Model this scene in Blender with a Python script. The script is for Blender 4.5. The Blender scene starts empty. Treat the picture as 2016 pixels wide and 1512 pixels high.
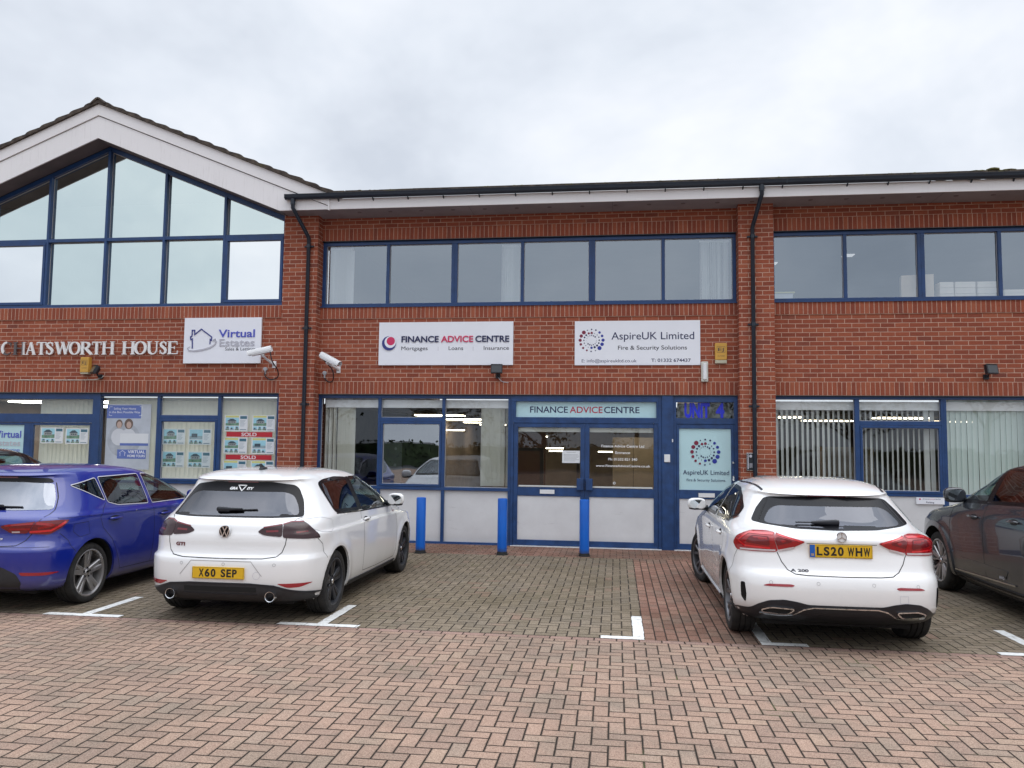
import bpy, bmesh, math, random
import numpy as np
from mathutils import Vector, Matrix, geometry
from mathutils.bvhtree import BVHTree

S = bpy.context.scene
COL = S.collection
R = math.radians
random.seed(7)
rng = np.random.RandomState(11)

# ---------------------------------------------------------------- camera
CAM = Vector((5.2933, -13.6278, 1.7467))
yaw, pitch, roll = 0.130817, 0.0748122, 0.0111755
fw = Vector((-math.sin(yaw) * math.cos(pitch), math.cos(yaw) * math.cos(pitch), math.sin(pitch)))
rt = Vector((math.cos(yaw), math.sin(yaw), 0))
up = rt.cross(fw)
r2 = rt * math.cos(roll) + up * math.sin(roll)
u2 = -rt * math.sin(roll) + up * math.cos(roll)
cd = bpy.data.cameras.new('camera')
cam = bpy.data.objects.new('camera', cd)
COL.objects.link(cam)
cam.matrix_world = Matrix(((r2.x, u2.x, -fw.x, CAM.x), (r2.y, u2.y, -fw.y, CAM.y), (r2.z, u2.z, -fw.z, CAM.z), (0, 0, 0, 1)))
cd.sensor_fit = 'HORIZONTAL'
cd.sensor_width = 36
cd.lens = 1562.26 / 2016 * 36
cd.clip_end = 2000
S.camera = cam

# ---------------------------------------------------------------- world and sun (overcast)
W = bpy.data.worlds.new("World")
S.world = W
W.use_nodes = True
wt = W.node_tree
wt.nodes.clear()
SUN_EL, SUN_AZ = R(58), R(115)
wo = wt.nodes.new('ShaderNodeOutputWorld')
sky = wt.nodes.new('ShaderNodeTexSky')
sky.sky_type = 'NISHITA'
sky.sun_disc = False
sky.sun_elevation = SUN_EL
sky.sun_rotation = SUN_AZ
sky.dust_density = 3
bg1 = wt.nodes.new('ShaderNodeBackground')
bg1.inputs[1].default_value = 0.05
wt.links.new(sky.outputs[0], bg1.inputs[0])
tc = wt.nodes.new('ShaderNodeTexCoord')
mp = wt.nodes.new('ShaderNodeMapping')
mp.inputs['Scale'].default_value = (1.0, 1.0, 1.6)
mp.inputs['Rotation'].default_value = (0.2, 0.35, 0.4)
wt.links.new(tc.outputs['Generated'], mp.inputs[0])
n1 = wt.nodes.new('ShaderNodeTexNoise')
n1.inputs['Scale'].default_value = 2.5
n1.inputs['Detail'].default_value = 5
n1.inputs['Roughness'].default_value = 0.55
n1.inputs['Distortion'].default_value = 0.15
wt.links.new(mp.outputs[0], n1.inputs['Vector'])
cr = wt.nodes.new('ShaderNodeValToRGB')
cr.color_ramp.elements[0].position = 0.33
cr.color_ramp.elements[0].color = (0.61, 0.66, 0.745, 1)
cr.color_ramp.elements[1].position = 0.64
cr.color_ramp.elements[1].color = (0.90, 0.93, 0.99, 1)
e = cr.color_ramp.elements.new(0.48)
e.color = (0.75, 0.80, 0.88, 1)
wt.links.new(n1.outputs[0], cr.inputs[0])
bg2 = wt.nodes.new('ShaderNodeBackground')
sx_ = wt.nodes.new('ShaderNodeSeparateXYZ')
wt.links.new(tc.outputs['Generated'], sx_.inputs[0])
mr = wt.nodes.new('ShaderNodeMapRange')      # overcast sky: brighter towards the zenith
mr.interpolation_type = 'SMOOTHSTEP'
mr.inputs[1].default_value = 0.50
mr.inputs[2].default_value = 1.0
mr.inputs[3].default_value = 0.75
mr.inputs[4].default_value = 2.3
wt.links.new(sx_.outputs[2], mr.inputs[0])
wt.links.new(mr.outputs[0], bg2.inputs[1])
wt.links.new(cr.outputs[0], bg2.inputs[0])
mx = wt.nodes.new('ShaderNodeMixShader')
mx.inputs[0].default_value = 0.94
wt.links.new(bg1.outputs[0], mx.inputs[1])
wt.links.new(bg2.outputs[0], mx.inputs[2])
wt.links.new(mx.outputs[0], wo.inputs[0])
sd = bpy.data.lights.new('sun', 'SUN')
sd.energy = 0.5
sd.angle = R(50)
sd.color = (1.0, 0.94, 0.86)
sun = bpy.data.objects.new('sun', sd)
COL.objects.link(sun)
sv = Vector((math.sin(SUN_AZ) * math.cos(SUN_EL), math.cos(SUN_AZ) * math.cos(SUN_EL), math.sin(SUN_EL)))
sun.rotation_euler = sv.to_track_quat('Z', 'Y').to_euler()
S.view_settings.view_transform = 'Standard'
S.view_settings.look = 'None'
S.view_settings.exposure = 0.58
S.view_settings.gamma = 1
S.cycles.max_bounces = 8
S.cycles.transparent_max_bounces = 16
S.cycles.caustics_reflective = False
S.cycles.caustics_refractive = False

# ---------------------------------------------------------------- node helpers
class N:
    def __init__(s, name):
        s.m = bpy.data.materials.new(name)
        s.m.use_nodes = True
        s.t = s.m.node_tree
        s.b = s.t.nodes['Principled BSDF']
        s.out = s.t.nodes['Material Output']
        s._p = None

    def lk(s, a, b):
        s.t.links.new(a, b)

    def add(s, ty):
        return s.t.nodes.new(ty)

    def m2(s, op, a, b=None, c=None, clamp=False):
        n = s.add('ShaderNodeMath')
        n.operation = op
        n.use_clamp = clamp
        for i, v in enumerate((a, b, c)):
            if v is None:
                continue
            if isinstance(v, (int, float)):
                n.inputs[i].default_value = v
            else:
                s.lk(v, n.inputs[i])
        return n.outputs[0]

    def pos(s):
        if s._p is None:
            g = s.add('ShaderNodeNewGeometry')
            x = s.add('ShaderNodeSeparateXYZ')
            s.lk(g.outputs['Position'], x.inputs[0])
            s._p = (x.outputs[0], x.outputs[1], x.outputs[2], g.outputs['Position'])
        return s._p

    def comb(s, a, b, c=0.0):
        n = s.add('ShaderNodeCombineXYZ')
        for i, v in enumerate((a, b, c)):
            if isinstance(v, (int, float)):
                n.inputs[i].default_value = v
            else:
                s.lk(v, n.inputs[i])
        return n.outputs[0]

    def noise(s, vec, scale, detail=3, rough=0.5, dist=0.0):
        n = s.add('ShaderNodeTexNoise')
        if vec is not None:
            s.lk(vec, n.inputs['Vector'])
        n.inputs['Scale'].default_value = scale
        n.inputs['Detail'].default_value = detail
        n.inputs['Roughness'].default_value = rough
        n.inputs['Distortion'].default_value = dist
        return n.outputs[0]

    def white(s, vec):
        n = s.add('ShaderNodeTexWhiteNoise')
        n.noise_dimensions = '3D'
        s.lk(vec, n.inputs['Vector'])
        return n.outputs['Value'], n.outputs['Color']

    def ramp(s, f, stops):
        n = s.add('ShaderNodeValToRGB')
        el = n.color_ramp.elements
        el[0].position, el[0].color = stops[0][0], (*stops[0][1], 1)
        el[1].position, el[1].color = stops[-1][0], (*stops[-1][1], 1)
        for p, c in stops[1:-1]:
            q = el.new(p)
            q.color = (*c, 1)
        s.lk(f, n.inputs[0])
        return n.outputs[0]

    def mix(s, f, a, b, mode='MIX'):
        n = s.add('ShaderNodeMix')
        n.data_type = 'RGBA'
        n.blend_type = mode
        for i, v in ((0, f), (6, a), (7, b)):
            if isinstance(v, (int, float)):
                n.inputs[i].default_value = v
            elif isinstance(v, tuple):
                n.inputs[i].default_value = (*v, 1)
            else:
                s.lk(v, n.inputs[i])
        return n.outputs[2]

    def sstep(s, v, a, b):
        n = s.add('ShaderNodeMapRange')
        n.interpolation_type = 'SMOOTHSTEP'
        s.lk(v, n.inputs[0])
        n.inputs[1].default_value = a
        n.inputs[2].default_value = b
        return n.outputs[0]

    def bump(s, h, strength=0.3, dist=0.01):
        n = s.add('ShaderNodeBump')
        n.inputs['Strength'].default_value = strength
        n.inputs['Distance'].default_value = dist
        s.lk(h, n.inputs['Height'])
        s.lk(n.outputs[0], s.b.inputs['Normal'])
        return n

    def col(s, c):
        if isinstance(c, tuple):
            s.b.inputs['Base Color'].default_value = (*c, 1)
        else:
            s.lk(c, s.b.inputs['Base Color'])

    def set(s, **k):
        for a, v in k.items():
            nm = {'rough': 'Roughness', 'metal': 'Metallic', 'coat': 'Coat Weight', 'coatr': 'Coat Roughness', 'spec': 'Specular IOR Level', 'ior': 'IOR', 'alpha': 'Alpha', 'trans': 'Transmission Weight'}[a]
            if isinstance(v, (int, float)):
                s.b.inputs[nm].default_value = v
            else:
                s.lk(v, s.b.inputs[nm])


def plain(name, c, rough=0.5, metal=0.0, coat=0.0, var=0.06, nscale=3.0, bump=0.0, spec=0.5):
    n = N(name)
    if var > 0:
        t = n.add('ShaderNodeTexCoord')
        f = n.noise(t.outputs['Object'], nscale, 5, 0.6)
        lo = tuple(max(0, x * (1 - var * 2)) for x in c)
        hi = tuple(min(1, x * (1 + var)) for x in c)
        n.col(n.ramp(f, [(0.3, lo), (0.7, hi)]))
        n.set(rough=n.m2('MULTIPLY_ADD', f, 0.15, rough - 0.07))
        if bump:
            n.bump(n.noise(t.outputs['Object'], nscale * 12, 3), bump, 0.004)
    else:
        n.col(c)
        n.set(rough=rough)
    n.set(metal=metal, coat=coat, spec=spec)
    return n.m


def emis(name, c, st):
    n = N(name)
    n.col((0.8, 0.8, 0.8))
    n.b.inputs['Emission Color'].default_value = (*c, 1)
    n.b.inputs['Emission Strength'].default_value = st
    return n.m


def glass(name, fac, gloss=(1, 1, 1), tint=(0.8, 0.85, 0.85), edge=0.5, wav=0.0, rough=0.0):
    n = N(name)
    t = n.t
    g = n.add('ShaderNodeBsdfGlossy')
    g.inputs['Color'].default_value = (*gloss, 1)
    g.inputs['Roughness'].default_value = rough
    tr = n.add('ShaderNodeBsdfTransparent')
    tr.inputs['Color'].default_value = (*tint, 1)
    lw = n.add('ShaderNodeLayerWeight')
    lw.inputs['Blend'].default_value = 0.5
    f = n.m2('MULTIPLY_ADD', n.m2('POWER', lw.outputs['Facing'], 4.0), edge, fac, clamp=True)
    if wav:
        b = n.add('ShaderNodeBump')
        b.inputs['Strength'].default_value = 1.0
        b.inputs['Distance'].default_value = wav
        n.lk(n.noise(n.pos()[3], 1.3, 1, 0.4), b.inputs['Height'])
        n.lk(b.outputs[0], g.inputs['Normal'])
    m = n.add('ShaderNodeMixShader')
    n.lk(f, m.inputs[0])
    n.lk(tr.outputs[0], m.inputs[1])
    n.lk(g.outputs[0], m.inputs[2])
    n.lk(m.outputs[0], n.out.inputs[0])
    return n.m


# --- brick bonds computed from position; returns (edge distance in metres, id vector, tint noise)
def bond(n, u, v, bw, bh, shift):
    row = n.m2('FLOOR', n.m2('DIVIDE', v, bh))
    fv = n.m2('SUBTRACT', v, n.m2('MULTIPLY', row, bh))
    par = n.m2('FLOORED_MODULO', row, 2.0)
    uu = n.m2('ADD', u, n.m2('MULTIPLY', par, shift))
    cl = n.m2('FLOOR', n.m2('DIVIDE', uu, bw))
    fu = n.m2('SUBTRACT', uu, n.m2('MULTIPLY', cl, bw))
    d = n.m2('MINIMUM', n.m2('MINIMUM', fu, n.m2('SUBTRACT', bw, fu)), n.m2('MINIMUM', fv, n.m2('SUBTRACT', bh, fv)))
    return d, n.comb(cl, row, 3.1), fu, fv


def herring(n, u, v, c):
    U = n.m2('DIVIDE', u, c)
    V = n.m2('DIVIDE', v, c)
    i = n.m2('FLOOR', U)
    j = n.m2('FLOOR', V)
    r = n.m2('FLOORED_MODULO', n.m2('SUBTRACT', i, j), 4.0)
    H = n.m2('LESS_THAN', r, 1.5)
    fu = n.m2('SUBTRACT', U, i)
    fv = n.m2('SUBTRACT', V, j)
    i0 = n.m2('SUBTRACT', i, r)
    lu = n.m2('SUBTRACT', U, i0)
    dH = n.m2('MINIMUM', n.m2('MINIMUM', lu, n.m2('SUBTRACT', 2.0, lu)), n.m2('MINIMUM', fv, n.m2('SUBTRACT', 1.0, fv)))
    j0 = n.m2('SUBTRACT', j, n.m2('SUBTRACT', 3.0, r))
    lv = n.m2('SUBTRACT', V, j0)
    dV = n.m2('MINIMUM', n.m2('MINIMUM', fu, n.m2('SUBTRACT', 1.0, fu)), n.m2('MINIMUM', lv, n.m2('SUBTRACT', 2.0, lv)))
    nH = n.m2('SUBTRACT', 1.0, H)
    d = n.m2('ADD', n.m2('MULTIPLY', H, dH), n.m2('MULTIPLY', nH, dV))
    ia = n.m2('ADD', n.m2('MULTIPLY', H, i0), n.m2('MULTIPLY', nH, i))
    ja = n.m2('ADD', n.m2('MULTIPLY', H, j), n.m2('MULTIPLY', nH, j0))
    return n.m2('MULTIPLY', d, c), n.comb(ia, ja, H)


JOINT = (0.022, 0.017, 0.013)


def paver(name, kind, stops, stain, moss=(0.07, 0.08, 0.03)):
    n = N(name)
    x, y, z, P = n.pos()
    wob = n.noise(P, 2.0, 2)
    xw = n.m2('MULTIPLY_ADD', wob, 0.012, x)
    yw = n.m2('MULTIPLY_ADD', n.noise(n.comb(y, x, 5.0), 2.0, 2), 0.012, y)
    if kind == 'herring':
        d, idv = herring(n, n.m2('ADD', xw, 20.045), n.m2('ADD', yw, 20.03), 0.1)
    elif kind == 'along_y':
        d, idv, _, _ = bond(n, n.m2('ADD', y, 20.0), n.m2('ADD', x, 20.05), 0.2, 0.1, 0.1)
    else:
        d, idv, _, _ = bond(n, n.m2('ADD', x, 20.0), n.m2('ADD', y, 20.05), 0.2, 0.1, 0.1)
    rv, rc = n.white(idv)
    base = n.ramp(rv, stops)
    big = n.noise(P, 0.55, 4, 0.6)
    base = n.mix(n.sstep(big, 0.42, 0.68), base, stain, 'MULTIPLY')
    old = n.noise(P, 1.9, 5, 0.65)
    base = n.mix(n.m2('MULTIPLY', n.sstep(old, 0.46, 0.62), 0.38), base, (0.225, 0.195, 0.155))
    oil = n.noise(n.comb(x, y, 9.0), 2.6, 3, 0.5)
    base = n.mix(n.m2('MULTIPLY', n.sstep(oil, 0.68, 0.76), 0.45), base, (0.35, 0.33, 0.31), 'MULTIPLY')
    mid = n.noise(P, 4.0, 4, 0.7)
    base = n.mix(n.m2('MULTIPLY', n.sstep(mid, 0.5, 0.75), 0.35), base, (0.62, 0.6, 0.58), 'MULTIPLY')
    g = n.noise(P, 190.0, 2, 0.8)
    base = n.mix(n.m2('MULTIPLY', n.sstep(g, 0.60, 0.70), 0.75), base, (0.62, 0.54, 0.48))
    g2 = n.noise(P, 120.0, 3, 0.8)
    base = n.mix(n.m2('MULTIPLY', n.sstep(g2, 0.60, 0.38), 0.75), base, (0.40, 0.36, 0.34), 'MULTIPLY')
    g3 = n.noise(P, 45.0, 3, 0.7)
    base = n.mix(n.m2('MULTIPLY', n.sstep(g3, 0.55, 0.40), 0.35), base, (0.5, 0.46, 0.44), 'MULTIPLY')
    gd = n.m2('MULTIPLY_ADD', g3, 0.004, n.m2('SUBTRACT', d, 0.002))
    msk = n.sstep(gd, 0.0032, 0.0066)
    mn = n.noise(P, 1.7, 3)
    jc = n.mix(n.sstep(mn, 0.62, 0.72), JOINT, moss)
    n.col(n.mix(msk, jc, base))
    h = n.m2('ADD', n.sstep(d, 0.001, 0.011), n.m2('MULTIPLY', g2, 0.16))
    hh = n.m2('MULTIPLY_ADD', rv, 0.12, h)
    n.bump(hh, 0.9, 0.009)
    n.set(rough=0.88, spec=0.25)
    return n.m


def brickwall(name, kind='stretcher', z0=0.0, dirt=0.0):
    n = N(name)
    x, y, z, P = n.pos()
    wob = n.noise(P, 3.0, 2)
    u = n.m2('ADD', n.m2('ADD', x, y), 30.1)
    u = n.m2('MULTIPLY_ADD', wob, 0.010, u)
    zz = n.m2('MULTIPLY_ADD', n.noise(n.comb(z, x, 1.0), 2.6, 2), 0.006, z)
    if kind == 'stretcher':
        v = n.m2('ADD', zz, -0.193 - 0.003 + 7.5)
        d, idv, fu, fv = bond(n, u, v, 0.225, 0.075, 0.1125)
    else:
        d, idv, fu, fv = bond(n, u, n.m2('ADD', z, -z0 + 0.225 * 4), 0.075, 0.225, 0.0)
    rv, rc = n.white(idv)
    base = n.ramp(rv, [(0.0, (0.250, 0.068, 0.042)), (0.35, (0.295, 0.081, 0.047)), (0.7, (0.330, 0.093, 0.052)), (0.93, (0.360, 0.112, 0.062)), (1.0, (0.200, 0.062, 0.045))])
    f1 = n.noise(P, 38.0, 4, 0.7)
    base = n.mix(n.m2('MULTIPLY', n.sstep(f1, 0.45, 0.75), 0.4), base, (0.5, 0.42, 0.4), 'MULTIPLY')
    f2 = n.noise(P, 0.9, 4, 0.6)
    base = n.mix(n.m2('MULTIPLY', n.sstep(f2, 0.5, 0.75), 0.3), base, (0.62, 0.55, 0.6), 'MULTIPLY')
    sk = n.noise(n.comb(n.m2('MULTIPLY', x, 5.0), 0.0, n.m2('MULTIPLY', z, 0.5)), 1.0, 4, 0.7)
    base = n.mix(n.m2('MULTIPLY', n.sstep(sk, 0.55, 0.75), 0.35), base, (0.55, 0.5, 0.5), 'MULTIPLY')
    f3 = n.noise(P, 7.0, 3, 0.6)
    ef = n.noise(P, 2.3, 5, 0.75)
    base = n.mix(n.m2('MULTIPLY', n.sstep(ef, 0.66, 0.80), 0.35), base, (0.52, 0.38, 0.33))
    mcol = n.ramp(f3, [(0.3, (0.44, 0.26, 0.195)), (0.7, (0.61, 0.40, 0.31))])
    msk = n.sstep(n.m2('MULTIPLY_ADD', f1, 0.0022, d), 0.0052, 0.0075)
    n.col(n.mix(msk, mcol, base))
    n.bump(n.m2('ADD', n.sstep(d, 0.002, 0.008), n.m2('MULTIPLY', f1, 0.25)), 0.6, 0.006)
    n.set(rough=0.85, spec=0.2)
    return n.m


# ---------------------------------------------------------------- mesh helpers
def tag(o, label=None, cat=None, group=None, kind=None):
    if label: o['label'] = label
    if cat: o['category'] = cat
    if group: o['group'] = group
    if kind: o['kind'] = kind
    return o


def empty(name, loc=(0, 0, 0), label=None, cat=None, group=None, rz=0.0):
    o = bpy.data.objects.new(name, None)
    o.empty_display_size = 0.2
    COL.objects.link(o)
    o.location = loc
    o.rotation_euler = (0, 0, rz)
    return tag(o, label, cat, group)


class MB:
    def __init__(s):
        s.v, s.f, s.mi = [], [], []

    def add(s, vs, fs, mi=0):
        o = len(s.v)
        s.v += [tuple(v) for v in vs]
        s.f += [tuple(i + o for i in f) for f in fs]
        s.mi += [mi] * len(fs)
        return s

    def box(s, x0, x1, y0, y1, z0, z1, mi=0, M=None):
        vs = [(x, y, z) for x in (x0, x1) for y in (y0, y1) for z in (z0, z1)]
        if M is not None: vs = [tuple(M @ Vector(v)) for v in vs]
        return s.add(vs, [(0, 1, 3, 2), (4, 6, 7, 5), (0, 4, 5, 1), (2, 3, 7, 6), (0, 2, 6, 4), (1, 5, 7, 3)], mi)

    def prism_y(s, pts, y0, y1, mi=0):
        n = len(pts)
        vs = [(x, y0, z) for x, z in pts] + [(x, y1, z) for x, z in pts]
        fs = [tuple(range(n)), tuple(range(2 * n - 1, n - 1, -1))]
        fs += [(i, i + n, (i + 1) % n + n, (i + 1) % n) for i in range(n)]
        return s.add(vs, fs, mi)

    def prism_x(s, pts, x0, x1, mi=0):
        n = len(pts)
        vs = [(x0, y, z) for y, z in pts] + [(x1, y, z) for y, z in pts]
        fs = [tuple(range(n)), tuple(range(2 * n - 1, n - 1, -1))]
        fs += [(i, i + n, (i + 1) % n + n, (i + 1) % n) for i in range(n)]
        return s.add(vs, fs, mi)

    def quad(s, a, b, c, d, mi=0):
        return s.add([a, b, c, d], [(0, 1, 2, 3)], mi)

    def disc(s, cx, cz, r, y, n=24, mi=0, dy=0.0, r2=0.0):
        # disc facing -y; if r2 ring; dy thickness
        vs, fs = [], []
        for i in range(n):
            a = 2 * math.pi * i / n
            vs.append((cx + r * math.cos(a), y, cz + r * math.sin(a)))
        if r2 > 0:
            for i in range(n):
                a = 2 * math.pi * i / n
                vs.append((cx + r2 * math.cos(a), y, cz + r2 * math.sin(a)))
            fs = [(i, (i + 1) % n, (i + 1) % n + n, i + n) for i in range(n)]
        else:
            fs = [tuple(range(n))]
        s.add(vs, fs, mi)
        if dy:
            k = [(cx + r * math.cos(2 * math.pi * i / n), yy, cz + r * math.sin(2 * math.pi * i / n)) for yy in (y, y + dy) for i in range(n)]
            s.add(k, [(i, i + n, (i + 1) % n + n, (i + 1) % n) for i in range(n)], mi)
        return s

    def tube(s, path, r, n=10, mi=0, caps=True, rx=None):
        P = [Vector(p) for p in path]
        rings = []
        prev = None
        for i, p in enumerate(P):
            t = (P[min(i + 1, len(P) - 1)] - P[max(i - 1, 0)]).normalized()
            if prev is None:
                a = Vector((0, 0, 1)) if abs(t.z) < 0.9 else Vector((1, 0, 0))
            else:
                a = prev
            b = t.cross(a).normalized()
            a = b.cross(t).normalized()
            prev = a
            rr = r[i] if isinstance(r, (list, tuple)) else r
            rings.append([p + (a * math.cos(2 * math.pi * k / n) * rr + b * math.sin(2 * math.pi * k / n) * (rx or rr)) for k in range(n)])
        vs = [v for rg in rings for v in rg]
        fs = []
        for i in range(len(P) - 1):
            for k in range(n):
                fs.append((i * n + k, i * n + (k + 1) % n, (i + 1) * n + (k + 1) % n, (i + 1) * n + k))
        if caps:
            fs.append(tuple(range(n - 1, -1, -1)))
            fs.append(tuple((len(P) - 1) * n + k for k in range(n)))
        return s.add(vs, fs, mi)

    def lathe(s, prof, axis='x', c=(0, 0, 0), n=32, mi=0, sgn=1):
        # prof: (r, along)
        vs, fs = [], []
        for r, h in prof:
            for k in range(n):
                a = 2 * math.pi * k / n
                if axis == 'x': vs.append((c[0] + h * sgn, c[1] + r * math.cos(a), c[2] + r * math.sin(a)))
                elif axis == 'z': vs.append((c[0] + r * math.cos(a), c[1] + r * math.sin(a), c[2] + h))
                else: vs.append((c[0] + r * math.cos(a), c[1] + h * sgn, c[2] + r * math.sin(a)))
        for i in range(len(prof) - 1):
            for k in range(n):
                fs.append((i * n + k, i * n + (k + 1) % n, (i + 1) * n + (k + 1) % n, (i + 1) * n + k))
        return s.add(vs, fs, mi)

    def ell(s, c, r, n=12, m=8, mi=0, pw=1.0, M=None):
        vs, fs = [], []
        def sp(v): return math.copysign(abs(v) ** pw, v)
        for i in range(m + 1):
            th = math.pi * i / m - math.pi / 2
            for k in range(n):
                a = 2 * math.pi * k / n
                v = Vector((r[0] * sp(math.cos(th)) * sp(math.cos(a)), r[1] * sp(math.cos(th)) * sp(math.sin(a)), r[2] * sp(math.sin(th))))
                if M is not None: v = M @ v
                vs.append(tuple(v + Vector(c)))
        for i in range(m):
            for k in range(n):
                fs.append((i * n + k, i * n + (k + 1) % n, (i + 1) * n + (k + 1) % n, (i + 1) * n + k))
        return s.add(vs, fs, mi)

    def stroke(s, pts, w, y0, y1, mi=0):
        # ribbon polyline in the xz plane, extruded in y
        P = [Vector((p[0], p[1])) for p in pts]
        L, Rr = [], []
        for i, p in enumerate(P):
            if i == 0: d = P[1] - P[0]
            elif i == len(P) - 1: d = P[-1] - P[-2]
            else: d = (P[i + 1] - p).normalized() + (p - P[i - 1]).normalized()
            d.normalize()
            nn = Vector((-d.y, d.x))
            ww = (w[i] if isinstance(w, (list, tuple)) else w) / 2
            if 0 < i < len(P) - 1:
                cs = max(0.5, (P[i + 1] - p).normalized().dot(d))
                ww /= cs
            L.append(p + nn * ww)
            Rr.append(p - nn * ww)
        poly = [(a.x, a.y) for a in L] + [(a.x, a.y) for a in reversed(Rr)]
        n = len(P)
        vs = [(a.x, y0, a.y) for a in L] + [(a.x, y0, a.y) for a in Rr] + [(a.x, y1, a.y) for a in L] + [(a.x, y1, a.y) for a in Rr]
        fs = []
        for i in range(n - 1):
            fs.append((i, i + 1, n + i + 1, n + i))
            fs.append((2 * n + i, 3 * n + i, 3 * n + i + 1, 2 * n + i + 1))
            fs.append((i, 2 * n + i, 2 * n + i + 1, i + 1))
            fs.append((n + i, n + i + 1, 3 * n + i + 1, 3 * n + i))
        fs.append((0, n, 3 * n, 2 * n))
        fs.append((n - 1, 3 * n - 1, 4 * n - 1, 2 * n - 1))
        return s.add(vs, fs, mi)

    def build(s, name, mats, parent=None, smooth=False, bevel=0.0, merge=False, shift=None, ang=None, segs=2):
        if shift is not None:
            s.v = [(a - shift[0], b - shift[1], c - shift[2]) for a, b, c in s.v]
        me = bpy.data.meshes.new(name)
        me.from_pydata(s.v, [], s.f)
        if not isinstance(mats, (list, tuple)): mats = [mats]
        for m in mats: me.materials.append(m)
        if len(mats) > 1:
            me.polygons.foreach_set('material_index', s.mi)
        bm = bmesh.new()
        bm.from_mesh(me)
        if merge: bmesh.ops.remove_doubles(bm, verts=bm.verts, dist=0.0004)
        bmesh.ops.recalc_face_normals(bm, faces=bm.faces)
        bm.to_mesh(me)
        bm.free()
        if smooth:
            me.polygons.foreach_set('use_smooth', [True] * len(me.polygons))
            if ang: me.set_sharp_from_angle(angle=R(ang))
        me.update()
        o = bpy.data.objects.new(name, me)
        COL.objects.link(o)
        if parent is not None: o.parent = parent
        if shift is not None and parent is None: o.location = shift
        if bevel:
            b = o.modifiers.new('bevel', 'BEVEL')
            b.width = bevel
            b.segments = segs
            b.limit_method = 'ANGLE'
            b.angle_limit = R(40)
        return o


# text turned into mesh data: local x -> X, local y -> Z, facing -Y
def text_mesh(body, off=0.0, shear=0.0, spacing=1.0):
    cu = bpy.data.curves.new('t', 'FONT')
    cu.body = body
    cu.size = 1
    cu.offset = off
    cu.shear = shear
    cu.space_character = spacing
    cu.resolution_u = 6
    o = bpy.data.objects.new('t', cu)
    COL.objects.link(o)
    dg = bpy.context.evaluated_depsgraph_get()
    me = bpy.data.meshes.new_from_object(o.evaluated_get(dg))
    vs = np.array([v.co[:] for v in me.vertices]) if len(me.vertices) else np.zeros((0, 3))
    fs = [tuple(p.vertices) for p in me.polygons]
    bpy.data.objects.remove(o)
    bpy.data.curves.remove(cu)
    bpy.data.meshes.remove(me)
    return vs, fs


CAPH = None


def fit(mb, body, x0, x1, z0, z1, y, mi=0, off=0.0, shear=0.0, dy=0.0, spacing=1.0, M=None, curve=None):
    """lettering between x0..x1, baseline z0, capital height z1"""
    global CAPH
    if CAPH is None:
        hv, _ = text_mesh('H')
        CAPH = hv[:, 1].max()
    vs, fs = text_mesh(body, off, shear, spacing)
    a, b = vs[:, 0].min(), vs[:, 0].max()
    sx = (x1 - x0) / (b - a)
    sz = (z1 - z0) / (CAPH + 2 * off)
    out = [(x0 + (v[0] - a) * sx, y, z0 + (v[1] + off) * sz) for v in vs]
    if M is not None: out = [tuple(M @ Vector(o)) for o in out]
    mb.add(out, fs, mi)
    if dy:
        ec = {}
        for f in fs:
            for i in range(len(f)):
                k = (f[i], f[(i + 1) % len(f)])
                ec[k] = 1
        o2 = [(p[0], p[1] + dy, p[2]) for p in out]
        ff = [(a_, b_, b_ + len(out), a_ + len(out)) for (a_, b_) in ec if (b_, a_) not in ec]
        mb.add(out + o2, ff, mi)
    return mb

def rebase(root, loc):
    L = Vector(loc)
    T = Matrix.Translation(-L)
    def rec(o):
        for c in o.children:
            if c.type == 'MESH': c.data.transform(T)
            rec(c)
    rec(root)
    root.location = L


# ---------------------------------------------------------------- materials
M = {}
M['brick'] = brickwall('brick_stretcher')
HD, S1, S2, SIL, WT2, S3, SOF = 2.593, 2.818, 3.943, 4.168, 5.368, 5.593, 5.785
M['sol1'] = brickwall('brick_soldier_low', 'soldier', HD)
M['sol2'] = brickwall('brick_soldier_mid', 'soldier', S2)
M['sol3'] = brickwall('brick_soldier_top', 'soldier', WT2)


def white_board(name, streak=0.5):
    n = N(name)
    x, y, z, P = n.pos()
    s = n.noise(n.comb(n.m2('MULTIPLY', x, 9.0), 0.0, n.m2('MULTIPLY', z, 0.6)), 3.0, 4, 0.7)
    f = n.noise(P, 1.2, 3)
    c = n.mix(n.m2('MULTIPLY', n.sstep(s, 0.52, 0.8), streak), (0.80, 0.79, 0.80), (0.46, 0.44, 0.43))
    c = n.mix(n.m2('MULTIPLY', n.sstep(f, 0.45, 0.8), 0.2), c, (0.62, 0.60, 0.60))
    n.col(c)
    n.set(rough=0.45)
    return n.m


M['fascia'] = white_board('white_fascia', 0.45)
M['fascia2'] = white_board('white_fascia_clean', 0.15)
M['soffit'] = plain('grey_soffit', (0.30, 0.28, 0.30), 0.7, var=0.1, nscale=2)
M['gsoffit'] = plain('brown_gable_soffit', (0.16, 0.14, 0.15), 0.6, var=0.12)
M['blue'] = plain('blue_frame', (0.014, 0.055, 0.175), 0.38, var=0.12, nscale=5, spec=0.5)
M['blue2'] = plain('blue_door_paint', (0.015, 0.056, 0.175), 0.42, var=0.18, nscale=6)
M['black'] = plain('black_plastic', (0.012, 0.014, 0.020), 0.35, var=0.1)
M['blackm'] = plain('matt_black', (0.010, 0.010, 0.011), 0.8, var=0.1)
M['gutter'] = plain('dark_gutter', (0.010, 0.018, 0.032), 0.35, var=0.1)
M['gasket'] = plain('white_gasket', (0.55, 0.55, 0.56), 0.5, var=0.0)
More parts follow.
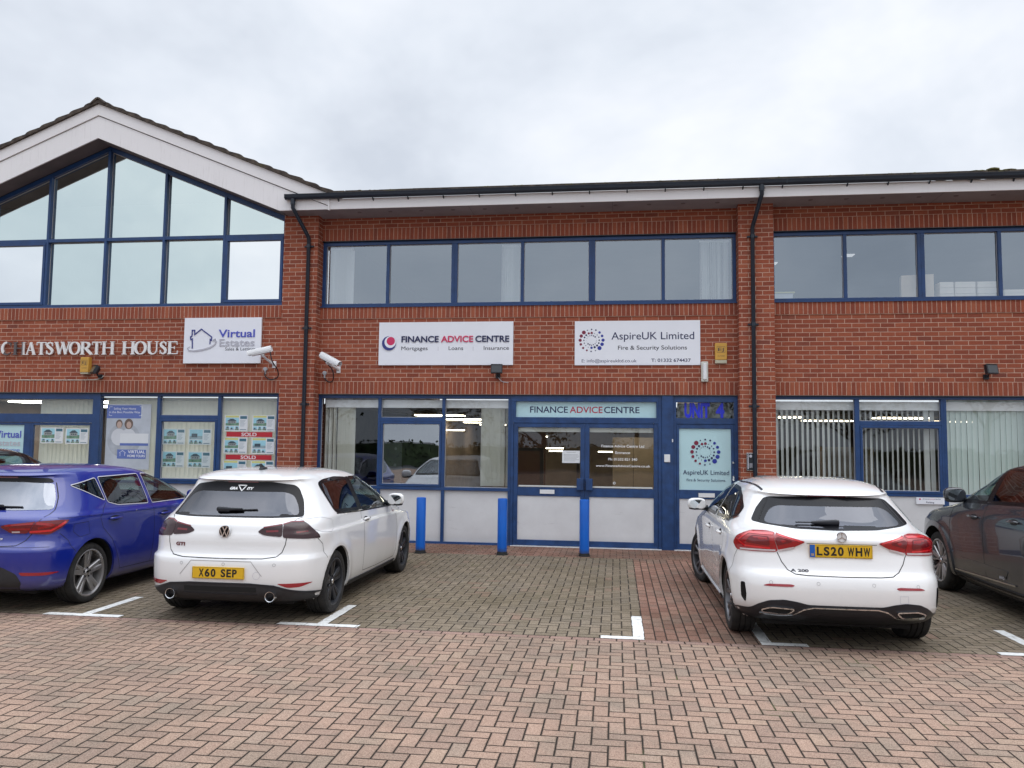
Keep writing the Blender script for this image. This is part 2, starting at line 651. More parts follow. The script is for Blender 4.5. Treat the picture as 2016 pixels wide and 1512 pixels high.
M['gl_gable'] = glass('gable_glass', 0.74, (0.86, 0.98, 0.96), (0.42, 0.50, 0.50), 0.5, wav=0.004)
M['gl_sash'] = glass('gable_sash_glass', 0.9, (0.97, 1.0, 1.0), (0.4, 0.4, 0.4), 0.5, wav=0.002)
M['gl_up'] = glass('upper_glass', 0.31, (0.80, 0.90, 1.0), (0.93, 0.96, 0.97), 0.5, wav=0.003)
M['gl_low'] = glass('shop_glass', 0.07, (0.9, 0.95, 1.0), (0.96, 0.98, 0.97), 0.6, wav=0.002)
M['gl_low2'] = glass('open_sash_glass', 0.36, (0.9, 0.95, 1.0), (0.45, 0.5, 0.52), 0.5, wav=0.003)
M['gl_left'] = glass('left_shop_glass', 0.07, (0.95, 1, 1), (0.95, 0.99, 0.98), 0.6, wav=0.002)
def vane(name, c, tr=0.32):
    n = N(name)
    n.col(c)
    n.set(rough=0.85)
    t = n.add('ShaderNodeBsdfTranslucent')
    t.inputs['Color'].default_value = (*c, 1)
    m = n.add('ShaderNodeMixShader')
    m.inputs[0].default_value = tr
    n.lk(n.b.outputs[0], m.inputs[1])
    n.lk(t.outputs[0], m.inputs[2])
    n.lk(m.outputs[0], n.out.inputs[0])
    return n.m


M['vane'] = vane('blind_vane', (0.80, 0.80, 0.74))
M['vane_g'] = vane('pale_green_vane', (0.78, 0.90, 0.86))
M['vane_w'] = vane('white_vane', (0.85, 0.87, 0.85))
M['room'] = plain('room_wall', (0.22, 0.165, 0.13), 0.9, var=0.1)
M['room_d'] = plain('room_dark', (0.07, 0.055, 0.045), 0.9, var=0.1)
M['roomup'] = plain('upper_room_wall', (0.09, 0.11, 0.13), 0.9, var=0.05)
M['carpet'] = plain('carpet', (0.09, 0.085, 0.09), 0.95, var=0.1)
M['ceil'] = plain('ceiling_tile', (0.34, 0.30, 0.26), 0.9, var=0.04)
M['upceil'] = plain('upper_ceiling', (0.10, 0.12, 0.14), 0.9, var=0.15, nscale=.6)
M['panel_l2'] = emis('blind_backlight_panel', (1.0, 0.97, 0.88), 8.0)  # extra-strong glow, there to light the left blinds from behind
M['panel_l'] = emis('ceiling_or_added_glow', (1.0, 0.90, 0.68), 6.5)  # ceiling panels, and the added strips that stand in for reflections
M['white'] = plain('white_paint', (0.78, 0.79, 0.80), 0.4, var=0.03)
M['signw'] = plain('sign_white', (0.84, 0.86, 0.92), 0.3, var=0.02, nscale=1)
M['cyan'] = plain('pale_cyan_vinyl', (0.50, 0.72, 0.76), 0.25, var=0.03, nscale=1)
M['navy'] = plain('navy_print', (0.012, 0.016, 0.085), 0.35, var=0)
M['navy2'] = plain('violet_navy_print', (0.03, 0.04, 0.22), 0.35, var=0)
M['pink'] = plain('pink_print', (0.62, 0.03, 0.12), 0.35, var=0)
M['pinkd'] = plain('crimson_print', (0.45, 0.01, 0.05), 0.35, var=0)
M['maroon'] = plain('maroon_print', (0.20, 0.012, 0.045), 0.35, var=0)
M['royal'] = plain('royal_print', (0.02, 0.035, 0.32), 0.35, var=0)
M['vblue'] = plain('bright_blue_print', (0.07, 0.09, 0.50), 0.35, var=0)
M['silver'] = plain('silver_print', (0.50, 0.50, 0.56), 0.3, var=0.03)
M['dark_t'] = plain('dark_print', (0.02, 0.02, 0.035), 0.4, var=0)
M['white_t'] = plain('white_print', (0.85, 0.86, 0.88), 0.4, var=0)
M['paper'] = plain('paper', (0.74, 0.76, 0.78), 0.6, var=0.02)
M['red'] = plain('red_strip', (0.50, 0.022, 0.035), 0.4, var=0.05)
M['chrome'] = plain('chrome', (0.75, 0.76, 0.78), 0.12, 1.0, var=0)


def grey_panel():
    n = N('grey_infill_panel')
    x, y, z, P = n.pos()
    f = n.noise(P, 2.2, 5, 0.65)
    g = n.noise(n.comb(n.m2('MULTIPLY', x, 1.0), 0.0, n.m2('MULTIPLY', z, 6.0)), 2.3, 4, 0.7)
    c = n.ramp(f, [(0.3, (0.64, 0.64, 0.65)), (0.7, (0.72, 0.725, 0.735))])
    c = n.mix(n.m2('MULTIPLY', n.sstep(g, 0.60, 0.74), 0.30), c, (0.26, 0.25, 0.25))
    c = n.mix(n.m2('MULTIPLY', n.sstep(z, 0.22, 0.08), 0.22), c, (0.36, 0.34, 0.32))
    n.col(c)
    n.set(rough=0.5)
    return n.m


M['panel'] = grey_panel()


def tiles():
    n = N('roof_tile')
    x, y, z, P = n.pos()
    f = n.noise(P, 9.0, 5, 0.7)
    g = n.noise(P, 3.0, 4, 0.7)
    c = n.ramp(f, [(0.3, (0.035, 0.030, 0.030)), (0.55, (0.085, 0.07, 0.06)), (0.75, (0.16, 0.13, 0.105))])
    c = n.mix(n.m2('MULTIPLY', n.sstep(g, 0.55, 0.7), 0.6), c, (0.11, 0.10, 0.045))
    n.col(c)
    n.bump(f, 0.8, 0.02)
    n.set(rough=0.95, spec=0.15)
    return n.m


M['tile'] = tiles()
M['moss'] = plain('moss', (0.13, 0.12, 0.04), 0.95, var=0.3, nscale=20)

# ---------------------------------------------------------------- ground
pink = [(0.0, (0.385, 0.270, 0.212)), (0.4, (0.445, 0.305, 0.232)), (0.8, (0.485, 0.335, 0.255)), (0.93, (0.420, 0.315, 0.245)), (1.0, (0.50, 0.355, 0.265))]
grn = [(0.0, (0.225, 0.184, 0.130)), (0.5, (0.272, 0.224, 0.162)), (0.93, (0.305, 0.250, 0.184)), (1.0, (0.31, 0.215, 0.16))]
redd = [(0.0, (0.285, 0.150, 0.110)), (0.5, (0.34, 0.188, 0.140)), (1.0, (0.40, 0.235, 0.175))]
M['p_aisle'] = paver('aisle_pavers', 'herring', pink, (0.80, 0.84, 0.84))
M['p_bay'] = paver('bay_pavers', 'herring', grn, (0.78, 0.78, 0.72))
M['p_strip'] = paver('red_strip_pavers', 'along_y', redd, (0.72, 0.74, 0.70))
M['p_foot'] = paver('footway_pavers', 'along_x', redd, (0.72, 0.70, 0.66))
M['p_edge'] = paver('edge_pavers', 'along_x', [(0, (0.345, 0.225, 0.185)), (1, (0.44, 0.295, 0.245))], (0.85, 0.85, 0.85))
M['asphalt'] = plain('asphalt', (0.06, 0.06, 0.062), 0.9, var=0.1)


def sheet(name, rects, mat, z=0.0):
    b = MB()
    for x0, x1, y0, y1 in rects: b.quad((x0, y0, z), (x1, y0, z), (x1, y1, z), (x0, y1, z))
    return tag(b.build(name, mat), kind='structure')


YE = -6.25
sheet('ground', [(-400, 400, -400, 400)], M['asphalt'], -0.06)
sheet('aisle_paving', [(-40, 50, -34, YE - 0.1)], M['p_aisle'])
sheet('edge_course_paving', [(-40, 50, YE - 0.1, YE)], M['p_edge'])
sheet('parking_bay_paving', [(-40, 5.55, YE, -1.15), (6.58, 50, YE, -1.15)], M['p_bay'])
sheet('walkway_strip_paving', [(5.55, 6.58, YE, -1.15)], M['p_strip'])
sheet('footway_paving', [(-40, 50, -1.15, 0.05)], M['p_foot'])


def paint():
    n = N('white_road_paint')
    x, y, z, P = n.pos()
    d, idv = herring(n, n.m2('ADD', x, 20.045), n.m2('ADD', y, 20.03), 0.1)
    f = n.noise(P, 30.0, 4, 0.7)
    c = n.ramp(f, [(0.3, (0.60, 0.60, 0.57)), (0.6, (0.80, 0.80, 0.79))])
    c = n.mix(n.m2('MULTIPLY', n.sstep(n.noise(P, 38.0, 5, 0.8), 0.57, 0.66), 0.65), c, (0.26, 0.23, 0.19))
    dirty = n.m2('MULTIPLY', n.sstep(d, 0.005, 0.001), n.sstep(n.noise(P, 5.0, 2), 0.45, 0.6))
    c = n.mix(dirty, c, (0.10, 0.09, 0.08))
    n.col(c)
    n.bump(n.sstep(d, 0.001, 0.009), 0.5, 0.004)
    n.set(rough=0.6)
    return n.m


M['paint'] = paint()


def rough_rect(b, x0, x1, y0, y1, z):
    # slightly ragged painted line
    pts = []
    def edge(a, c, n):
        for i in range(n):
            t = i / n
            pts.append((a[0] + (c[0] - a[0]) * t + rng.uniform(-.004, .004), a[1] + (c[1] - a[1]) * t + rng.uniform(-.004, .004)))
    nx, ny = max(2, int((x1 - x0) / .05)), max(2, int((y1 - y0) / .05))
    edge((x0, y0), (x1, y0), nx); edge((x1, y0), (x1, y1), ny); edge((x1, y1), (x0, y1), nx); edge((x0, y1), (x0, y0), ny)
    b.add([(p[0], p[1], z) for p in pts], [tuple(range(len(pts)))])


for bar, stem in [((-0.36, 0.45), (0.0, 0.1)), ((2.08, 2.88), (2.45, 2.55)), ((5.154, 5.55), (5.45, 5.55)), ((6.57, 6.97), (6.57, 6.67)), ((8.54, 9.36), (8.90, 9.0)), ((-2.80, -2.0), (-2.44, -2.34))]:
    b = MB()
    rough_rect(b, bar[0], bar[1], YE - 0.01, YE + 0.09, 0.004)
    rough_rect(b, stem[0], stem[1], YE + 0.0905, -5.28, 0.0042)
    tag(b.build('parking_marking', M['paint']), kind='structure')

# ---------------------------------------------------------------- building pieces


def bands(b, x0, x1, y0, y1, low=True):
    """brick bands of an ordinary bay; slots 0 stretcher, 1..3 soldier"""
    b.box(x0, x1, y0 - 0.006, y1, HD, S1 - 0.001, 1)
    b.box(x0, x1, y0, y1, S1, S2 - 0.001, 0)
    b.box(x0, x1, y0 - 0.014, y1, S2, SIL, 2)
    b.box(x0, x1, y0 - 0.006, y1, WT2, S3 - 0.001, 3)
    b.box(x0, x1, y0, y1, S3, 5.9, 0)


BM = [M['brick'], M['sol1'], M['sol2'], M['sol3']]


def frame_bars(b, xs, zs, yf, yb, mi=0):
    pass


def window(root, x0, x1, z0, z1, yf, depth, mull, glassmat, fw_=0.05, sash=(), trans=None, name='window', glass_y=None, mw=0.05, frame_mat=None, gm=None):
    """one window: blue frame with mullions (list of x), panes as sub-parts.  sash: indices of panes with an extra opening frame.
    trans: dict pane index -> z of transom"""
    yb = yf + depth
    gy = glass_y if glass_y is not None else yb - 0.02
    b = MB()
    b.box(x0, x1, yf, yb, z0, z0 + fw_)
    b.box(x0, x1, yf, yb, z1 - fw_, z1)
    b.box(x0, x0 + fw_, yf + .002, yb, z0 + fw_, z1 - fw_)
    b.box(x1 - fw_, x1, yf + .002, yb, z0 + fw_, z1 - fw_)
    cells = []
    prev = x0 + fw_
    for m in list(mull) + [None]:
        if m is None:
            cells.append((prev, x1 - fw_))
        else:
            mm, ww = m if isinstance(m, tuple) else (m, mw)
            b.box(mm - ww / 2, mm + ww / 2, yf + .001, yb, z0 + fw_, z1 - fw_)
            if ww > 0.08:
                b.box(mm - .004, mm + .004, yf - .004, yf + .004, z0 + fw_, z1 - fw_)
            cells.append((prev, mm - ww / 2))
            prev = mm + ww / 2
    panes = []
    gk = MB()
    for i, (a, c) in enumerate(cells):
        zz = [(z0 + fw_, z1 - fw_)]
        if trans and i in trans:
            t = trans[i]
            b.box(a, c, yf + .003, yb, t - .035, t + .035)
            zz = [(z0 + fw_, t - .035), (t + .035, z1 - fw_)]
        for k, (za, zb) in enumerate(zz):
            if i in sash and k == 0:
                s = 0.045
                for bx in ((a, c, za, za + s), (a, c, zb - s, zb), (a, a + s, za + s, zb - s), (c - s, c, za + s, zb - s)):
                    b.box(bx[0] + .003, bx[1] - .003, yf - .006, yb - .01, bx[2] + (.003 if bx[2] == za else 0), bx[3] - (.003 if bx[3] == zb else 0))
                panes.append((a + s, c - s, za + s, zb - s, True, i, k))
            else:
                panes.append((a, c, za, zb, False, i, k))
    w = b.build(name, frame_mat or M['blue'], root, bevel=0.004)
    for a, c, za, zb, s, i, k in panes:
        g = gy - (0.03 if s else 0)
        gmat = glassmat
        if gm and (i, k) in gm: gmat = gm[(i, k)]
        # thin pale gasket then the pane
        q = MB()
        e = 0.008
        q.quad((a, g, za), (c, g, za), (c, g, zb), (a, g, zb))
        pn = q.build('pane', [gmat], w)
        gk.box(a, c, g - .008, g - .0045, zb - e, zb)
        gk.box(a, c, g - .008, g - .0045, za, za + e)
        gk.box(a, a + e, g - .008, g - .0045, za + e, zb - e)
        gk.box(c - e, c, g - .008, g - .0045, za + e, zb - e)
    gk.build('gasket', M['gasket'], w)
    return w


def blind(root, x0, x1, z0, z1, y, mat, step=0.085, ang=70, width=0.089, jitter=3, name='vertical_blind', head=True):
    b = MB()
    x = x0 + step / 2
    while x < x1:
        a = R(ang + rng.uniform(-jitter, jitter))
        dx, dy = width / 2 * math.cos(a), width / 2 * math.sin(a)
        sw = rng.uniform(-.006, .006)
        # gently curved vane: three facets
        pr = [(-1, 0), (-.35, .006), (.35, .006), (1, 0)]
        vs = []
        for zz, sh in ((z1, 0), (z0, sw)):
            for t, o in pr:
                vs.append((x + dx * t - math.sin(a) * o + sh, y + dy * t + math.cos(a) * o, zz))
        b.add(vs, [(0, 1, 5, 4), (1, 2, 6, 5), (2, 3, 7, 6)])
        x += step
    if head: b.box(x0, x1, y - .02, y + .02, z1, z1 + .035)
    return b.build(name, mat, root)


def room(root, x0, x1, y0, y1, z0, z1, wall, ceil, floor, lights=(), lit=None, grid=True):
    b = MB()
    b.quad((x0, y1, z0), (x1, y1, z0), (x1, y1, z1), (x0, y1, z1), 0)
    b.quad((x0, y0, z0), (x0, y1, z0), (x0, y1, z1), (x0, y0, z1), 0)
    b.quad((x1, y0, z0), (x1, y1, z0), (x1, y1, z1), (x1, y0, z1), 0)
    b.quad((x0, y0, z0), (x1, y0, z0), (x1, y1, z0), (x0, y1, z0), 2)
    b.quad((x0, y0, z1), (x1, y0, z1), (x1, y1, z1), (x0, y1, z1), 1)
    # ceiling grid
    x = math.ceil(x0 / .6) * .6
    while x < x1 and grid:
        b.box(x - .012, x + .012, y0, y1, z1 - .006, z1 - .001, 3)
        x += .6
    y = y0 + .6
    while y < y1 and grid:
        b.box(x0, x1, y - .012, y + .012, z1 - .0065, z1 - .0012, 3)
        y += 1.2
    o = b.build('interior', [wall, ceil, floor, M['room_d']], root)
    for (lx, ly, w, d) in lights:
        q = MB()
        q.box(lx - w / 2, lx + w / 2, ly - d / 2, ly + d / 2, z1 - .03, z1 - .01)
        q.build('ceiling_or_added_light', lit or M['panel_l'], root)
    return o


def ceiling_null():
    pass


# ================================================================ MIDDLE UNIT (finance / unit 4)
mid = empty('office_building', (0, 0, 0), 'red brick middle unit with blue double doors, two white wall signs and six-pane upper window', 'building')
b = MB()
bands(b, 0.0, 7.3125, 0.0, 0.30)
b.build('brick_wall', BM, mid)
b = MB()
b.box(7.3125, 7.88, -0.225, 0.30, 0.0, 5.9)
b.build('brick_pier', M['brick'], mid)
b = MB()
b.box(0.0, 7.3125, -0.018, 0.30, HD - .014, HD - .001)
b.box(0.0, 7.3125, -0.02, 0.28, WT2 - .010, WT2 - .001)
b.build('lintel', M['black'], mid)
# side and back walls close the shell
b = MB()
b.box(0.02, 0.20, 0.30, 9.0, 0, 5.9)
b.box(7.60, 7.86, 0.30, 17.0, 0, 5.9)
b.box(0.20, 7.60, 0.12, 0.30, 0.02, 0.9)
b.build('party_wall', M['room'], mid)

# upper window: six panes
ux = [0.0 + 7.3125 / 6 * i for i in range(7)]
window(mid, 0.0, 7.3125, SIL, WT2 - .012, 0.04, 0.075, [(ux[1], .055), (ux[2], .11), (ux[3], .055), (ux[4], .11), (ux[5], .055)], M['gl_up'], fw_=0.06)
b = MB()
b.box(-0.03, 7.34, -0.035, 0.12, SIL - .018, SIL + .002)
b.build('window_sill', M['blue'], mid)
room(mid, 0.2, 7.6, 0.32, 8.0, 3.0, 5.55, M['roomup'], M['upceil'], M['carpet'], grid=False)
for (a, c) in ((0.10, 0.52), (3.27, 3.60), (6.72, 7.22)):
    blind(mid, a, c, SIL + .06, WT2 - .12, 0.20, M['vane_w'], step=0.035, ang=62, jitter=14)

# lower shopfront
room(mid, 0.2, 7.6, 0.31, 16.5, 0.02, 2.40, M['room'], M['ceil'], M['carpet'],
     [(x, y, 1.15, .3) for x in (-0.0 + 1.2, 3.4, 5.9) for y in (4.6, 7.6, 10.6, 13.6)])
window(mid, -0.01, 3.49, 0.92, HD - .014, 0.03, 0.085, [1.13, 2.29], M['gl_low'], fw_=0.055, sash=(1,), trans={1: 2.15}, gm={(1, 0): M['gl_low2']}, mw=0.055)
b = MB()
for x0, x1 in ((-0.01, .035), (1.105, 1.16), (2.265, 2.32), (3.44, 3.49)):
    b.box(x0, x1, 0.032, 0.115, 0.03, 0.919)
b.box(-0.01, 3.49, 0.03, 0.115, 0.0, 0.035)
b.box(-0.01, 3.49, 0.015, 0.115, -0.02, 0.012)
b.build('shopfront_frame', M['blue'], mid, bevel=.004)
for x0, x1 in ((.035, 1.105), (1.16, 2.265), (2.32, 3.44)):
    b = MB(); b.box(x0, x1, 0.075, 0.095, 0.035, 0.919); b.build('infill_panel', M['panel'], mid, bevel=.002)
b = MB()
b.box(0.1, 3.45, 0.13, 0.30, 2.36, 2.50)
b.build('inner_lintel', M['white'], mid)
blind(mid, 0.08, 0.34, 1.00, 2.44, 0.17, M['vane'], step=0.075, ang=68, jitter=8)
blind(mid, 0.34, 0.62, 1.00, 2.44, 0.17, M['vane'], step=0.022, ang=58, jitter=6)
blind(mid, 2.96, 3.30, 1.00, 2.44, 0.17, M['vane'], step=0.022, ang=58, jitter=6)
blind(mid, 3.30, 3.44, 1.00, 2.44, 0.17, M['vane'], step=0.07, ang=62, jitter=6)

# door assemblies
def bars(b, rects, y0, y1, mi=0):
    for i, (a, c, d, e_) in enumerate(rects):
        b.box(a, c, y0 + 0.0013 * (i % 3), y1, d, e_, mi)


b = MB()
bars(b, [(3.49, 6.06, 2.475, HD - .014), (3.49, 3.535, 0.0, 2.475), (3.535, 6.0, 2.105, 2.205), (6.0, 6.06, 0.0, 2.475), (3.535, 3.57, 2.205, 2.475), (5.97, 6.0, 2.205, 2.475)], 0.01, 0.115)
bars(b, [(6.06, 6.255, 0.0, HD - .0135)], -0.012, 0.12)
bars(b, [(6.255, 7.3125, 2.475, HD - .014), (6.255, 6.30, 0.0, 2.475), (6.30, 7.25, 2.105, 2.205), (7.25, 7.3125, 0.0, 2.475)], 0.01, 0.115)
b.build('door_frame', M['blue2'], mid, bevel=.004)
for x0, x1 in ((3.50, 6.05), (6.26, 7.31)):
    b = MB(); b.box(x0, x1, -0.03, 0.115, -0.02, 0.010); b.build('threshold', M['white'], mid)
# fanlights
b = MB(); b.box(3.57, 5.97, 0.07, 0.08, 2.205, 2.475, 0); fl = b.build('fanlight', [M['cyan']], mid)
b = MB()
FX = lambda zx: 3.530 + (zx - 127) / (1271 - 127) * 2.468
fit(b, 'FINANCE', FX(258), FX(562), 2.285, 2.392, 0.068, 0, off=.012)
fit(b, 'CENTRE', FX(850), FX(1128), 2.285, 2.392, 0.068, 0, off=.012)
fit(b, 'ADVICE', FX(577), FX(838), 2.285, 2.392, 0.068, 1, off=.010)
b.build('lettering', [M['navy'], M['pinkd']], fl)
b = MB(); b.quad((6.30, .072, 2.205), (7.25, .072, 2.205), (7.25, .072, 2.475), (6.30, .072, 2.475)); fl4 = b.build('fanlight', [M['gl_low']], mid)


def peel():
    n = N('peeling_blue_vinyl')
    x, y, z, P = n.pos()
    f = n.noise(n.comb(n.m2('MULTIPLY', x, 60.0), 0.0, n.m2('MULTIPLY', z, 4.0)), 1.0, 4, 0.8)
    n.col((0.015, 0.03, 0.60))
    n.set(rough=0.4, alpha=n.sstep(f, 0.30, 0.34))
    return n.m


b = MB()
fit(b, 'UNIT', 6.44, 6.86, 2.212, 2.468, 0.066, 0, off=.05)
fit(b, '4', 6.96, 7.10, 2.212, 2.468, 0.066, 0, off=.045)
b.build('lettering', [peel()], fl4)
b = MB(); b.box(6.33, 7.22, 0.20, 0.206, 2.22, 2.46); b.build('fanlight_reflection_board', plain('fanlight_reflection_grey', (.30, .33, .30), .8, var=.3, nscale=4), mid)  # board added behind the pane; its grey-green imitates a reflection


def door(x0, x1, hinge_left, glmat, name='door', gx=(.075, .075)):
    bb = MB()
    y0, y1 = 0.022, 0.072
    z0, z1 = 0.015, 2.1035
    gx0, gx1 = x0 + gx[0], x1 - gx[1]
    bars(bb, [(x0, gx0, z0, z1), (gx1, x1, z0, z1)], y0, y1)
    bars(bb, [(gx0, gx1, 2.03, z1), (gx0, gx1, 0.855, 1.005), (gx0, gx1, z0, 0.11)], y0 + .0008, y1)
    d = bb.build(name, M['blue2'], mid, bevel=.004)
    g = MB(); g.quad((gx0, y0 + .025, 1.005), (gx1, y0 + .025, 1.005), (gx1, y0 + .025, 2.03), (gx0, y0 + .025, 2.03)); g.build('pane', [glmat], d)
    g = MB(); g.box(gx0, gx1, y0 + .018, y0 + .03, 0.11, 0.855); g.build('kick_panel', [M['panel']], d, bevel=.001)
    return d, gx0, gx1


dl, a1, a2 = door(3.537, 4.765, True, M['gl_low'])
dr_, c1, c2 = door(4.768, 5.998, False, M['gl_low'])
d4, e1, e2 = door(6.302, 7.248, False, M['cyan'], gx=(.045, .05))
for dd, x0, x1, rev in ((dl, 4.63, 4.745, 1), (dr_, 4.788, 4.90, 0)):
    b = MB(); b.box(x0, x1, -0.035, 0.02, 0.965, 1.165); b.build('pull_handle', M['blue2'], dd, bevel=.008)
b = MB(); b.box(4.0, 4.25, 0.010, 0.0225, 0.895, 0.965); b.build('letter_plate', M['white'], dl, bevel=.002)
b = MB(); b.box(6.66, 6.925, 0.010, 0.0225, 0.885, 0.955); b.build('letter_plate', M['white'], d4, bevel=.002)
for dd, x0, x1 in ((dl, a1, a2), (dr_, c1, c2)):
    b = MB()
    b.box(x0, x1, 0.075, 0.10, 1.955, 2.03)
    for k in range(4): b.box(x0 + .004, x1 - .004, 0.072, 0.11, 1.955 + .018 * k, 1.962 + .018 * k)
    b.build('rolled_blind', M['vane'], dd)
    b = MB()
    b.box(x0 + .02, x1 - .02, 0.02, 0.034, 1.012, 1.036)
    b.build('weather_bar', M['vane_w'], dd)
b = MB()
fit(b, 'Finance Advice Centre Ltd', 5.047, 5.767, 1.700, 1.744, .040, 0, off=.012)
fit(b, 'Entrance', 5.282, 5.530, 1.590, 1.634, .040, 0, off=.012)
fit(b, 'Ph: 01332 821 340', 5.163, 5.650, 1.478, 1.520, .040, 0, off=.012)
fit(b, 'www.FinanceAdviceCentre.co.uk', 4.952, 5.867, 1.368, 1.408, .040, 0, off=.012)
b.disc(5.265, 1.095, .022, .040, 16, 0, r2=.012)
b.build('lettering', M['white_t'], dr_)
DOTS = []
for s_ in """468,477,17,b 458,521,19,b 431,562,22,b 388,588,6,n 342,597,8,n 297,586,10,m 258,560,12,m 233,521,14,m 226,477,17,m 237,432,18,m 265,394,21,m 302,371,6,n 347,362,8,n 392,370,9,n 431,395,13,b 458,432,14,b
428,478,8,n 423,509,9,n 405,534,11,n 380,552,12,n 347,558,13,b 312,552,4,n 286,534,5,n 270,509,6,n 265,478,7,n 272,447,9,n 290,423,10,n 317,404,12,m 348,399,13,m 378,405,4,n 405,422,5,n 423,446,7,n
399,478,3,n 396,497,4,n 385,515,5,n 367,525,6,n 347,531,6,n 328,526,7,n 310,516,8,n 298,497,2,n 295,478,2,n 298,458,3,n 309,440,4,n 328,430,5,n 347,426,6,n 368,431,7,n 385,442,8,n 396,460,2,n""".split():
    q = s_.split(',')
    DOTS.append((float(q[0]) - 347, 480 - float(q[1]), float(q[2]), 'bmn'.index(q[3])))


def dots(b, cx, cz, k, y):
    for dx, dz, r, m in DOTS: b.disc(cx + dx * k, cz + dz * k, r * k, y, 14, m)


b = MB()
dots(b, 6.779, 1.636, 0.0018, .040)
b.build('emblem', [M['royal'], M['maroon'], M['navy']], d4)
b = MB()
fit(b, 'AspireUK Limited', 6.410, 7.165, 1.262, 1.335, .040, 0)
fit(b, 'Fire & Security Solutions', 6.470, 7.10, 1.150, 1.192, .040, 0)
b.build('lettering', M['navy'], d4)
b = MB()
b.lathe([(.001, -.03), (.016, -.03), (.018, 0)], 'y', (7.225, .022, 1.47), 12)
b.box(7.212, 7.238, -.03, .022, 1.17, 1.25)
b.build('door_lock', M['chrome'], d4)
b = MB(); b.box(3.985, 3.99, 0, 0.01, .0, .01)

# eaves, gutter, roof (middle + right unit share one profile, built per unit)
YF = -0.60


def eaves(root, x0, x1, gx0=None, roofx=None):
    bb = MB()
    bb.box(x0, x1, YF, 0.32, SOF, SOF + .012)
    so = bb.build('soffit', M['soffit'], root)
    vv = MB()
    x = x0 + .45
    while x < x1:
        vv.lathe([(.0005, 0), (.035, 0), (.038, .006)], 'z', (x, -.36, SOF - .007), 14)
        x += .56
    vv.build('soffit_vent', M['gsoffit'], so)
    jj = MB()
    x = x0 + 2.44
    while x < x1:
        jj.box(x - .003, x + .003, YF + .01, -.002, SOF - .0015, SOF - .0002)
        x += 2.44
    jj.build('panel_joint', M['black'], so)
    bb = MB()
    bb.box(x0, x1, YF - .02, YF + .004, SOF - .012, SOF + .17)
    bb.build('fascia', M['fascia2'], root, bevel=.003)
    g0 = x0 if gx0 is None else gx0
    prof = []
    for k in range(9):
        a = math.pi + math.pi * k / 8
        prof.append((YF - .078 + .056 * math.cos(a), 6.002 + .060 * math.sin(a)))
    inner = [(YF - .078 + .050 * math.cos(math.pi + math.pi * k / 8), 6.004 + .050 * math.sin(math.pi + math.pi * k / 8)) for k in range(8, -1, -1)]
    gb = MB()
    gb.prism_x(prof + [(YF - .022, 6.026), (YF - .028, 6.03)] + inner + [(YF - .140, 6.03), (YF - .140, 6.024)], g0, x1)
    gb.box(g0, g0 + .01, YF - .138, YF - .024, 5.96, 6.026)
    gt = gb.build('gutter', M['gutter'], root)
    x = g0 + .95
    while x < x1:
        kb = MB()
        kb.prism_x([(YF - .085, 5.944), (YF - .024, 5.944), (YF - .024, 5.905)], x - .009, x + .009)
        kb.build('gutter_bracket', M['gutter'], gt)
        x += .62
    r0, r1 = roofx or (x0, x1)
    sl = 0.338
    poly = []
    n = 17
    y0, z0 = YF - .085, 6.045
    for k in range(n):
        ya, yb2 = y0 + k * .3, y0 + (k + 1) * .3
        poly.append((ya, z0 + (ya - y0) * sl + .018))
        poly.append((yb2, z0 + (yb2 - y0) * sl + .000))
    poly += [(yb2, z0 + (yb2 - y0) * sl - .1), (y0, z0 - .02)]
    rb = MB()
    rb.prism_x(poly, r0, r1)
    x = r0 + .05
    while x < r1 - .2:          # front tile edges, slightly uneven
        rb.box(x, x + .28, y0 - .012 - rng.uniform(0, .012), y0 + .02, z0 - .012, z0 + .022 + rng.uniform(-.003, .006))
        x += .3
    rf = rb.build('roof', M['tile'], root)
    mb = MB()
    for _ in range(int((r1 - r0) * 5)):
        x = rng.uniform(r0 + .3, r1)
        yy = y0 + abs(rng.normal(0, .25))
        mb.ell((x, yy, z0 + .02 + (yy - y0) * sl), (rng.uniform(.015, .05), .03, rng.uniform(.006, .016)), 7, 4)
    mb.build('moss', M['moss'], rf)
    return rf


def downpipe(root, px, ptop, zb=0.02):
    """pipe dropping from the gutter outlet and swan-necking back to the brick pier"""
    yw = -0.225 - .045
    bb = MB()
    yo = YF - .078
    bb.tube([(ptop, yo, 5.965), (ptop, yo, 5.80), (ptop + (px - ptop) * .08, yo + .03, 5.77), (px - (px - ptop) * .06, yw - .03, 5.40), (px, yw, 5.35), (px, yw, zb)], .034, 14)
    for z in (5.22, 3.75, 2.40):
        bb.lathe([(.034, -.03), (.041, -.03), (.041, .03), (.034, .03)], 'z', (px, yw, z), 14)
        bb.box(px - .085, px + .085, yw + .01, yw + .045, z - .012, z + .012)
    bb.tube([(ptop, yo, 5.975), (ptop, yo, 5.86)], .042, 14)
    return bb.build('downpipe', M['gutter'], root, smooth=True, ang=40)


eaves(mid, 0.35, 8.0, gx0=-0.44, roofx=(0.30, 8.0))
downpipe(mid, 7.535, 7.62)
for x0, x1, z in ((2.53, 3.27, 1.96), (.18, .75, 2.125), (3.17, 3.75, 1.615), (3.32, 3.89, 1.535), (4.77, 5.31, 1.53)):  # added glowing strips: stand in for lamps and lamp reflections behind the glass
    q = MB(); q.box(x0, x1, 9.95, 10.05, z - .012, z + .018); q.build('ceiling_or_added_light', M['panel_l'], mid)
rebase(mid, (3.65, 0, 0))

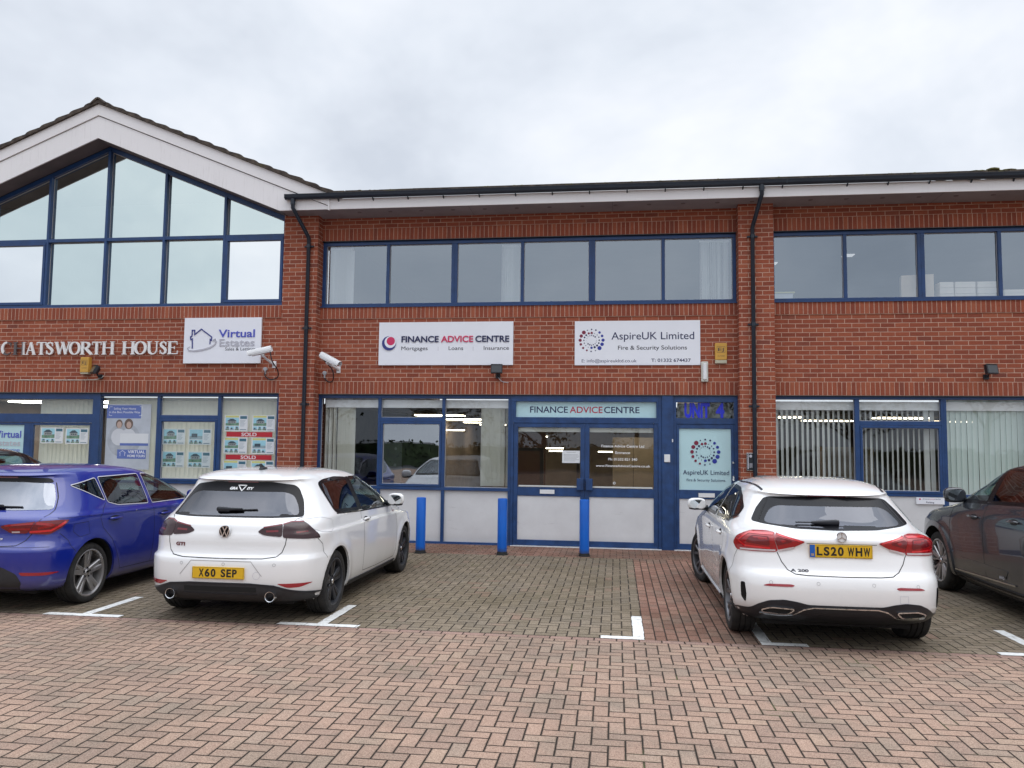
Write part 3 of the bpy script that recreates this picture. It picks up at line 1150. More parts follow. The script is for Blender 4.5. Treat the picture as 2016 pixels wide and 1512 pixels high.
# ================================================================ RIGHT UNIT
rgt = empty('office_building', (0, 0, 0), 'red brick right-hand unit with cardboard boxes behind its upper window and vertical blinds below', 'building')
b = MB()
bands(b, 7.88, 15.2, 0.0, 0.30)
b.build('brick_wall', BM, rgt)
b = MB(); b.box(15.2, 15.8, -0.225, 0.30, 0.0, 5.9); b.build('brick_pier', M['brick'], rgt)
b = MB(); b.box(7.88, 15.2, -0.018, 0.30, HD - .014, HD - .001); b.box(7.88, 15.2, -0.02, 0.28, WT2 - .010, WT2 - .001)
b.build('lintel', M['black'], rgt)
window(rgt, 7.88, 15.2, SIL, WT2 - .012, 0.04, 0.075, [(9.085, .055), (10.285, .11), (11.50, .055), (12.74, .11), (13.95, .055)], M['gl_up'], fw_=0.06)
b = MB(); b.box(7.85, 15.23, -0.035, 0.12, SIL - .018, SIL + .002); b.build('window_sill', M['blue'], rgt)
b = MB(); b.box(7.88, 15.2, 0.12, 0.42, SIL - .12, SIL + .03); b.build('inner_sill', M['white'], rgt)
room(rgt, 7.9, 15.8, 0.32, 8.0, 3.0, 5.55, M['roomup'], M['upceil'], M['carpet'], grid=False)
b = MB()
for x, y in ((8.5, 3.2), (9.85, 2.6)): b.box(x - .1, x + .1, y - .1, y + .1, 5.53, 5.545)
b.build('ceiling_or_added_light', emis('dim_panel', (1, 1, 1), .35), rgt)
room(rgt, 7.9, 15.8, 0.31, 16.5, 0.02, 2.40, M['room'], M['ceil'], M['carpet'], [(8.7, 4.3, 1.15, .3), (10.4, 6.6, 1.15, .3), (9.2, 9.5, 1.15, .3), (11.4, 4.4, 1.15, .3), (13.2, 6.6, 1.15, .3)])
window(rgt, 7.88, 15.2, 0.96, HD - .014, 0.03, 0.085, [9.22, (10.56, .085), (11.9, .055), (13.4, .085)], M['gl_low'], fw_=0.045, sash=(1,), trans={1: 2.145}, mw=0.075)
b = MB(); b.box(7.88, 15.2, 0.05, 0.115, 0.0, 0.959); b.build('infill_panel', M['panel'], rgt)
b = MB(); b.box(7.88, 15.2, 0.02, 0.12, 0.0, 0.03)
for x in (10.56, 13.4): b.box(x - .04, x + .04, 0.03, 0.12, 0.03, 0.959)
b.build('shopfront_frame', M['blue'], rgt)
b = MB(); b.box(7.95, 15.1, 0.13, 0.30, 2.36, 2.50); b.build('inner_lintel', M['white'], rgt)
blind(rgt, 7.93, 9.18, 1.0, 2.46, 0.18, M['vane_w'], step=0.083, ang=50, jitter=4, width=.085)
blind(rgt, 9.27, 10.33, 1.0, 2.46, 0.18, M['vane_w'], step=0.083, ang=52, jitter=4, width=.085)
blind(rgt, 10.30, 10.50, 1.0, 2.46, 0.18, M['vane_w'], step=0.085, ang=18, jitter=6)
blind(rgt, 10.62, 15.1, 1.0, 2.50, 0.17, M['vane_g'], step=0.085, ang=8, jitter=2)
b = MB(); b.box(9.35, 10.25, 2.6, 3.1, 0.02, 1.75); b.build('inner_partition', plain('tan_board', (0.36, 0.25, 0.13), .7), rgt)
eaves(rgt, 8.0, 15.8)
b = MB()
for i in range(150):
    x = 10.3 + 5.2 * rng.uniform() ** .8
    k_ = min(1, (x - 10.2) / 1.4)
    b.ell((x, YF + .02 + rng.uniform(0, .5), 6.075 + .085 * k_ * rng.uniform(.2, 1)), (rng.uniform(.05, .16), .09, rng.uniform(.015, .035)), 8, 5)
b.build('moss', M['moss'], rgt)
rebase(rgt, (11.8, 0, 0))

# ================================================================ LEFT UNIT (gabled)
lft = empty('office_building', (0, 0, 0), 'red brick gabled unit with tall mirrored gable window and estate agency shopfront', 'building')
YL = -0.225
b = MB()
b.box(-7.62, -0.64, YL - .006, 0.1, HD, S1 - .001, 1)
b.box(-7.62, -0.64, YL, 0.1, S1, S2 - .001, 0)
b.box(-7.62, -0.64, YL - .014, 0.1, S2, SIL, 2)
b.build('brick_wall', BM, lft)
for x0, x1 in ((-0.64, 0.0), (-8.3, -7.62)):
    b = MB(); b.box(x0, x1, YL, 0.30, 0.0, 5.9); b.build('brick_pier', M['brick'], lft)
b = MB(); b.box(-7.62, -0.64, YL - .018, 0.1, HD - .014, HD - .001); b.build('lintel', M['black'], lft)
# gable window
XC = -4.13
GF, GB = -0.215, -0.115
zt = lambda x: 7.225 - 0.408 * abs(x - XC)      # outer head line
zg = lambda x: zt(x) - 0.088
mull = [-7.65 + .03, -6.48, -5.31, -4.13, -2.97, -1.79, -0.625]
b = MB()
hw = [.03, .024, .024, .026, .024, .024, .03]
for x, h in zip(mull, hw):
    b.prism_y([(x - h, SIL + .06), (x + h, SIL + .06), (x + h, zt(x + h) - .05), (x, zt(x) - .05), (x - h, zt(x - h) - .05)], GF, GB)
for s_ in (-1, 1):
    xe = XC + s_ * 3.52
    b.prism_y([(XC, zt(XC)), (xe, zt(xe)), (xe, zg(xe)), (XC, zg(XC))][::s_], GF + .012, GB)
b.box(-7.65, -0.61, GF + .003, GB, SIL - .002, SIL + .062)
for i in range(6):
    b.box(mull[i] + hw[i], mull[i + 1] - hw[i + 1], GF + .002, GB, 5.415, 5.478)
gw = b.build('gable_window', M['blue'], lft, bevel=.004)
for i in (1, 5):
    sb = MB()
    a, c = mull[i] + hw[i], mull[i + 1] - hw[i + 1]
    s_ = .055
    za, zb = SIL + .062, 5.415
    for bx in ((a, c, za, za + s_), (a, c, zb - s_, zb), (a, a + s_, za + s_, zb - s_), (c - s_, c, za + s_, zb - s_)):
        sb.box(bx[0] + .003, bx[1] - .003, GF - .008, GB - .02, bx[2] + .001, bx[3] - .001)
    sb.build('opening_sash', M['blue'], gw, bevel=.003)
gk = MB()
for i in range(6):
    a, c = mull[i] + hw[i], mull[i + 1] - hw[i + 1]
    sash = i in (1, 5)
    s_ = .055 if sash else 0
    q = MB()
    gy = -.175 if sash else -.135
    q.quad((a + s_, gy, SIL + .062 + s_), (c - s_, gy, SIL + .062 + s_), (c - s_, gy, 5.415 - s_), (a + s_, gy, 5.415 - s_))
    q.build('pane', [M['gl_sash'] if sash else M['gl_gable']], gw)
    q = MB()
    q.quad((a, -.135, 5.478), (c, -.135, 5.478), (c, -.135, zg(c)), (a, -.135, zg(a)))
    q.build('pane', [M['gl_gable']], gw)
    for (x0, z0, x1, z1) in ((a + .004, 5.478, a + .004, zg(a)), (c - .004, 5.478, c - .004, zg(c)), (a, zg(a) - .006, c, zg(c) - .006)) + (() if sash else ((a + .004, SIL + .062, a + .004, 5.415), (c - .004, SIL + .062, c - .004, 5.415), (a, 5.41, c, 5.41))):
        gk.stroke([(x0, z0), (x1, z1)], .009, -.143, -.1385)
gk.build('gasket', M['gasket'], gw)
blind(lft, -7.5, -0.75, SIL + .1, 5.40, -0.02, M['vane_w'], step=.088, ang=25, jitter=8)
blind(lft, -6.5, -1.8, 5.52, 6.1, -0.02, M['vane_w'], step=.088, ang=25, jitter=8)
b = MB()
b.add([(-7.6, 1.2, 3), (-.6, 1.2, 3), (-.6, 1.2, 5.8), (-4.1, 1.2, 7.2), (-7.6, 1.2, 5.8)], [(0, 1, 2, 3, 4)])
b.quad((-8, -.1, 4.0), (0, -.1, 4.0), (0, 1.2, 4.0), (-8, 1.2, 4.0))
b.build('interior', M['roomup'], lft)
# barge boards
XB = -4.09
bt = lambda x, h: h - 0.4088 * abs(x - XB)
b = MB()
xr, xl = 0.34, -8.52
for s_, xe in ((1, xr), (-1, xl)):
    pts = [(XB, 7.855), (xe, bt(xe, 7.855)), (xe, bt(xe, 7.645)), (XB, 7.645)]
    b.prism_y(pts[::s_], YF - .045, YF - .002)
b.build('upper_bargeboard', M['fascia2'], lft, bevel=.003)
b = MB()
xq = XB + (7.225 - SOF) / .4088
b.prism_y([(XB, 7.632), (xr, bt(xr, 7.632)), (xr, SOF - .01), (xq, SOF - .01), (XB, 7.225)][::1], YF - .024, YF + .003)
b.prism_y([(XB, 7.632), (XB, 7.225), (2 * XB - xq, SOF - .01), (xl, SOF - .01), (xl, bt(xl, 7.632))], YF - .024, YF + .003)
b.build('bargeboard', M['fascia'], lft)
b = MB()
for s_ in (1, -1):
    vs = [(XB, YF, 7.228), (XB + s_ * (xq - XB), YF, SOF + .001), (XC + s_ * 3.53, GF + .0, zt(XC + 3.53) + .002), (XC, GF, zt(XC) + .002)]
    b.add(vs, [(0, 1, 2, 3)])
    vs2 = [(v[0], v[1], v[2] + .03) for v in vs]
    b.add(vs2, [(3, 2, 1, 0)])
b.build('gable_soffit', M['gsoffit'], lft)
b = MB()
b.box(xq, 0.35, YF + .003, 0.3, SOF + .002, SOF + .014)
b.build('soffit', M['soffit'], lft)
b = MB()
b.box(0.325, 0.352, YF - .05, YF + .002, SOF - .03, SOF + .14)
b.build('box_end', M['fascia2'], lft)
b = MB()
b.box(0.35, .36, YF - .0205, YF - .02, SOF - .0, SOF + .17)
# gable roof: sawtooth cross-section swept back
def saw(s_, x_end):
    top, bot = [], []
    n = 0
    x = XB
    k = 0
    pts = []
    g = .285
    while (x - XB) * s_ < (x_end - XB) * s_ - .02 or k == 0:
        xa = x
        xb = x + s_ * g
        za = bt(xa, 7.855) + .035
        zb = bt(xb, 7.855) + .035
        j = rng.uniform(-.004, .004)
        pts += [(xa + s_ * .0, za + .022 + j), (xa + s_ * .20, bt(xa + s_ * .20, 7.855) + .035 + .046 + j), (xa + s_ * .245, bt(xa + s_ * .245, 7.855) + .035 + .042 + j), (xb - s_ * .005, zb + .022)]
        x = xb
        k += 1
    return pts, x


b = MB()
for s_, xe in ((1, 0.42), (-1, -8.6)):
    pts, x = saw(s_, xe)
    poly = pts + [(x, bt(x, 7.855) + .002), (XB, 7.857)]
    b.prism_y(poly[::s_], YF - .085, 9.5)
rf = b.build('roof', M['tile'], lft)
b = MB()
y = YF - .10
pr = [(-.21, -.085), (-.13, .0), (-.05, .07), (.0, .085), (.05, .07), (.13, .0), (.21, -.085), (.17, -.085), (.0, .05), (-.17, -.085)]
while y < 9.4:
    b.prism_y([(XB + a * .8, 7.900 + c * .75) for a, c in pr][::-1], y, y + .44)
    y += .45
b.build('ridge_tile', M['tile'], rf)
# downpipe on left pier
downpipe(lft, -0.155, -0.30)

# --- shopfront of the left unit
YLf = YL + .035
def SX(zx, zy=600):
    # pixel column of the 3.36x study crop -> X on the glass plane (measured)
    return np.interp(zx, [0, 160, 218, 590, 625, 668, 1038, 1075, 1440, 1478, 1853], [-6.07, -5.594, -5.416, -4.29, -4.205, -4.083, -2.994, -2.885, -1.821, -1.712, -.642])


lw = window(lft, -4.205, -0.642, 0.96, HD - .014, YLf, 0.09, [(-2.94, .06), (-1.77, .06)], M['gl_left'], fw_=0.045, sash=(1,), trans={1: 2.155}, mw=.06)
b = MB()
bars(b, [(-7.62, -4.08, 2.475, HD - .0135), (-4.225, -4.08, 0.0, 2.475)], YLf - .012, YLf + .095)
bars(b, [(-6.45, -4.225, 2.04, 2.20), (-6.45, -6.38, 0, 2.04), (-6.45, -6.38, 2.20, 2.475), (-5.54, -5.47, 2.2, 2.2001)], YLf, YLf + .09)
bars(b, [(-4.08, -.642, .0, .03), (-2.97, -2.91, .03, .959), (-1.80, -1.74, .03, .959), (-.69, -.642, .03, .959)], YLf, YLf + .09)
b.build('shopfront_frame', M['blue'], lft, bevel=.004)
for x0, x1, zt_ in ((-4.08, -2.97, .959), (-2.91, -1.80, .959), (-1.74, -.69, .959), (-7.6, -6.45, 2.4)):
    b = MB(); b.box(x0, x1, YLf + .05, YLf + .07, 0.03, zt_); b.build('infill_panel', M['panel'], lft)
b = MB(); b.quad((-6.38, YLf + .05, 2.20), (-4.225, YLf + .05, 2.20), (-4.225, YLf + .05, 2.475), (-6.38, YLf + .05, 2.475)); b.build('fanlight', [M['gl_left']], lft)
for (x0, x1) in ((-6.378, -5.46), (-5.458, -4.227)):
    bb = MB()
    st0, st1 = (.08, .14) if x0 < -6 else (.045, .055)
    bars(bb, [(x0, x0 + st0, .02, 2.035), (x1 - st1, x1, .02, 2.035)], YLf + .01, YLf + .06)
    bars(bb, [(x0 + st0, x1 - st1, 1.99, 2.035), (x0 + st0, x1 - st1, .86, 1.0), (x0 + st0, x1 - st1, .02, .12)], YLf + .011, YLf + .06)
    d = bb.build('door', M['blue2'], lft, bevel=.004)
    g = MB(); g.quad((x0 + st0, YLf + .032, 1.0), (x1 - st1, YLf + .032, 1.0), (x1 - st1, YLf + .032, 1.99), (x0 + st0, YLf + .032, 1.99)); g.build('pane', [M['cyan'] if x0 < -6 else M['gl_left']], d)
    g = MB(); g.box(x0 + st0, x1 - st1, YLf + .028, YLf + .038, .12, .86); g.build('kick_panel', [M['panel']], d)
    if x0 < -6:
        g = MB()
        fit(g, 'Virtual', -6.20, -5.665, 1.75, 1.88, YLf + .026, 0, off=.015)
        fit(g, 'Estates', -6.20, -5.67, 1.60, 1.71, YLf + .026, 1, off=.015)
        fit(g, 'Sales & Lettings', -6.22, -5.675, 1.50, 1.555, YLf + .026, 0)
        g.build('lettering', [M['vblue'], M['silver']], d)
room(lft, -8.2, -0.66, .12, 9, 0.02, 2.52, M['room'], M['ceil'], M['carpet'], [(x, y, 1.2, .6) for x in (-6.6, -4.8, -3.0, -1.4) for y in (1.6, 3.6)], lit=M['panel_l2'])  # unseen light panels, made stronger to brighten the blinds from behind
blind(lft, -5.42, -4.27, 0.9, 2.46, 0.02, M['vane'], step=.085, ang=38, jitter=3)
blind(lft, -4.06, -0.68, 1.0, 2.46, 0.02, M['vane'], step=.086, ang=24, jitter=3)
rebase(lft, (-4.1, -0.2, 0))

# ================================================================ SIGNS AND FITTINGS ON THE WALL
def board(name, x0, x1, z0, z1, y, th, label, cat, mat=None, group=None, rim=None):
    o = empty(name, ((x0 + x1) / 2, y, (z0 + z1) / 2), label, cat, group)
    b = MB(); b.box(x0, x1, y - th, y - .001, z0, z1)
    p = b.build('board', mat or M['signw'], o, bevel=.003, shift=tuple(o.location))
    return o


def onto(b, name, mats, root):
    return b.build(name, mats, root, shift=tuple(root.location))


# finance sign
fs = board('wall_sign', 1.108, 3.517, 3.105, 3.870, -0.006, .03, 'white board reading Finance Advice Centre with a pink and navy circle emblem', 'sign')
GX = lambda zx: 1.108 + (zx - 30) / (1437 - 30) * 2.409
GZ = lambda zy: 3.870 - (zy - 291) / (738 - 291) * .765
yy = -.048
b = MB()
fit(b, 'FINANCE', GX(272), GX(665), GZ(501), GZ(437), yy, 0, off=.02, dy=.010)
fit(b, 'CENTRE', GX(1048), GX(1397), GZ(501), GZ(437), yy, 0, off=.02, dy=.010)
fit(b, 'ADVICE', GX(690), GX(1025), GZ(501), GZ(437), yy, 1, off=.018, dy=.010)
fit(b, 'Mortgages', GX(272), GX(550), GZ(582), GZ(544), -.0385, 2)
fit(b, 'Loans', GX(770), GX(922), GZ(582), GZ(544), -.0385, 2)
fit(b, 'Insurance', GX(1135), GX(1395), GZ(582), GZ(544), -.0385, 2)
for q in (660, 1025): b.stroke([(GX(q), GZ(548)), (GX(q), GZ(590))], .006, -.039, -.038, 3)
onto(b, 'lettering', [M['navy'], M['pink'], M['dark_t'], M['silver']], fs)
b = MB()
cx, cz, k = GX(140), GZ(510), 2.409 / 1407
b.disc(cx, cz, 74 * k, -.050, 40, 0, dy=.012)
b.disc(cx + 14 * k, cz + 12 * k, 61 * k, -.0508, 40, 1)
b.disc(cx + 20 * k, cz + 22 * k, 44 * k, -.0516, 36, 2)
onto(b, 'emblem', [M['navy2'], M['signw'], M['pink']], fs)

asg = board('wall_sign', 4.585, 6.702, 3.10, 3.863, -0.006, .012, 'white board reading AspireUK Limited with a ring of red and blue dots', 'sign')
AX = lambda zx: 4.585 + (zx - 168) / (1478 - 168) * 2.117
AZ = lambda zy: 3.863 - (zy - 278) / (738 - 278) * .763
b = MB()
fit(b, 'AspireUK Limited', AX(556), AX(1416), AZ(472), AZ(396), -.0195, 0, off=.004)
fit(b, 'Fire & Security Solutions', AX(625), AX(1341), AZ(578), AZ(536), -.0195, 1, off=.006)
fit(b, 'E: info@aspireukltd.co.uk', AX(243), AX(820), AZ(708), AZ(676), -.0195, 0)
fit(b, 'T: 01332 674437', AX(972), AX(1380), AZ(705), AZ(671), -.0195, 0, off=.014)
onto(b, 'lettering', [M['navy'], M['dark_t']], asg)
b = MB()
dots(b, AX(347), AZ(480), 2.117 / 1310, -.0195)
onto(b, 'emblem', [M['royal'], M['maroon'], M['navy']], asg)

vs_ = board('wall_sign', -2.450, -0.985, 3.120, 3.945, YL - .022, .035, 'white board reading Virtual Estates with a blue house outline and silver swoosh', 'sign')
VX = lambda zx, zy=500: -2.450 + (zx - (175 - (zy - 145) * .078)) / 1430 * 1.465
VZ = lambda zy: 3.945 - (zy - 145) / (1010 - 145) * .825
yv = YL - .066
b = MB()
fit(b, 'Virtual', VX(800, 440), VX(1468, 440), VZ(518), VZ(372), yv, 0, off=.012, dy=.006)
fit(b, 'Estates', VX(808, 620), VX(1455, 620), VZ(686), VZ(550), yv, 1, off=.008, dy=.006)
fit(b, 'Sales & Lettings', VX(905, 740), VX(1462, 740), VZ(768), VZ(712), YL - .0585, 2, off=.004)
onto(b, 'lettering', [M['vblue'], M['silver'], M['dark_t']], vs_)
b = MB()
H = lambda pts, w: b.stroke([(VX(x, y), VZ(y)) for x, y in pts], w, yv, yv + .007)
H([(295, 728), (305, 545), (275, 560), (272, 505), (300, 490), (310, 380), (355, 380), (350, 465), (480, 360), (668, 510), (660, 575), (638, 555), (628, 650)], .019)
o = onto(b, 'house_outline', [M['navy2']], vs_)
b = MB()
pts = [(250, 690), (205, 725), (230, 765), (330, 775), (480, 755), (620, 715), (720, 655), (755, 600), (735, 565), (690, 575)]
b.stroke([(VX(x, y), VZ(y)) for x, y in pts], [.004, .014, .022, .028, .032, .030, .022, .014, .010, .004], yv, yv + .012)
b.stroke([(VX(740, 545), VZ(545)), (VX(690, 572), VZ(572)), (VX(735, 610), VZ(610))], .012, yv - .002, yv + .008)
onto(b, 'swoosh', [M['silver']], vs_)

# raised serif letters, built from thick and thin strokes
LET = empty('wall_lettering', (-4.3, YL, 3.4), 'row of raised white serif letters reading Chatsworth House on the brick', 'sign')
TK, TN, SF = .20, .07, .09      # heavy stroke, hairline, serif (in cap heights)


def serif(x, z, w=.34):
    return [([(x - w / 2, z), (x + w / 2, z)], .05)]


def arc(cx, cz, rx, rz, a0, a1, n=20):
    return [(cx + rx * math.cos(R(a0 + (a1 - a0) * i / n)), cz + rz * math.sin(R(a0 + (a1 - a0) * i / n))) for i in range(n + 1)]


def wv(n, a, b_, mid_):
    return [a + (mid_ - a) * math.sin(math.pi * i / (n)) if True else 0 for i in range(n + 1)]


GL = {
    'C': (1.0, [(arc(.50, .5, .42, .47, 48, 312, 24), wv(24, .05, .05, .21)), ([(.79, .68), (.82, .97)], .05), ([(.80, .08), (.82, .22)], .04)]),
    'H': (1.02, [([(.20, .02), (.20, .98)], TK), ([(.82, .02), (.82, .98)], TK), ([(.20, .52), (.82, .52)], TN)] + serif(.2, .025) + serif(.2, .975) + serif(.82, .025) + serif(.82, .975)),
    'A': (.96, [([(.10, .02), (.46, .98)], .08), ([(.44, .97), (.80, .02)], TK), ([(.22, .34), (.66, .34)], TN)] + serif(.12, .025, .28) + serif(.80, .025, .34)),
    'T': (.86, [([(.43, .02), (.43, .96)], TK), ([(.06, .955), (.80, .955)], .08), ([(.06, .98), (.05, .74)], .045), ([(.80, .98), (.81, .74)], .045)] + serif(.43, .025, .36)),
    'S': (.68, [([(.56, .72), (.52, .88), (.38, .955), (.22, .92), (.13, .80), (.16, .67), (.32, .55), (.48, .44), (.57, .30), (.53, .14), (.38, .045), (.22, .07), (.12, .18), (.10, .28)], [.04, .07, .09, .12, .17, .20, .20, .20, .19, .16, .11, .08, .06, .04]), ([(.57, .66), (.58, .96)], .045), ([(.09, .34), (.08, .04)], .045)]),
    'W': (1.32, [([(.12, .98), (.40, .03)], TK), ([(.40, .03), (.66, .98)], .08), ([(.62, .98), (.90, .03)], TK), ([(.90, .03), (1.16, .98)], .08)] + serif(.12, .975, .32) + serif(.62, .975, .30) + serif(1.16, .975, .26)),
    'O': (1.06, [(arc(.53, .5, .43, .47, 90, 450, 36), [.06 + .16 * abs(math.cos(R(90 + 360 * i / 36))) for i in range(37)])]),
    'R': (1.0, [([(.20, .02), (.20, .98)], TK), ([(.20, .955), (.44, .955), (.60, .90), (.67, .74), (.60, .58), (.44, .51), (.20, .51)], [.06, .08, .15, .20, .15, .08, .06]), ([(.42, .50), (.84, .03)], .19)] + serif(.2, .025) + serif(.14, .975, .2) + serif(.88, .025, .18)),
    'U': (1.0, [([(.22, .98), (.22, .34), (.27, .15), (.40, .05), (.56, .035), (.70, .10), (.79, .25), (.80, .40), (.80, .98)], [.20, .20, .17, .13, .09, .08, .08, .08, .08])] + serif(.22, .975) + serif(.80, .975, .28)),
    'E': (.86, [([(.20, .02), (.20, .98)], TK), ([(.16, .955), (.74, .955)], .07), ([(.20, .51), (.56, .51)], .06), ([(.16, .045), (.78, .045)], .07), ([(.74, .98), (.75, .74)], .045), ([(.78, .02), (.80, .28)], .045), ([(.56, .62), (.56, .40)], .04)] + serif(.14, .975, .2) + serif(.14, .025, .2)),
}


def peeled():
    n = N('peeled_letter_paint')
    x, y, z, P = n.pos()
    f = n.noise(P, 9.0, 4, 0.7)
    a = n.m2('ADD', n.m2('MULTIPLY', n.m2('ADD', x, 6.045), 3.2), n.m2('MULTIPLY', n.m2('SUBTRACT', z, 3.42), -1.1))
    mk = n.m2('MULTIPLY', n.sstep(n.m2('ADD', a, n.m2('MULTIPLY_ADD', f, .5, -.25)), .12, .16), n.sstep(n.m2('ADD', x, 5.66), .05, .0))
    n.col(n.mix(mk, (0.80, 0.80, 0.80), (0.10, 0.09, 0.095)))
    n.set(rough=0.45)
    return n.m


M['letter'] = peeled()
HX = lambda zx: -6.083 + (zx - 22) / (1970 - 22) * (3.527)
for ch, a, c in [('C', 22, 150), ('H', 150, 297), ('A', 300, 410), ('T', 415, 530), ('S', 522, 610), ('W', 622, 803), ('O', 780, 906), ('R', 900, 1052), ('T', 1030, 1140), ('H', 1138, 1285), ('H', 1358, 1510), ('O', 1495, 1628), ('U', 1624, 1765), ('S', 1765, 1848), ('E', 1848, 1970)]:
    wd, st = GL[ch]
    b = MB()
    x0, x1 = HX(a), HX(c)
    sc = (x1 - x0) / wd
    z0, hh = 3.288, .238
    for i, (pts, w) in enumerate(st):
        if isinstance(w, list): w2 = [q * (hh * .55 + sc * .45) for q in w]
        else: w2 = w * (hh * .5 + sc * .5)
        b.stroke([(x0 + p[0] * sc, z0 + p[1] * hh) for p in pts], w2, YL - .052 - i * .0006, YL - .030, 0)
    onto(b, 'letter', [M['letter']], LET)

small = board('parking_sign', 10.10, 10.53, 0.845, 0.952, 0.028, .006, 'small white company parking sign below the right-hand window', 'sign', group=None)
b = MB()
fit(b, 'FINANCE', 10.20, 10.30, .920, .934, .0205, 0)
fit(b, 'ADVICE', 10.302, 10.38, .920, .934, .0205, 1)
fit(b, 'CENTRE', 10.382, 10.47, .920, .934, .0205, 0)
fit(b, 'Parking', 10.25, 10.37, .862, .890, .0205, 0)
b.disc(10.155, .925, .014, .0205, 14, 1)
onto(b, 'lettering', [M['navy'], M['pink']], small)


# --- yellow bell boxes
M['yellow'] = plain('alarm_yellow', (0.60, 0.33, 0.055), 0.45, var=0.06)
def bellbox(x0, x1, z0, z1, y, d, label, square):
    o = empty('alarm_box', ((x0 + x1) / 2, y, (z0 + z1) / 2), label, 'alarm box', 'alarm boxes on the brick wall')
    b = MB()
    zc = z0 + (z1 - z0) * (.10 if square else .17)
    cx = (x0 + x1) / 2
    if square: b.box(x0, x1, y - d, y, zc, z1)
    else: b.prism_y([(x0 + .006, zc), (x1 - .006, zc), (x1 - .002, zc + .06), (x1, z1 - .012), (x1 - .015, z1), (x0 + .015, z1), (x0, z1 - .012), (x0 + .002, zc + .06)][::-1], y - d, y)
    b.build('cover', M['yellow'], o, bevel=.008, shift=tuple(o.location))
    b = MB(); b.box(x0 + .004, x1 - .004, y - d + .006, y, z0, zc - .001)
    b.build('lens', plain('bell_lens', (0.50, 0.48, 0.36), .3), o, bevel=.008, shift=tuple(o.location))
    b = MB()
    w, h = x1 - x0, z1 - z0
    f = y - d - .001
    fit(b, 'EJ', cx - w * .24, cx + w * .22, z0 + h * .60, z0 + h * .76, f, 0, off=.004)
    for p in ([(cx - w * .33, z0 + h * .82), (cx + w * .33, z0 + h * .82), (cx + w * .33, z0 + h * .53), (cx - w * .33, z0 + h * .53), (cx - w * .33, z0 + h * .82)],): b.stroke(p, .004, f, f + .001)
    fit(b, 'ALARMS', cx - w * .30, cx + w * .30, z0 + h * .34, z0 + h * .38, f, 0, off=.01)
    onto(b, 'lettering', [M['dark_t']], o)
    return o


bellbox(6.937, 7.137, 3.125, 3.468, -.002, .06, 'yellow alarm box on the wall right of the AspireUK board', False)
bellbox(-4.43, -4.265, 2.925, 3.235, YL - .002, .10, 'yellow alarm box under the raised white lettering beside a floodlight', True)

# bulkhead tube light
o = empty('bulkhead_light', (6.768, 0, 2.985), 'slim white vertical bulkhead light at the corner of the AspireUK board', 'wall light')
b = MB(); b.box(6.711, 6.825, -.06, -.002, 2.815, 3.157); b.build('housing', M['vane'], o, bevel=.012, shift=tuple(o.location))
b = MB(); b.box(6.738, 6.800, -.085, -.055, 2.85, 3.125); b.build('diffuser', M['white'], o, bevel=.012, shift=tuple(o.location))

# floodlights
M['lampglass'] = plain('floodlight_glass', (0.06, 0.065, 0.07), 0.15, var=0)
def flood(x, z, y, rz, tilt, label, s=1.0):
    o = empty('floodlight', (x, y, z), label, 'floodlight', 'floodlights on the brick wall', 0)
    Mx = Matrix.Translation(Vector((x, y - .17 * s, z))) @ Matrix.Rotation(R(rz), 4, 'Z') @ Matrix.Rotation(R(tilt), 4, 'X') @ Matrix.Diagonal((s, s, s, 1))
    b = MB()
    vs = []
    for yy_, hx, hz in ((-.05, .10, .075), (.0, .10, .075), (.05, .07, .05)):
        vs += [(-hx, yy_, -hz), (hx, yy_, -hz), (hx, yy_, hz), (-hx, yy_, hz)]
    fs = [(0, 3, 2, 1), (8, 9, 10, 11)] + [(i * 4 + k, i * 4 + (k + 1) % 4, (i + 1) * 4 + (k + 1) % 4, (i + 1) * 4 + k) for i in range(2) for k in range(4)]
    b.add([tuple(Mx @ Vector(v)) for v in vs], fs)
    b.box(-.10, .10, -.06, .03, .075, .082, M=Mx)
    b.build('housing', M['black'], o, bevel=.006, shift=(x, y, z))
    b = MB(); b.box(-.085, .085, -.0535, -.0505, -.06, .06, M=Mx); b.build('glass', M['lampglass'], o, shift=(x, y, z))
    b = MB()
    b.tube([(x, y - .13 * s, z - .05), (x, y - .09, z - .10), (x, y - .012, z - .10)], .012, 8)
    b.box(x - .04, x + .04, y - .03, y, z - .14, z - .06)
    b.build('bracket', M['black'], o, shift=(x, y, z))
    return o


def cable(root, pts, r=.006, mat=None):
    b = MB(); b.tube(pts, r, 7); return b.build('cable', mat or M['black'], root, smooth=True, shift=tuple(root.location))


def spl(P, n=8):
    out = []
    for i in range(len(P) - 1):
        p0, p1, p2, p3 = [Vector(P[max(0, min(len(P) - 1, i + k))]) for k in (-1, 0, 1, 2)]
        for k in range(n):
            t = k / n
            out.append(tuple(.5 * ((2 * p1) + (-p0 + p2) * t + (2 * p0 - 5 * p1 + 4 * p2 - p3) * t * t + (-p0 + 3 * p1 - 3 * p2 + p3) * t ** 3)))
    out.append(tuple(P[-1]))
    return out


f1 = flood(3.255, 3.015, 0, 4, -10, 'small black floodlight on the wall under the Finance Advice Centre board')
cable(f1, spl([(3.26, -.02, 2.90), (3.29, -.03, 2.85), (3.34, -.012, 2.815), (3.44, -.010, 2.80)]), .006, M['silver'])
f2 = flood(11.20, 3.0, 0, 18, -12, 'small black floodlight on the right unit above its shop window')
f3 = flood(-4.07, 2.985, YL, -38, -25, 'small black floodlight beside the left yellow alarm box')
cable(f3, spl([(-4.0, YL - .03, 2.90), (-4.08, YL - .02, 2.845), (-4.25, YL - .012, 2.828), (-4.6, YL - .01, 2.822), (-5.8, YL - .01, 2.822)]), .007, M['vane'])


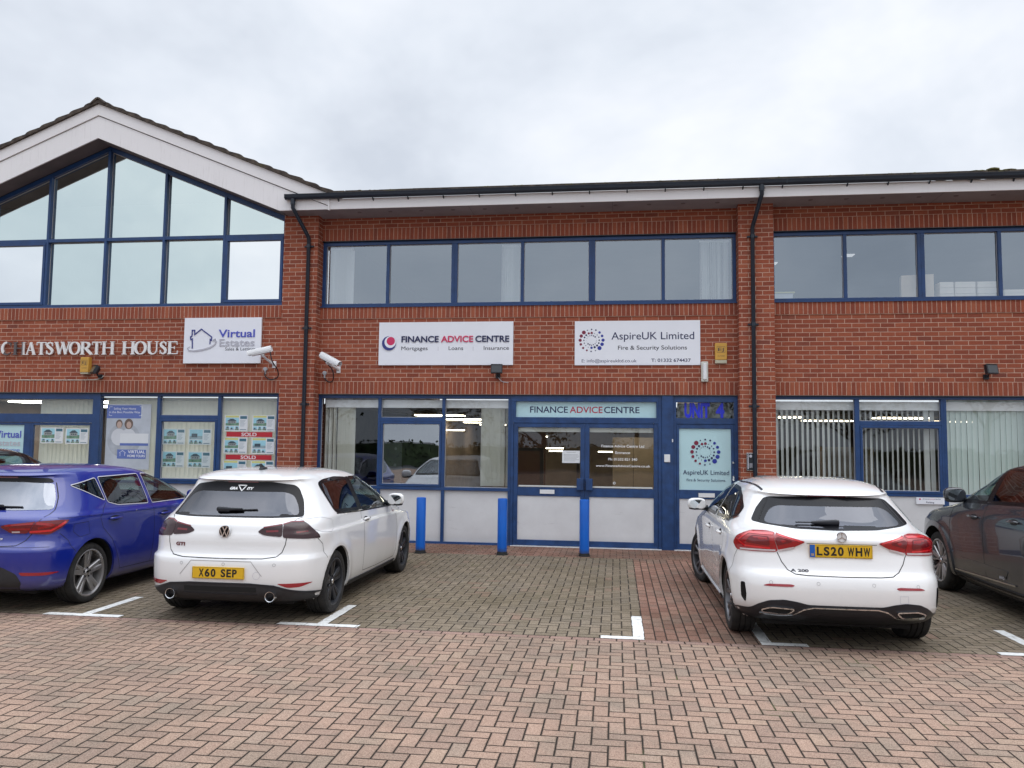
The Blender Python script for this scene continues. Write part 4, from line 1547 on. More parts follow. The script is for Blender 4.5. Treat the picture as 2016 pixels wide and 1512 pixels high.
# security cameras
def cctv(x, z, y, dirx, tilt, label, cab, jb, arm):
    o = empty('security_camera', (x, y, z), label, 'security camera', 'white security cameras on the brick wall')
    Mx = Matrix.Translation(Vector((x, y - .30, z))) @ Matrix.Rotation(dirx, 4, 'Z') @ Matrix.Rotation(tilt, 4, 'Y')
    b = MB()
    # rounded-top housing along local x, hood overhanging the front
    prof = [(-.052, -.045), (.052, -.045), (.056, .0), (.048, .035), (.025, .052), (-.025, .052), (-.048, .035), (-.056, .0)]
    vs = [(-.17, p[0], p[1]) for p in prof] + [(.17, p[0], p[1]) for p in prof]
    n = 8
    b.add([tuple(Mx @ Vector(v)) for v in vs], [tuple(range(n - 1, -1, -1)), tuple(range(n, 2 * n))] + [(i, (i + 1) % n, (i + 1) % n + n, i + n) for i in range(n)])
    b.build('housing', M['white'], o, bevel=.006, shift=tuple(o.location))
    b = MB()
    hp = [(.060, -.02), (.062, .01), (.053, .045), (.028, .064), (-.028, .064), (-.053, .045), (-.062, .01), (-.060, -.02)]
    hi = [(p[0] * .95, p[1] - .004) for p in hp]
    vs = [(-.19, *p) for p in hp] + [(.235, *p) for p in hp] + [(-.19, *p) for p in hi] + [(.235, *p) for p in hi]
    fs = [(i, i + 1, i + 9, i + 8) for i in range(7)] + [(i + 16, i + 24, i + 25, i + 17) for i in range(7)] + [(i + 8, i + 9, i + 25, i + 24) for i in range(7)] + [(i, i + 16, i + 17, i + 1) for i in range(7)]
    b.add([tuple(Mx @ Vector(v)) for v in vs], fs)
    b.build('sun_hood', M['white'], o, shift=tuple(o.location))
    b = MB(); b.box(.17, .176, -.045, .045, -.038, .040, M=Mx); b.build('lens_window', M['black'], o, shift=tuple(o.location))
    b = MB()
    c0 = Mx @ Vector((-.02, 0, -.05))
    b.tube([tuple(c0), (c0.x, c0.y, c0.z - .03)], .028, 10)
    b.tube([(c0.x, c0.y, c0.z - .03)] + arm, [.02, .022, .026][:len(arm) + 1], 10)
    e_ = arm[-1]
    b.box(e_[0] - .035, e_[0] + .035, y - .02, y, e_[2] - .06, e_[2] + .06)
    b.build('bracket', M['white'], o, bevel=.003, shift=tuple(o.location))
    cable(o, spl([tuple(Mx @ Vector((-.15, 0, -.04)))] + cab), .010)
    b = MB(); b.lathe([(.001, -.04), (.034, -.04), (.036, 0)], 'y', (jb[0], y, jb[1]), 16); b.box(jb[0] - .01, jb[0] + .01, y - .03, y, jb[1] - .09, jb[1] - .03)
    b.build('junction_box', plain('grey_junction', (.45, .47, .50), .5), o, shift=tuple(o.location))
    return o


cctv(-0.86, 3.30, YL, R(192), R(14), 'white security camera pointing left at the corner of the Virtual Estates board',
     [(-.66, -.50, 3.13), (-.62, -.36, 2.99), (-.66, -.27, 2.87), (-.80, -.26, 2.83), (-.90, -.255, 2.90), (-.90, -.25, 2.96)], (-.90, 3.02),
     [(-.80, -.40, 3.17), (-.74, YL - .02, 3.10)])
cctv(0.30, 3.18, 0, R(-14), R(26), 'white security camera pointing right on the middle unit beside the left brick pier',
     [(.30, -.20, 3.04), (.33, -.16, 2.93), (.28, -.06, 2.82), (.19, -.03, 2.81), (.12, -.02, 2.87), (.11, -.02, 2.92)], (.115, 2.97),
     [(.34, -.16, 3.07), (.37, -.02, 3.03)])

# intercom on the right pier
o = empty('intercom_panel', (7.47, YL, 1.49), 'black and silver door intercom with keypad on the right brick pier', 'intercom')
b = MB(); b.box(7.402, 7.535, YL - .03, YL, 1.345, 1.636); b.build('surround', M['chrome'], o, bevel=.004, shift=tuple(o.location))
b = MB(); b.box(7.408, 7.529, YL - .034, YL - .0302, 1.355, 1.630); b.build('back_plate', M['black'], o, shift=tuple(o.location))
b = MB()
b.box(7.418, 7.434, YL - .038, YL - .0345, 1.375, 1.615); b.box(7.503, 7.519, YL - .038, YL - .0345, 1.375, 1.615)
b.disc(7.468, 1.585, .024, YL - .038, 18)
for i in range(3):
    for j in range(4): b.box(7.447 + i * .017, 7.459 + i * .017, YL - .039, YL - .0345, 1.40 + j * .018, 1.412 + j * .018)
b.build('keypad', M['silver'], o, shift=tuple(o.location))

o = empty('access_keypad', (6.144, -.012, 1.526), 'small white access reader on the blue post between the doors', 'keypad')
b = MB(); b.box(6.096, 6.193, -.035, -.013, 1.462, 1.592); b.build('case', M['white'], o, bevel=.006, shift=tuple(o.location))
b = MB(); b.disc(6.175, 1.482, .006, -.0362, 10); b.build('indicator', M['red'], o, shift=tuple(o.location))
b = MB(); b.box(6.225, 6.245, -.025, -.013, 1.80, 1.85)
tag(b.build('contact_switch', M['white'], bevel=.003, shift=(6.235, -.013, 1.825)), 'tiny white magnetic switch high on the blue post', 'switch')

# notice in the left door
o = empty('paper_notice', (4.53, .04, 1.53), 'printed white paper notice taped inside the left double door', 'notice')
b = MB(); b.box(4.378, 4.681, .0395, .0405, 1.425, 1.635); b.build('sheet', M['paper'], o, shift=tuple(o.location))
b = MB()
for i, w in enumerate((.16, .0, .24, .26, .25, .22, .26, .20)):
    if w: b.box(4.405 if i else 4.45, (4.405 if i else 4.45) + w, .039, .0394, 1.605 - i * .021, 1.610 - i * .021)
b.build('lettering', plain('grey_print', (.25, .26, .28), .6, var=0), o, shift=tuple(o.location))

# bollards
def bollard_paint():
    n = N('blue_bollard_paint')
    x, y, z, P = n.pos()
    f = n.noise(P, 26.0, 4, 0.7)
    c = n.ramp(n.noise(P, 3.0, 3), [(0.3, (0.0, 0.095, 0.47)), (0.7, (0.0, 0.12, 0.56))])
    d = n.m2('MULTIPLY', n.sstep(n.m2('MULTIPLY_ADD', f, 0.16, z), 0.21, 0.10), 0.85)
    c = n.mix(d, c, (0.04, 0.04, 0.035))
    c = n.mix(n.sstep(f, 0.70, 0.72), c, (0.12, 0.13, 0.15))
    n.col(c)
    n.set(rough=0.38)
    return n.m


M['bollard'] = bollard_paint()
for (x, y, h), lb in zip(((2.22, -1.18, .875), (3.515, -1.09, .878), (4.803, -1.0, .88)), ('blue bollard nearest the white car with dark wheels', 'blue bollard in front of the left door frame, between two others', 'blue bollard in front of the middle of the double doors')):
    o = empty('bollard', (x, y, 0), lb, 'bollard', 'round blue bollards before the doors')
    b = MB()
    r = .076
    b.lathe([(r, .03), (r, h - .015), (r - .004, h - .004), (r - .012, h), (0.0005, h + .001)], 'z', (0, 0, 0), 32)
    b.build('post', M['bollard'], o, smooth=True, ang=35)
    b = MB(); b.lathe([(r + .016, .0), (r + .010, .02), (r + .002, .045), (r + .001, .05)], 'z', (0, 0, 0), 32); b.build('base_collar', M['blackm'], o, smooth=True)

# --- window display of the left unit
PH = [plain('print_sky', (.36, .66, .76), .4, var=.08, nscale=9), plain('print_lawn', (.16, .30, .20), .4, var=.35, nscale=14), plain('print_wall', (.36, .38, .38), .4, var=.2, nscale=12), plain('print_dark', (.06, .10, .13), .4, var=.3, nscale=12), plain('print_floor', (.30, .40, .44), .4, var=.15, nscale=9)]
M['ylw'] = plain('pale_yellow_print', (0.62, 0.62, 0.22), .4, var=0)
M['teal'] = plain('dark_teal_print', (0.06, 0.16, 0.22), .4, var=0)
DX = lambda zx: float(SX(zx))
yc = YLf + .061


def card(x0, x1, z0, z1, i, label, yel, door_=False, grp='property listing cards in the left shop window', ww=None):
    y = (YLf + .026) if door_ else yc
    o = empty('listing_card', ((x0 + x1) / 2, y, (z0 + z1) / 2), label, 'listing card', grp)
    L = tuple(o.location)
    w, h = x1 - x0, z1 - z0
    b = MB(); b.box(x0, x1, y - .002, y, z0, z1); b.build('sheet', M['paper'], o, shift=L)
    f = y - .0025
    if yel:
        b = MB(); b.quad((x0 + w * .04, f, z1 - h * .15), (x0 + w * .62, f, z1 - h * .15), (x0 + w * .62, f, z1 - h * .03), (x0 + w * .04, f, z1 - h * .03)); b.build('banner', M['ylw'], o, shift=L)
    b = MB()
    zt_ = z1 - h * (.17 if yel else .05)
    def scene_(xa, xb, za, zb, big, sd):
        W_, H_ = xb - xa, zb - za
        b.quad((xa, f, za), (xb, f, za), (xb, f, zb), (xa, f, zb), 0)
        g_ = f - .0004
        if sd % 3 == 2:      # a room: floor, wall, dark furniture
            b.quad((xa, g_, za), (xb, g_, za), (xb, g_, za + H_ * .35), (xa, g_, za + H_ * .35), 4)
            b.quad((xa + W_ * .15, g_ - .0004, za + H_ * .2), (xa + W_ * .6, g_ - .0004, za + H_ * .2), (xa + W_ * .6, g_ - .0004, za + H_ * .6), (xa + W_ * .15, g_ - .0004, za + H_ * .6), 3)
            return
        b.quad((xa, g_, za), (xb, g_, za), (xb, g_, za + H_ * .38), (xa, g_, za + H_ * .30), 1)
        hx0, hx1 = xa + W_ * (.15 + .08 * (sd % 2)), xa + W_ * (.80 + .05 * (sd % 3))
        hz = za + H_ * .28
        b.quad((hx0, g_ - .0004, hz), (hx1, g_ - .0004, hz), (hx1, g_ - .0004, za + H_ * .62), (hx0, g_ - .0004, za + H_ * .62), 2)
        b.add([(hx0 - W_ * .04, g_ - .0006, za + H_ * .60), (hx1 + W_ * .04, g_ - .0006, za + H_ * .60), ((hx0 + hx1) / 2 + W_ * .1, g_ - .0006, za + H_ * .88), ((hx0 + hx1) / 2 - W_ * .12, g_ - .0006, za + H_ * .86)], [(0, 1, 2, 3)], 3)
        for q_ in (.2, .45, .7):
            wx = hx0 + (hx1 - hx0) * q_
            b.quad((wx, g_ - .0008, hz + H_ * .10), (wx + W_ * .08, g_ - .0008, hz + H_ * .10), (wx + W_ * .08, g_ - .0008, hz + H_ * .24), (wx, g_ - .0008, hz + H_ * .24), 3)
    scene_(x0 + w * .05, x0 + w * .62, z0 + h * .34, zt_, True, i)
    for k in range(3):
        aa = x0 + w * (.05 + k * .20)
        scene_(aa, aa + w * .17, z0 + h * .06, z0 + h * .30, False, i + k + 1)
    b.build('photo_prints', PH, o, shift=L)
    b = MB()
    b.quad((x0 + w * .67, f, z1 - h * .24), (x0 + w * .96, f, z1 - h * .24), (x0 + w * .96, f, z1 - h * .06), (x0 + w * .67, f, z1 - h * .06))
    for k in range(6): b.quad((x0 + w * .67, f, z1 - h * (.34 + k * .07)), (x0 + w * (.9 - .03 * (k % 3)), f, z1 - h * (.34 + k * .07)), (x0 + w * (.9 - .03 * (k % 3)), f, z1 - h * (.325 + k * .07)), (x0 + w * .67, f, z1 - h * (.325 + k * .07)))
    b.quad((x0 + w * .67, f, z0 + h * .07), (x0 + w * .94, f, z0 + h * .07), (x0 + w * .94, f, z0 + h * .11), (x0 + w * .67, f, z0 + h * .11))
    b.build('lettering', M['teal'], o, shift=L)


card(-5.266, -4.812, 1.655, 1.945, 0, 'left property card of the two hung on the glazed shop door', False, True)
card(-4.765, -4.315, 1.650, 1.935, 1, 'right property card of the two hung on the glazed shop door', False, True)
BX = [(-2.868, -2.437), (-2.371, -1.935)]
CX = [(-1.690, -1.250), (-1.165, -.735)]
for r_, (za, zb) in enumerate(((1.661, 1.945), (1.250, 1.536))):
    for c_, (xa, xb) in enumerate(BX):
        dx = 0.0
        o = card(xa + dx, xb + dx, za, zb, r_ * 2 + c_ + 1, '%s %s property card in the middle pane over the blue car roof' % (('upper', 'lower')[r_], ('left', 'right')[c_]), False)
for r_, (za, zb) in enumerate(((1.915, 2.200), (1.512, 1.798), (1.11, 1.390))):
    for c_, (xa, xb) in enumerate(CX):
        card(xa, xb, za, zb, r_ + c_, ('%s yellow-topped property card ' % ('left', 'right')[c_]) + ('above the upper red sold strip', 'between the two red sold strips', 'below the lower red sold strip')[r_], True)
for z0, z1, lb in ((1.812, 1.900, 'upper red SOLD strip across the property cards'), (1.405, 1.492, 'lower red SOLD strip across the property cards')):
    o = empty('sold_strip', (-1.21, yc, z0), lb, 'notice strip', 'red sold strips in the left shop window')
    b = MB(); b.box(-1.645, -.78, yc - .004, yc - .0015, z0, z1); b.build('strip', M['red'], o, shift=tuple(o.location))
    b = MB(); fit(b, 'SOLD', -1.36, -1.075, z0 + .014, z1 - .014, yc - .0045, 0, off=.012); b.build('lettering', M['white_t'], o, shift=tuple(o.location))

# poster with a generic couple and captions
o = empty('window_poster', (-3.53, yc, 1.84), 'tall blue and white poster of a smiling couple in the left shop window', 'poster')
L = tuple(o.location)
x0, x1, z0, z1 = -3.985, -3.115, 1.20, 2.385
PXl = lambda zx: x0 + (zx - 700) / (990 - 700) * (x1 - x0)
PZl = lambda zy: 2.385 - (zy - 655) / (1060 - 655) * (2.385 - 1.305)
b = MB(); b.box(x0, x1, yc - .002, yc, z0, z1); b.build('sheet', plain('poster_grey', (.52, .56, .62), .35, var=.08, nscale=3), o, shift=L)
f = yc - .0026
b = MB()
pr_blue = plain('poster_blue', (.12, .18, .48), .35, var=.03)
Q = lambda b, a, c, d, e_, mi, ff: b.quad((PXl(a), ff, PZl(d)), (PXl(c), ff, PZl(d)), (PXl(c), ff, PZl(e_)), (PXl(a), ff, PZl(e_)), mi)
for q_ in ((700, 925, 752, 662, 0, f), (780, 968, 1027, 965, 0, f - .0020), (795, 980, 938, 922, 0, f - .0020)):
    b = MB(); Q(b, *q_); b.build('caption_band', [pr_blue], o, shift=L)
b = MB(); Q(b, 795, 980, 920, 855, 0, f - .0020); b.build('text_box', M['paper'], o, shift=L)
b = MB()
fit(b, 'Selling Your Home', PXl(745), PXl(890), PZl(692), PZl(678), f - .0005, 0)
fit(b, 'in the Best Possible Way', PXl(715), PXl(918), PZl(716), PZl(702), f - .0005, 0)
fit(b, 'VIRTUAL', PXl(850), PXl(962), PZl(990), PZl(970), f - .0026, 0, off=.02)
fit(b, 'HOME TOURS', PXl(848), PXl(962), PZl(1016), PZl(1000), f - .0026, 0, off=.02)
for p in ([(735, 672), (715, 674), (715, 690)], [(915, 670), (930, 672), (930, 690)], [(715, 720), (715, 732), (735, 734)], [(930, 720), (930, 732), (912, 734)]): b.stroke([(PXl(a), PZl(c)) for a, c in p], .006, f - .0006, f - .0001)
b.stroke([(PXl(a), PZl(c)) for a, c in [(800, 1010), (800, 988), (795, 988), (815, 972), (835, 988), (830, 988), (830, 1008)]], .007, f - .0027, f - .0022)
b.build('lettering', [M['white_t']], o, shift=L)
skin = plain('printed_skin', (.55, .40, .34), .5, var=.05)
hair = plain('printed_hair', (.16, .11, .09), .5, var=.1)
shirt = plain('printed_shirt', (.66, .68, .72), .5, var=.05)
b = MB()
def oval(cx, cz, rx, rz, mi, ff, n=20):
    b.add([(PXl(cx + rx * math.cos(2 * math.pi * i / n)), ff, PZl(cz - rz * math.sin(2 * math.pi * i / n))) for i in range(n)], [tuple(range(n))], mi)
oval(820, 900, 110, 120, 3, f - .0001)
for cx, hl in ((785, 0), (848, 1)):
    k_ = hl * .0004
    oval(cx, 880, 50, 58, 2, f - .0003 - k_)
    oval(cx, 790, 22 + hl * 6, 30 + hl * 6, 1, f - .0011 - k_)
    oval(cx + 1, 797, 16, 24, 0, f - .0015 - k_ * .2)
b.build('couple_print', [skin, hair, shirt, plain('printed_room', (.44, .47, .52), .4, var=.12, nscale=6)], o, shift=L)

# --- things behind the glass
M['card'] = plain('brown_cardboard', (0.74, 0.61, 0.46), .8, var=.06)
M['card2'] = plain('pale_carton', (0.86, 0.80, 0.70), .8, var=.05)
def boxo(x0, x1, y0, y1, z0, z1, mat, label, name='cardboard_box', cat='box', grp='boxes behind the upper right window', rz=0.0):
    o = empty(name, ((x0 + x1) / 2, (y0 + y1) / 2, z0), label, cat, grp, R(rz))
    w, d, h = (x1 - x0) / 2, (y1 - y0) / 2, z1 - z0
    b = MB(); b.box(-w, w, -d, d, 0, h); b.build('carton', mat, o, bevel=.004)
    b = MB(); b.box(-w - .002, w + .002, -d - .002, d + .002, h * .62, h * .66) if h < .2 else b.box(-.02, .02, -d - .002, d + .002, h * .5, h + .001)
    b.build('tape', M['vane'], o)
    return o


zb_ = SIL + .032
boxo(10.05, 10.54, .20, .42, zb_, 4.63, M['card'], 'tall brown cardboard box standing upright beside the stacked cartons', rz=-12)
k = 0
desc = {(0, 0): 'bottom', (0, 1): 'middle', (0, 2): 'top'}
for c_, (xa, xb, nm) in enumerate(((10.62, 10.84, 'left'), (10.86, 11.18, 'centre'), (11.20, 11.50, 'right'))):
    for r_ in range(3):
        h = .098
        boxo(xa + rng.uniform(-.008, .008), xb + rng.uniform(-.008, .008), .19, .42, zb_ + r_ * (h + .003), zb_ + r_ * (h + .003) + h - .002, M['card2'], '%s flat carton of the %s stack in the upper right window' % (('bottom', 'middle', 'top')[r_], nm), 'carton', 'carton', 'flat cartons stacked behind the upper right window')
boxo(11.62, 12.0, .2, .42, zb_, 4.36, M['card2'], 'single open carton right of the stacked cartons', 'carton', 'carton', None)
o = empty('storage_tub', (8.12, .3, zb_), 'clear plastic storage tub with yellow lid at the left of the upper right window', 'storage tub')
b = MB(); b.box(-.16, .15, -.1, .1, 0, .145); b.build('tub', plain('clear_plastic', (.50, .53, .56), .3), o, bevel=.01)
b = MB(); b.box(-.18, .18, -.12, .12, .147, .168); b.build('lid', M['ylw'], o, bevel=.004)

# inside the middle shop
o = empty('whiteboard', (.9, 1.6, 1.25), 'grey-white notice board standing inside the left middle window', 'whiteboard')
b = MB(); b.box(.75, 1.12, 1.6, 1.63, .95, 1.75); b.build('panel', plain('board_grey', (.42, .43, .42), .5), o, shift=(.9, 1.6, 1.25))
b = MB(); b.disc(1.0, 1.62, .03, 1.595, 14); b.disc(.99, 1.30, .03, 1.595, 14); b.build('magnet', M['white'], o, shift=(.9, 1.6, 1.25))
o = empty('potted_plant', (1.98, .42, 1.0), 'small spiky green plant on the sill behind the opening window', 'plant')
b = MB()
for i in range(16):
    a = rng.uniform(0, 6.28); l_ = rng.uniform(.12, .30); sp = rng.uniform(.03, .13)
    pts = [(math.cos(a) * sp * t ** 1.6, math.sin(a) * sp * t ** 1.6 * .5, l_ * t * (1.1 - .25 * t)) for t in (0, .3, .6, 1)]
    b.tube(pts, [.006, .008, .006, .001], 5)
b.build('leaves', plain('leaf_green', (.08, .15, .05), .6, var=.3), o)
b = MB(); b.lathe([(.03, -.08), (.045, 0), (.038, 0), (.001, -.01)], 'z', (0, 0, 0), 14); b.build('pot', M['room_d'], o)
o = empty('door_leaf', (3.1, 6.8, 0.02), 'dark brown inner door seen through the shop glass', 'door')
b = MB(); b.box(2.7, 3.5, 6.8, 6.85, .02, 2.02); b.build('panel', plain('brown_door', (.10, .035, .02), .5), o, shift=(3.1, 6.8, .02))
b = MB(); b.box(3.38, 3.42, 6.76, 6.8, 1.0, 1.1); b.build('handle', M['chrome'], o, shift=(3.1, 6.8, .02))
o = empty('wooden_frame', (4.0, 2.6, 0.02), 'dark brown timber screen frame inside the double doors', 'screen')
b = MB(); b.box(3.75, 3.82, 2.6, 2.66, .02, 1.66); b.box(3.2, 3.82, 2.601, 2.659, 1.60, 1.66); b.box(4.5, 4.55, 2.6, 2.66, .02, 1.5); b.build('timber', plain('dark_timber', (.06, .025, .018), .5), o, shift=(4.0, 2.6, .02))
o = empty('desk', (5.6, 3.4, 0.02), 'pale office desk inside the right-hand glazed door', 'desk')
b = MB(); b.box(4.9, 6.6, 3.1, 3.8, .72, .75); b.build('desk_top', M['card'], o, shift=(5.6, 3.4, .02))
for x in (4.95, 6.5):
    b = MB(); b.box(x, x + .05, 3.15, 3.75, .02, .72); b.build('leg', M['room_d'], o, shift=(5.6, 3.4, .02))
o = empty('office_cabinet', (5.7, 8.6, .02), 'tall pale cupboard against the back of the middle room', 'cupboard')
b = MB(); b.box(5.2, 6.9, 8.6, 9.0, .02, 1.95); b.build('carcass', plain('beige_cabinet', (.36, .28, .20), .6), o, bevel=.004, shift=(5.7, 8.6, .02))
b = MB(); b.box(5.76, 5.77, 8.585, 8.6, .05, 1.92); b.box(6.33, 6.34, 8.585, 8.6, .05, 1.92); b.build('door_gap', M['room_d'], o, shift=(5.7, 8.6, .02))

# fallen leaves and crumbs on the paving
lf = plain('dead_leaf', (.30, .24, .15), .8, var=.3, nscale=20)
b = MB()
for _ in range(46):
    x, y = rng.uniform(.5, 9.5), rng.uniform(-5.5, -.3)
    a = rng.uniform(0, 6.28); s_ = rng.uniform(.010, .028)
    c, sn = math.cos(a) * s_, math.sin(a) * s_
    b.add([(x + c, y + sn, .006 + rng.uniform(0, .008)), (x - sn * .5, y + c * .5, .012), (x - c, y - sn, .006), (x + sn * .5, y - c * .5, .008)], [(0, 1, 2, 3)])
tag(b.build('leaf_litter', lf), 'scattered dead leaves and crumbs on the bay pavers near the footway', 'litter', kind='stuff')

# ================================================================ ACROSS THE CAR PARK (seen in the glass)
def leaftree(x, y, h, r, col, label, dens=1500, sd=0):
    rg = np.random.RandomState(sd)
    o = empty('deciduous_tree', (x, y, 0), label, 'tree', 'trees across the car park')
    b = MB()
    tp = []
    b.tube([(0, 0, 0), (.05, 0, h * .25), (-.05, .05, h * .5), (.1, 0, h * .8)], [.22, .17, .12, .04], 8)
    for i in range(9):
        a = rg.uniform(0, 6.28); z = h * rg.uniform(.22, .6); l_ = r * rg.uniform(.6, .95)
        e_ = (math.cos(a) * l_, math.sin(a) * l_, z + l_ * rg.uniform(.4, .9)); tp.append(e_)
        b.tube([(0, 0, z), (e_[0] * .5, e_[1] * .5, (z + e_[2]) / 2 + .1), e_], [.08, .05, .02], 6)
    b.build('trunk', M['bark'], o)
    b = MB()
    cs = [(rg.normal(0, r * .42), rg.normal(0, r * .42), h * .62 + rg.normal(0, h * .15), r * rg.uniform(.22, .42)) for _ in range(16)] + [(t[0], t[1], t[2], r * .3) for t in tp]
    for _ in range(dens):
        c = cs[rg.randint(len(cs))]
        d = Vector(rg.normal(0, 1, 3)).normalized() * c[3] * rg.uniform(.5, 1.05)
        p = Vector(c[:3]) + d
        s_ = rg.uniform(.10, .22)
        u = Vector(rg.normal(0, 1, 3)).normalized(); v = u.orthogonal().normalized()
        b.add([tuple(p + u * s_), tuple(p + v * s_ * .6), tuple(p - u * s_), tuple(p - v * s_ * .6)], [(0, 1, 2, 3)])
    b.build('crown', col, o)


M['bark'] = plain('bark', (.07, .05, .04), .9, var=.2)
G1 = plain('autumn_foliage', (.10, .085, .035), .8, var=.4, nscale=2)
G2 = plain('green_foliage', (.05, .075, .028), .8, var=.4, nscale=2)
for i, (x, y, h, r, g) in enumerate(((-16, -44, 9, 4, G2), (-8, -47, 7.5, 3.4, G1), (0, -45, 6.5, 3.0, G1), (7, -48, 8, 3.6, G2), (14, -44, 9.5, 4.2, G1), (22, -46, 8, 3.8, G2), (30, -43, 10, 4.4, G2))):
    leaftree(x, y, h, r, g, ['tall green', 'rusty', 'small rusty', 'rounded green', 'tall rusty', 'mid green', 'tallest green'][i] + ' tree across the car park, seen mirrored in the glass', 1100, i)
o = empty('hedge', (5, -40, 0), 'long clipped hedge across the car park, seen mirrored in the glass', 'hedge')
b = MB()
for _ in range(3600):
    p = Vector((rng.uniform(-30, 34), rng.uniform(-.6, .6), rng.uniform(0, 1.7)))
    s_ = .16; u = Vector(rng.normal(0, 1, 3)).normalized(); v = u.orthogonal().normalized()
    b.add([tuple(p + u * s_), tuple(p + v * s_ * .6), tuple(p - u * s_), tuple(p - v * s_ * .6)], [(0, 1, 2, 3)])
b.box(-30, 34, -.45, .45, 0, 1.5)
b.build('foliage', G2, o)

# ================================================================ CARS
def pchip(xs, ys, q):
    xs, ys, q = np.asarray(xs, float), np.asarray(ys, float), np.asarray(q, float)
    h = np.diff(xs); d = np.diff(ys) / h
    m = np.zeros_like(ys)
    for i in range(1, len(xs) - 1):
        if d[i - 1] * d[i] > 0:
            w1, w2 = 2 * h[i] + h[i - 1], h[i] + 2 * h[i - 1]
            m[i] = (w1 + w2) / (w1 / d[i - 1] + w2 / d[i])
    m[0], m[-1] = d[0], d[-1]
    i = np.clip(np.searchsorted(xs, q) - 1, 0, len(h) - 1)
    t = (q - xs[i]) / h[i]
    return ((1 + 2 * t) * (1 - t) ** 2) * ys[i] + t * (1 - t) ** 2 * h[i] * m[i] + t * t * (3 - 2 * t) * ys[i + 1] + t * t * (t - 1) * h[i] * m[i + 1]


def inpoly(px, py, poly):
    c = False
    n = len(poly)
    j = n - 1
    for i in range(n):
        if ((poly[i][1] > py) != (poly[j][1] > py)) and (px < (poly[j][0] - poly[i][0]) * (py - poly[i][1]) / (poly[j][1] - poly[i][1]) + poly[i][0]): c = not c
        j = i
    return c


def resamp(pts, step, closed=True):
    P = [Vector(p) for p in pts]
    out = []
    n = len(P)
    for i in range(n if closed else n - 1):
        a, b_ = P[i], P[(i + 1) % n]
        k = max(1, int(round((b_ - a).length / step)))
        for j in range(k): out.append(a.lerp(b_, j / k))
    if not closed: out.append(P[-1])
    return out


def smoothpoly(pts, it=2):
    """round the corners of a polygon with a small fillet"""
    r = {1: .016, 2: .034}.get(it, .02)
    P = [Vector(p) for p in pts]
    o = []
    n = len(P)
    for i in range(n):
        p, a, c_ = P[i], P[i - 1], P[(i + 1) % n]
        la, lc = (a - p).length, (c_ - p).length
        if la < 1e-4 or lc < 1e-4:
            o.append(p); continue
        d = min(r * 1.6, la * .42, lc * .42)
        u, w = p + (a - p) / la * d, p + (c_ - p) / lc * d
        for t in (0, .25, .5, .75, 1): o.append(u * (1 - t) ** 2 + p * 2 * t * (1 - t) + w * t * t)
    return [tuple(p) for p in o]


def inset(pts, d):
    P = [Vector(p) for p in pts]
    ar = sum(P[i].x * P[(i + 1) % len(P)].y - P[(i + 1) % len(P)].x * P[i].y for i in range(len(P)))
    s = 1 if ar > 0 else -1
    out = []
    for i in range(len(P)):
        t = (P[(i + 1) % len(P)] - P[i - 1]).normalized()
        out.append(P[i] + Vector((-t.y, t.x)) * d * s)
    return out


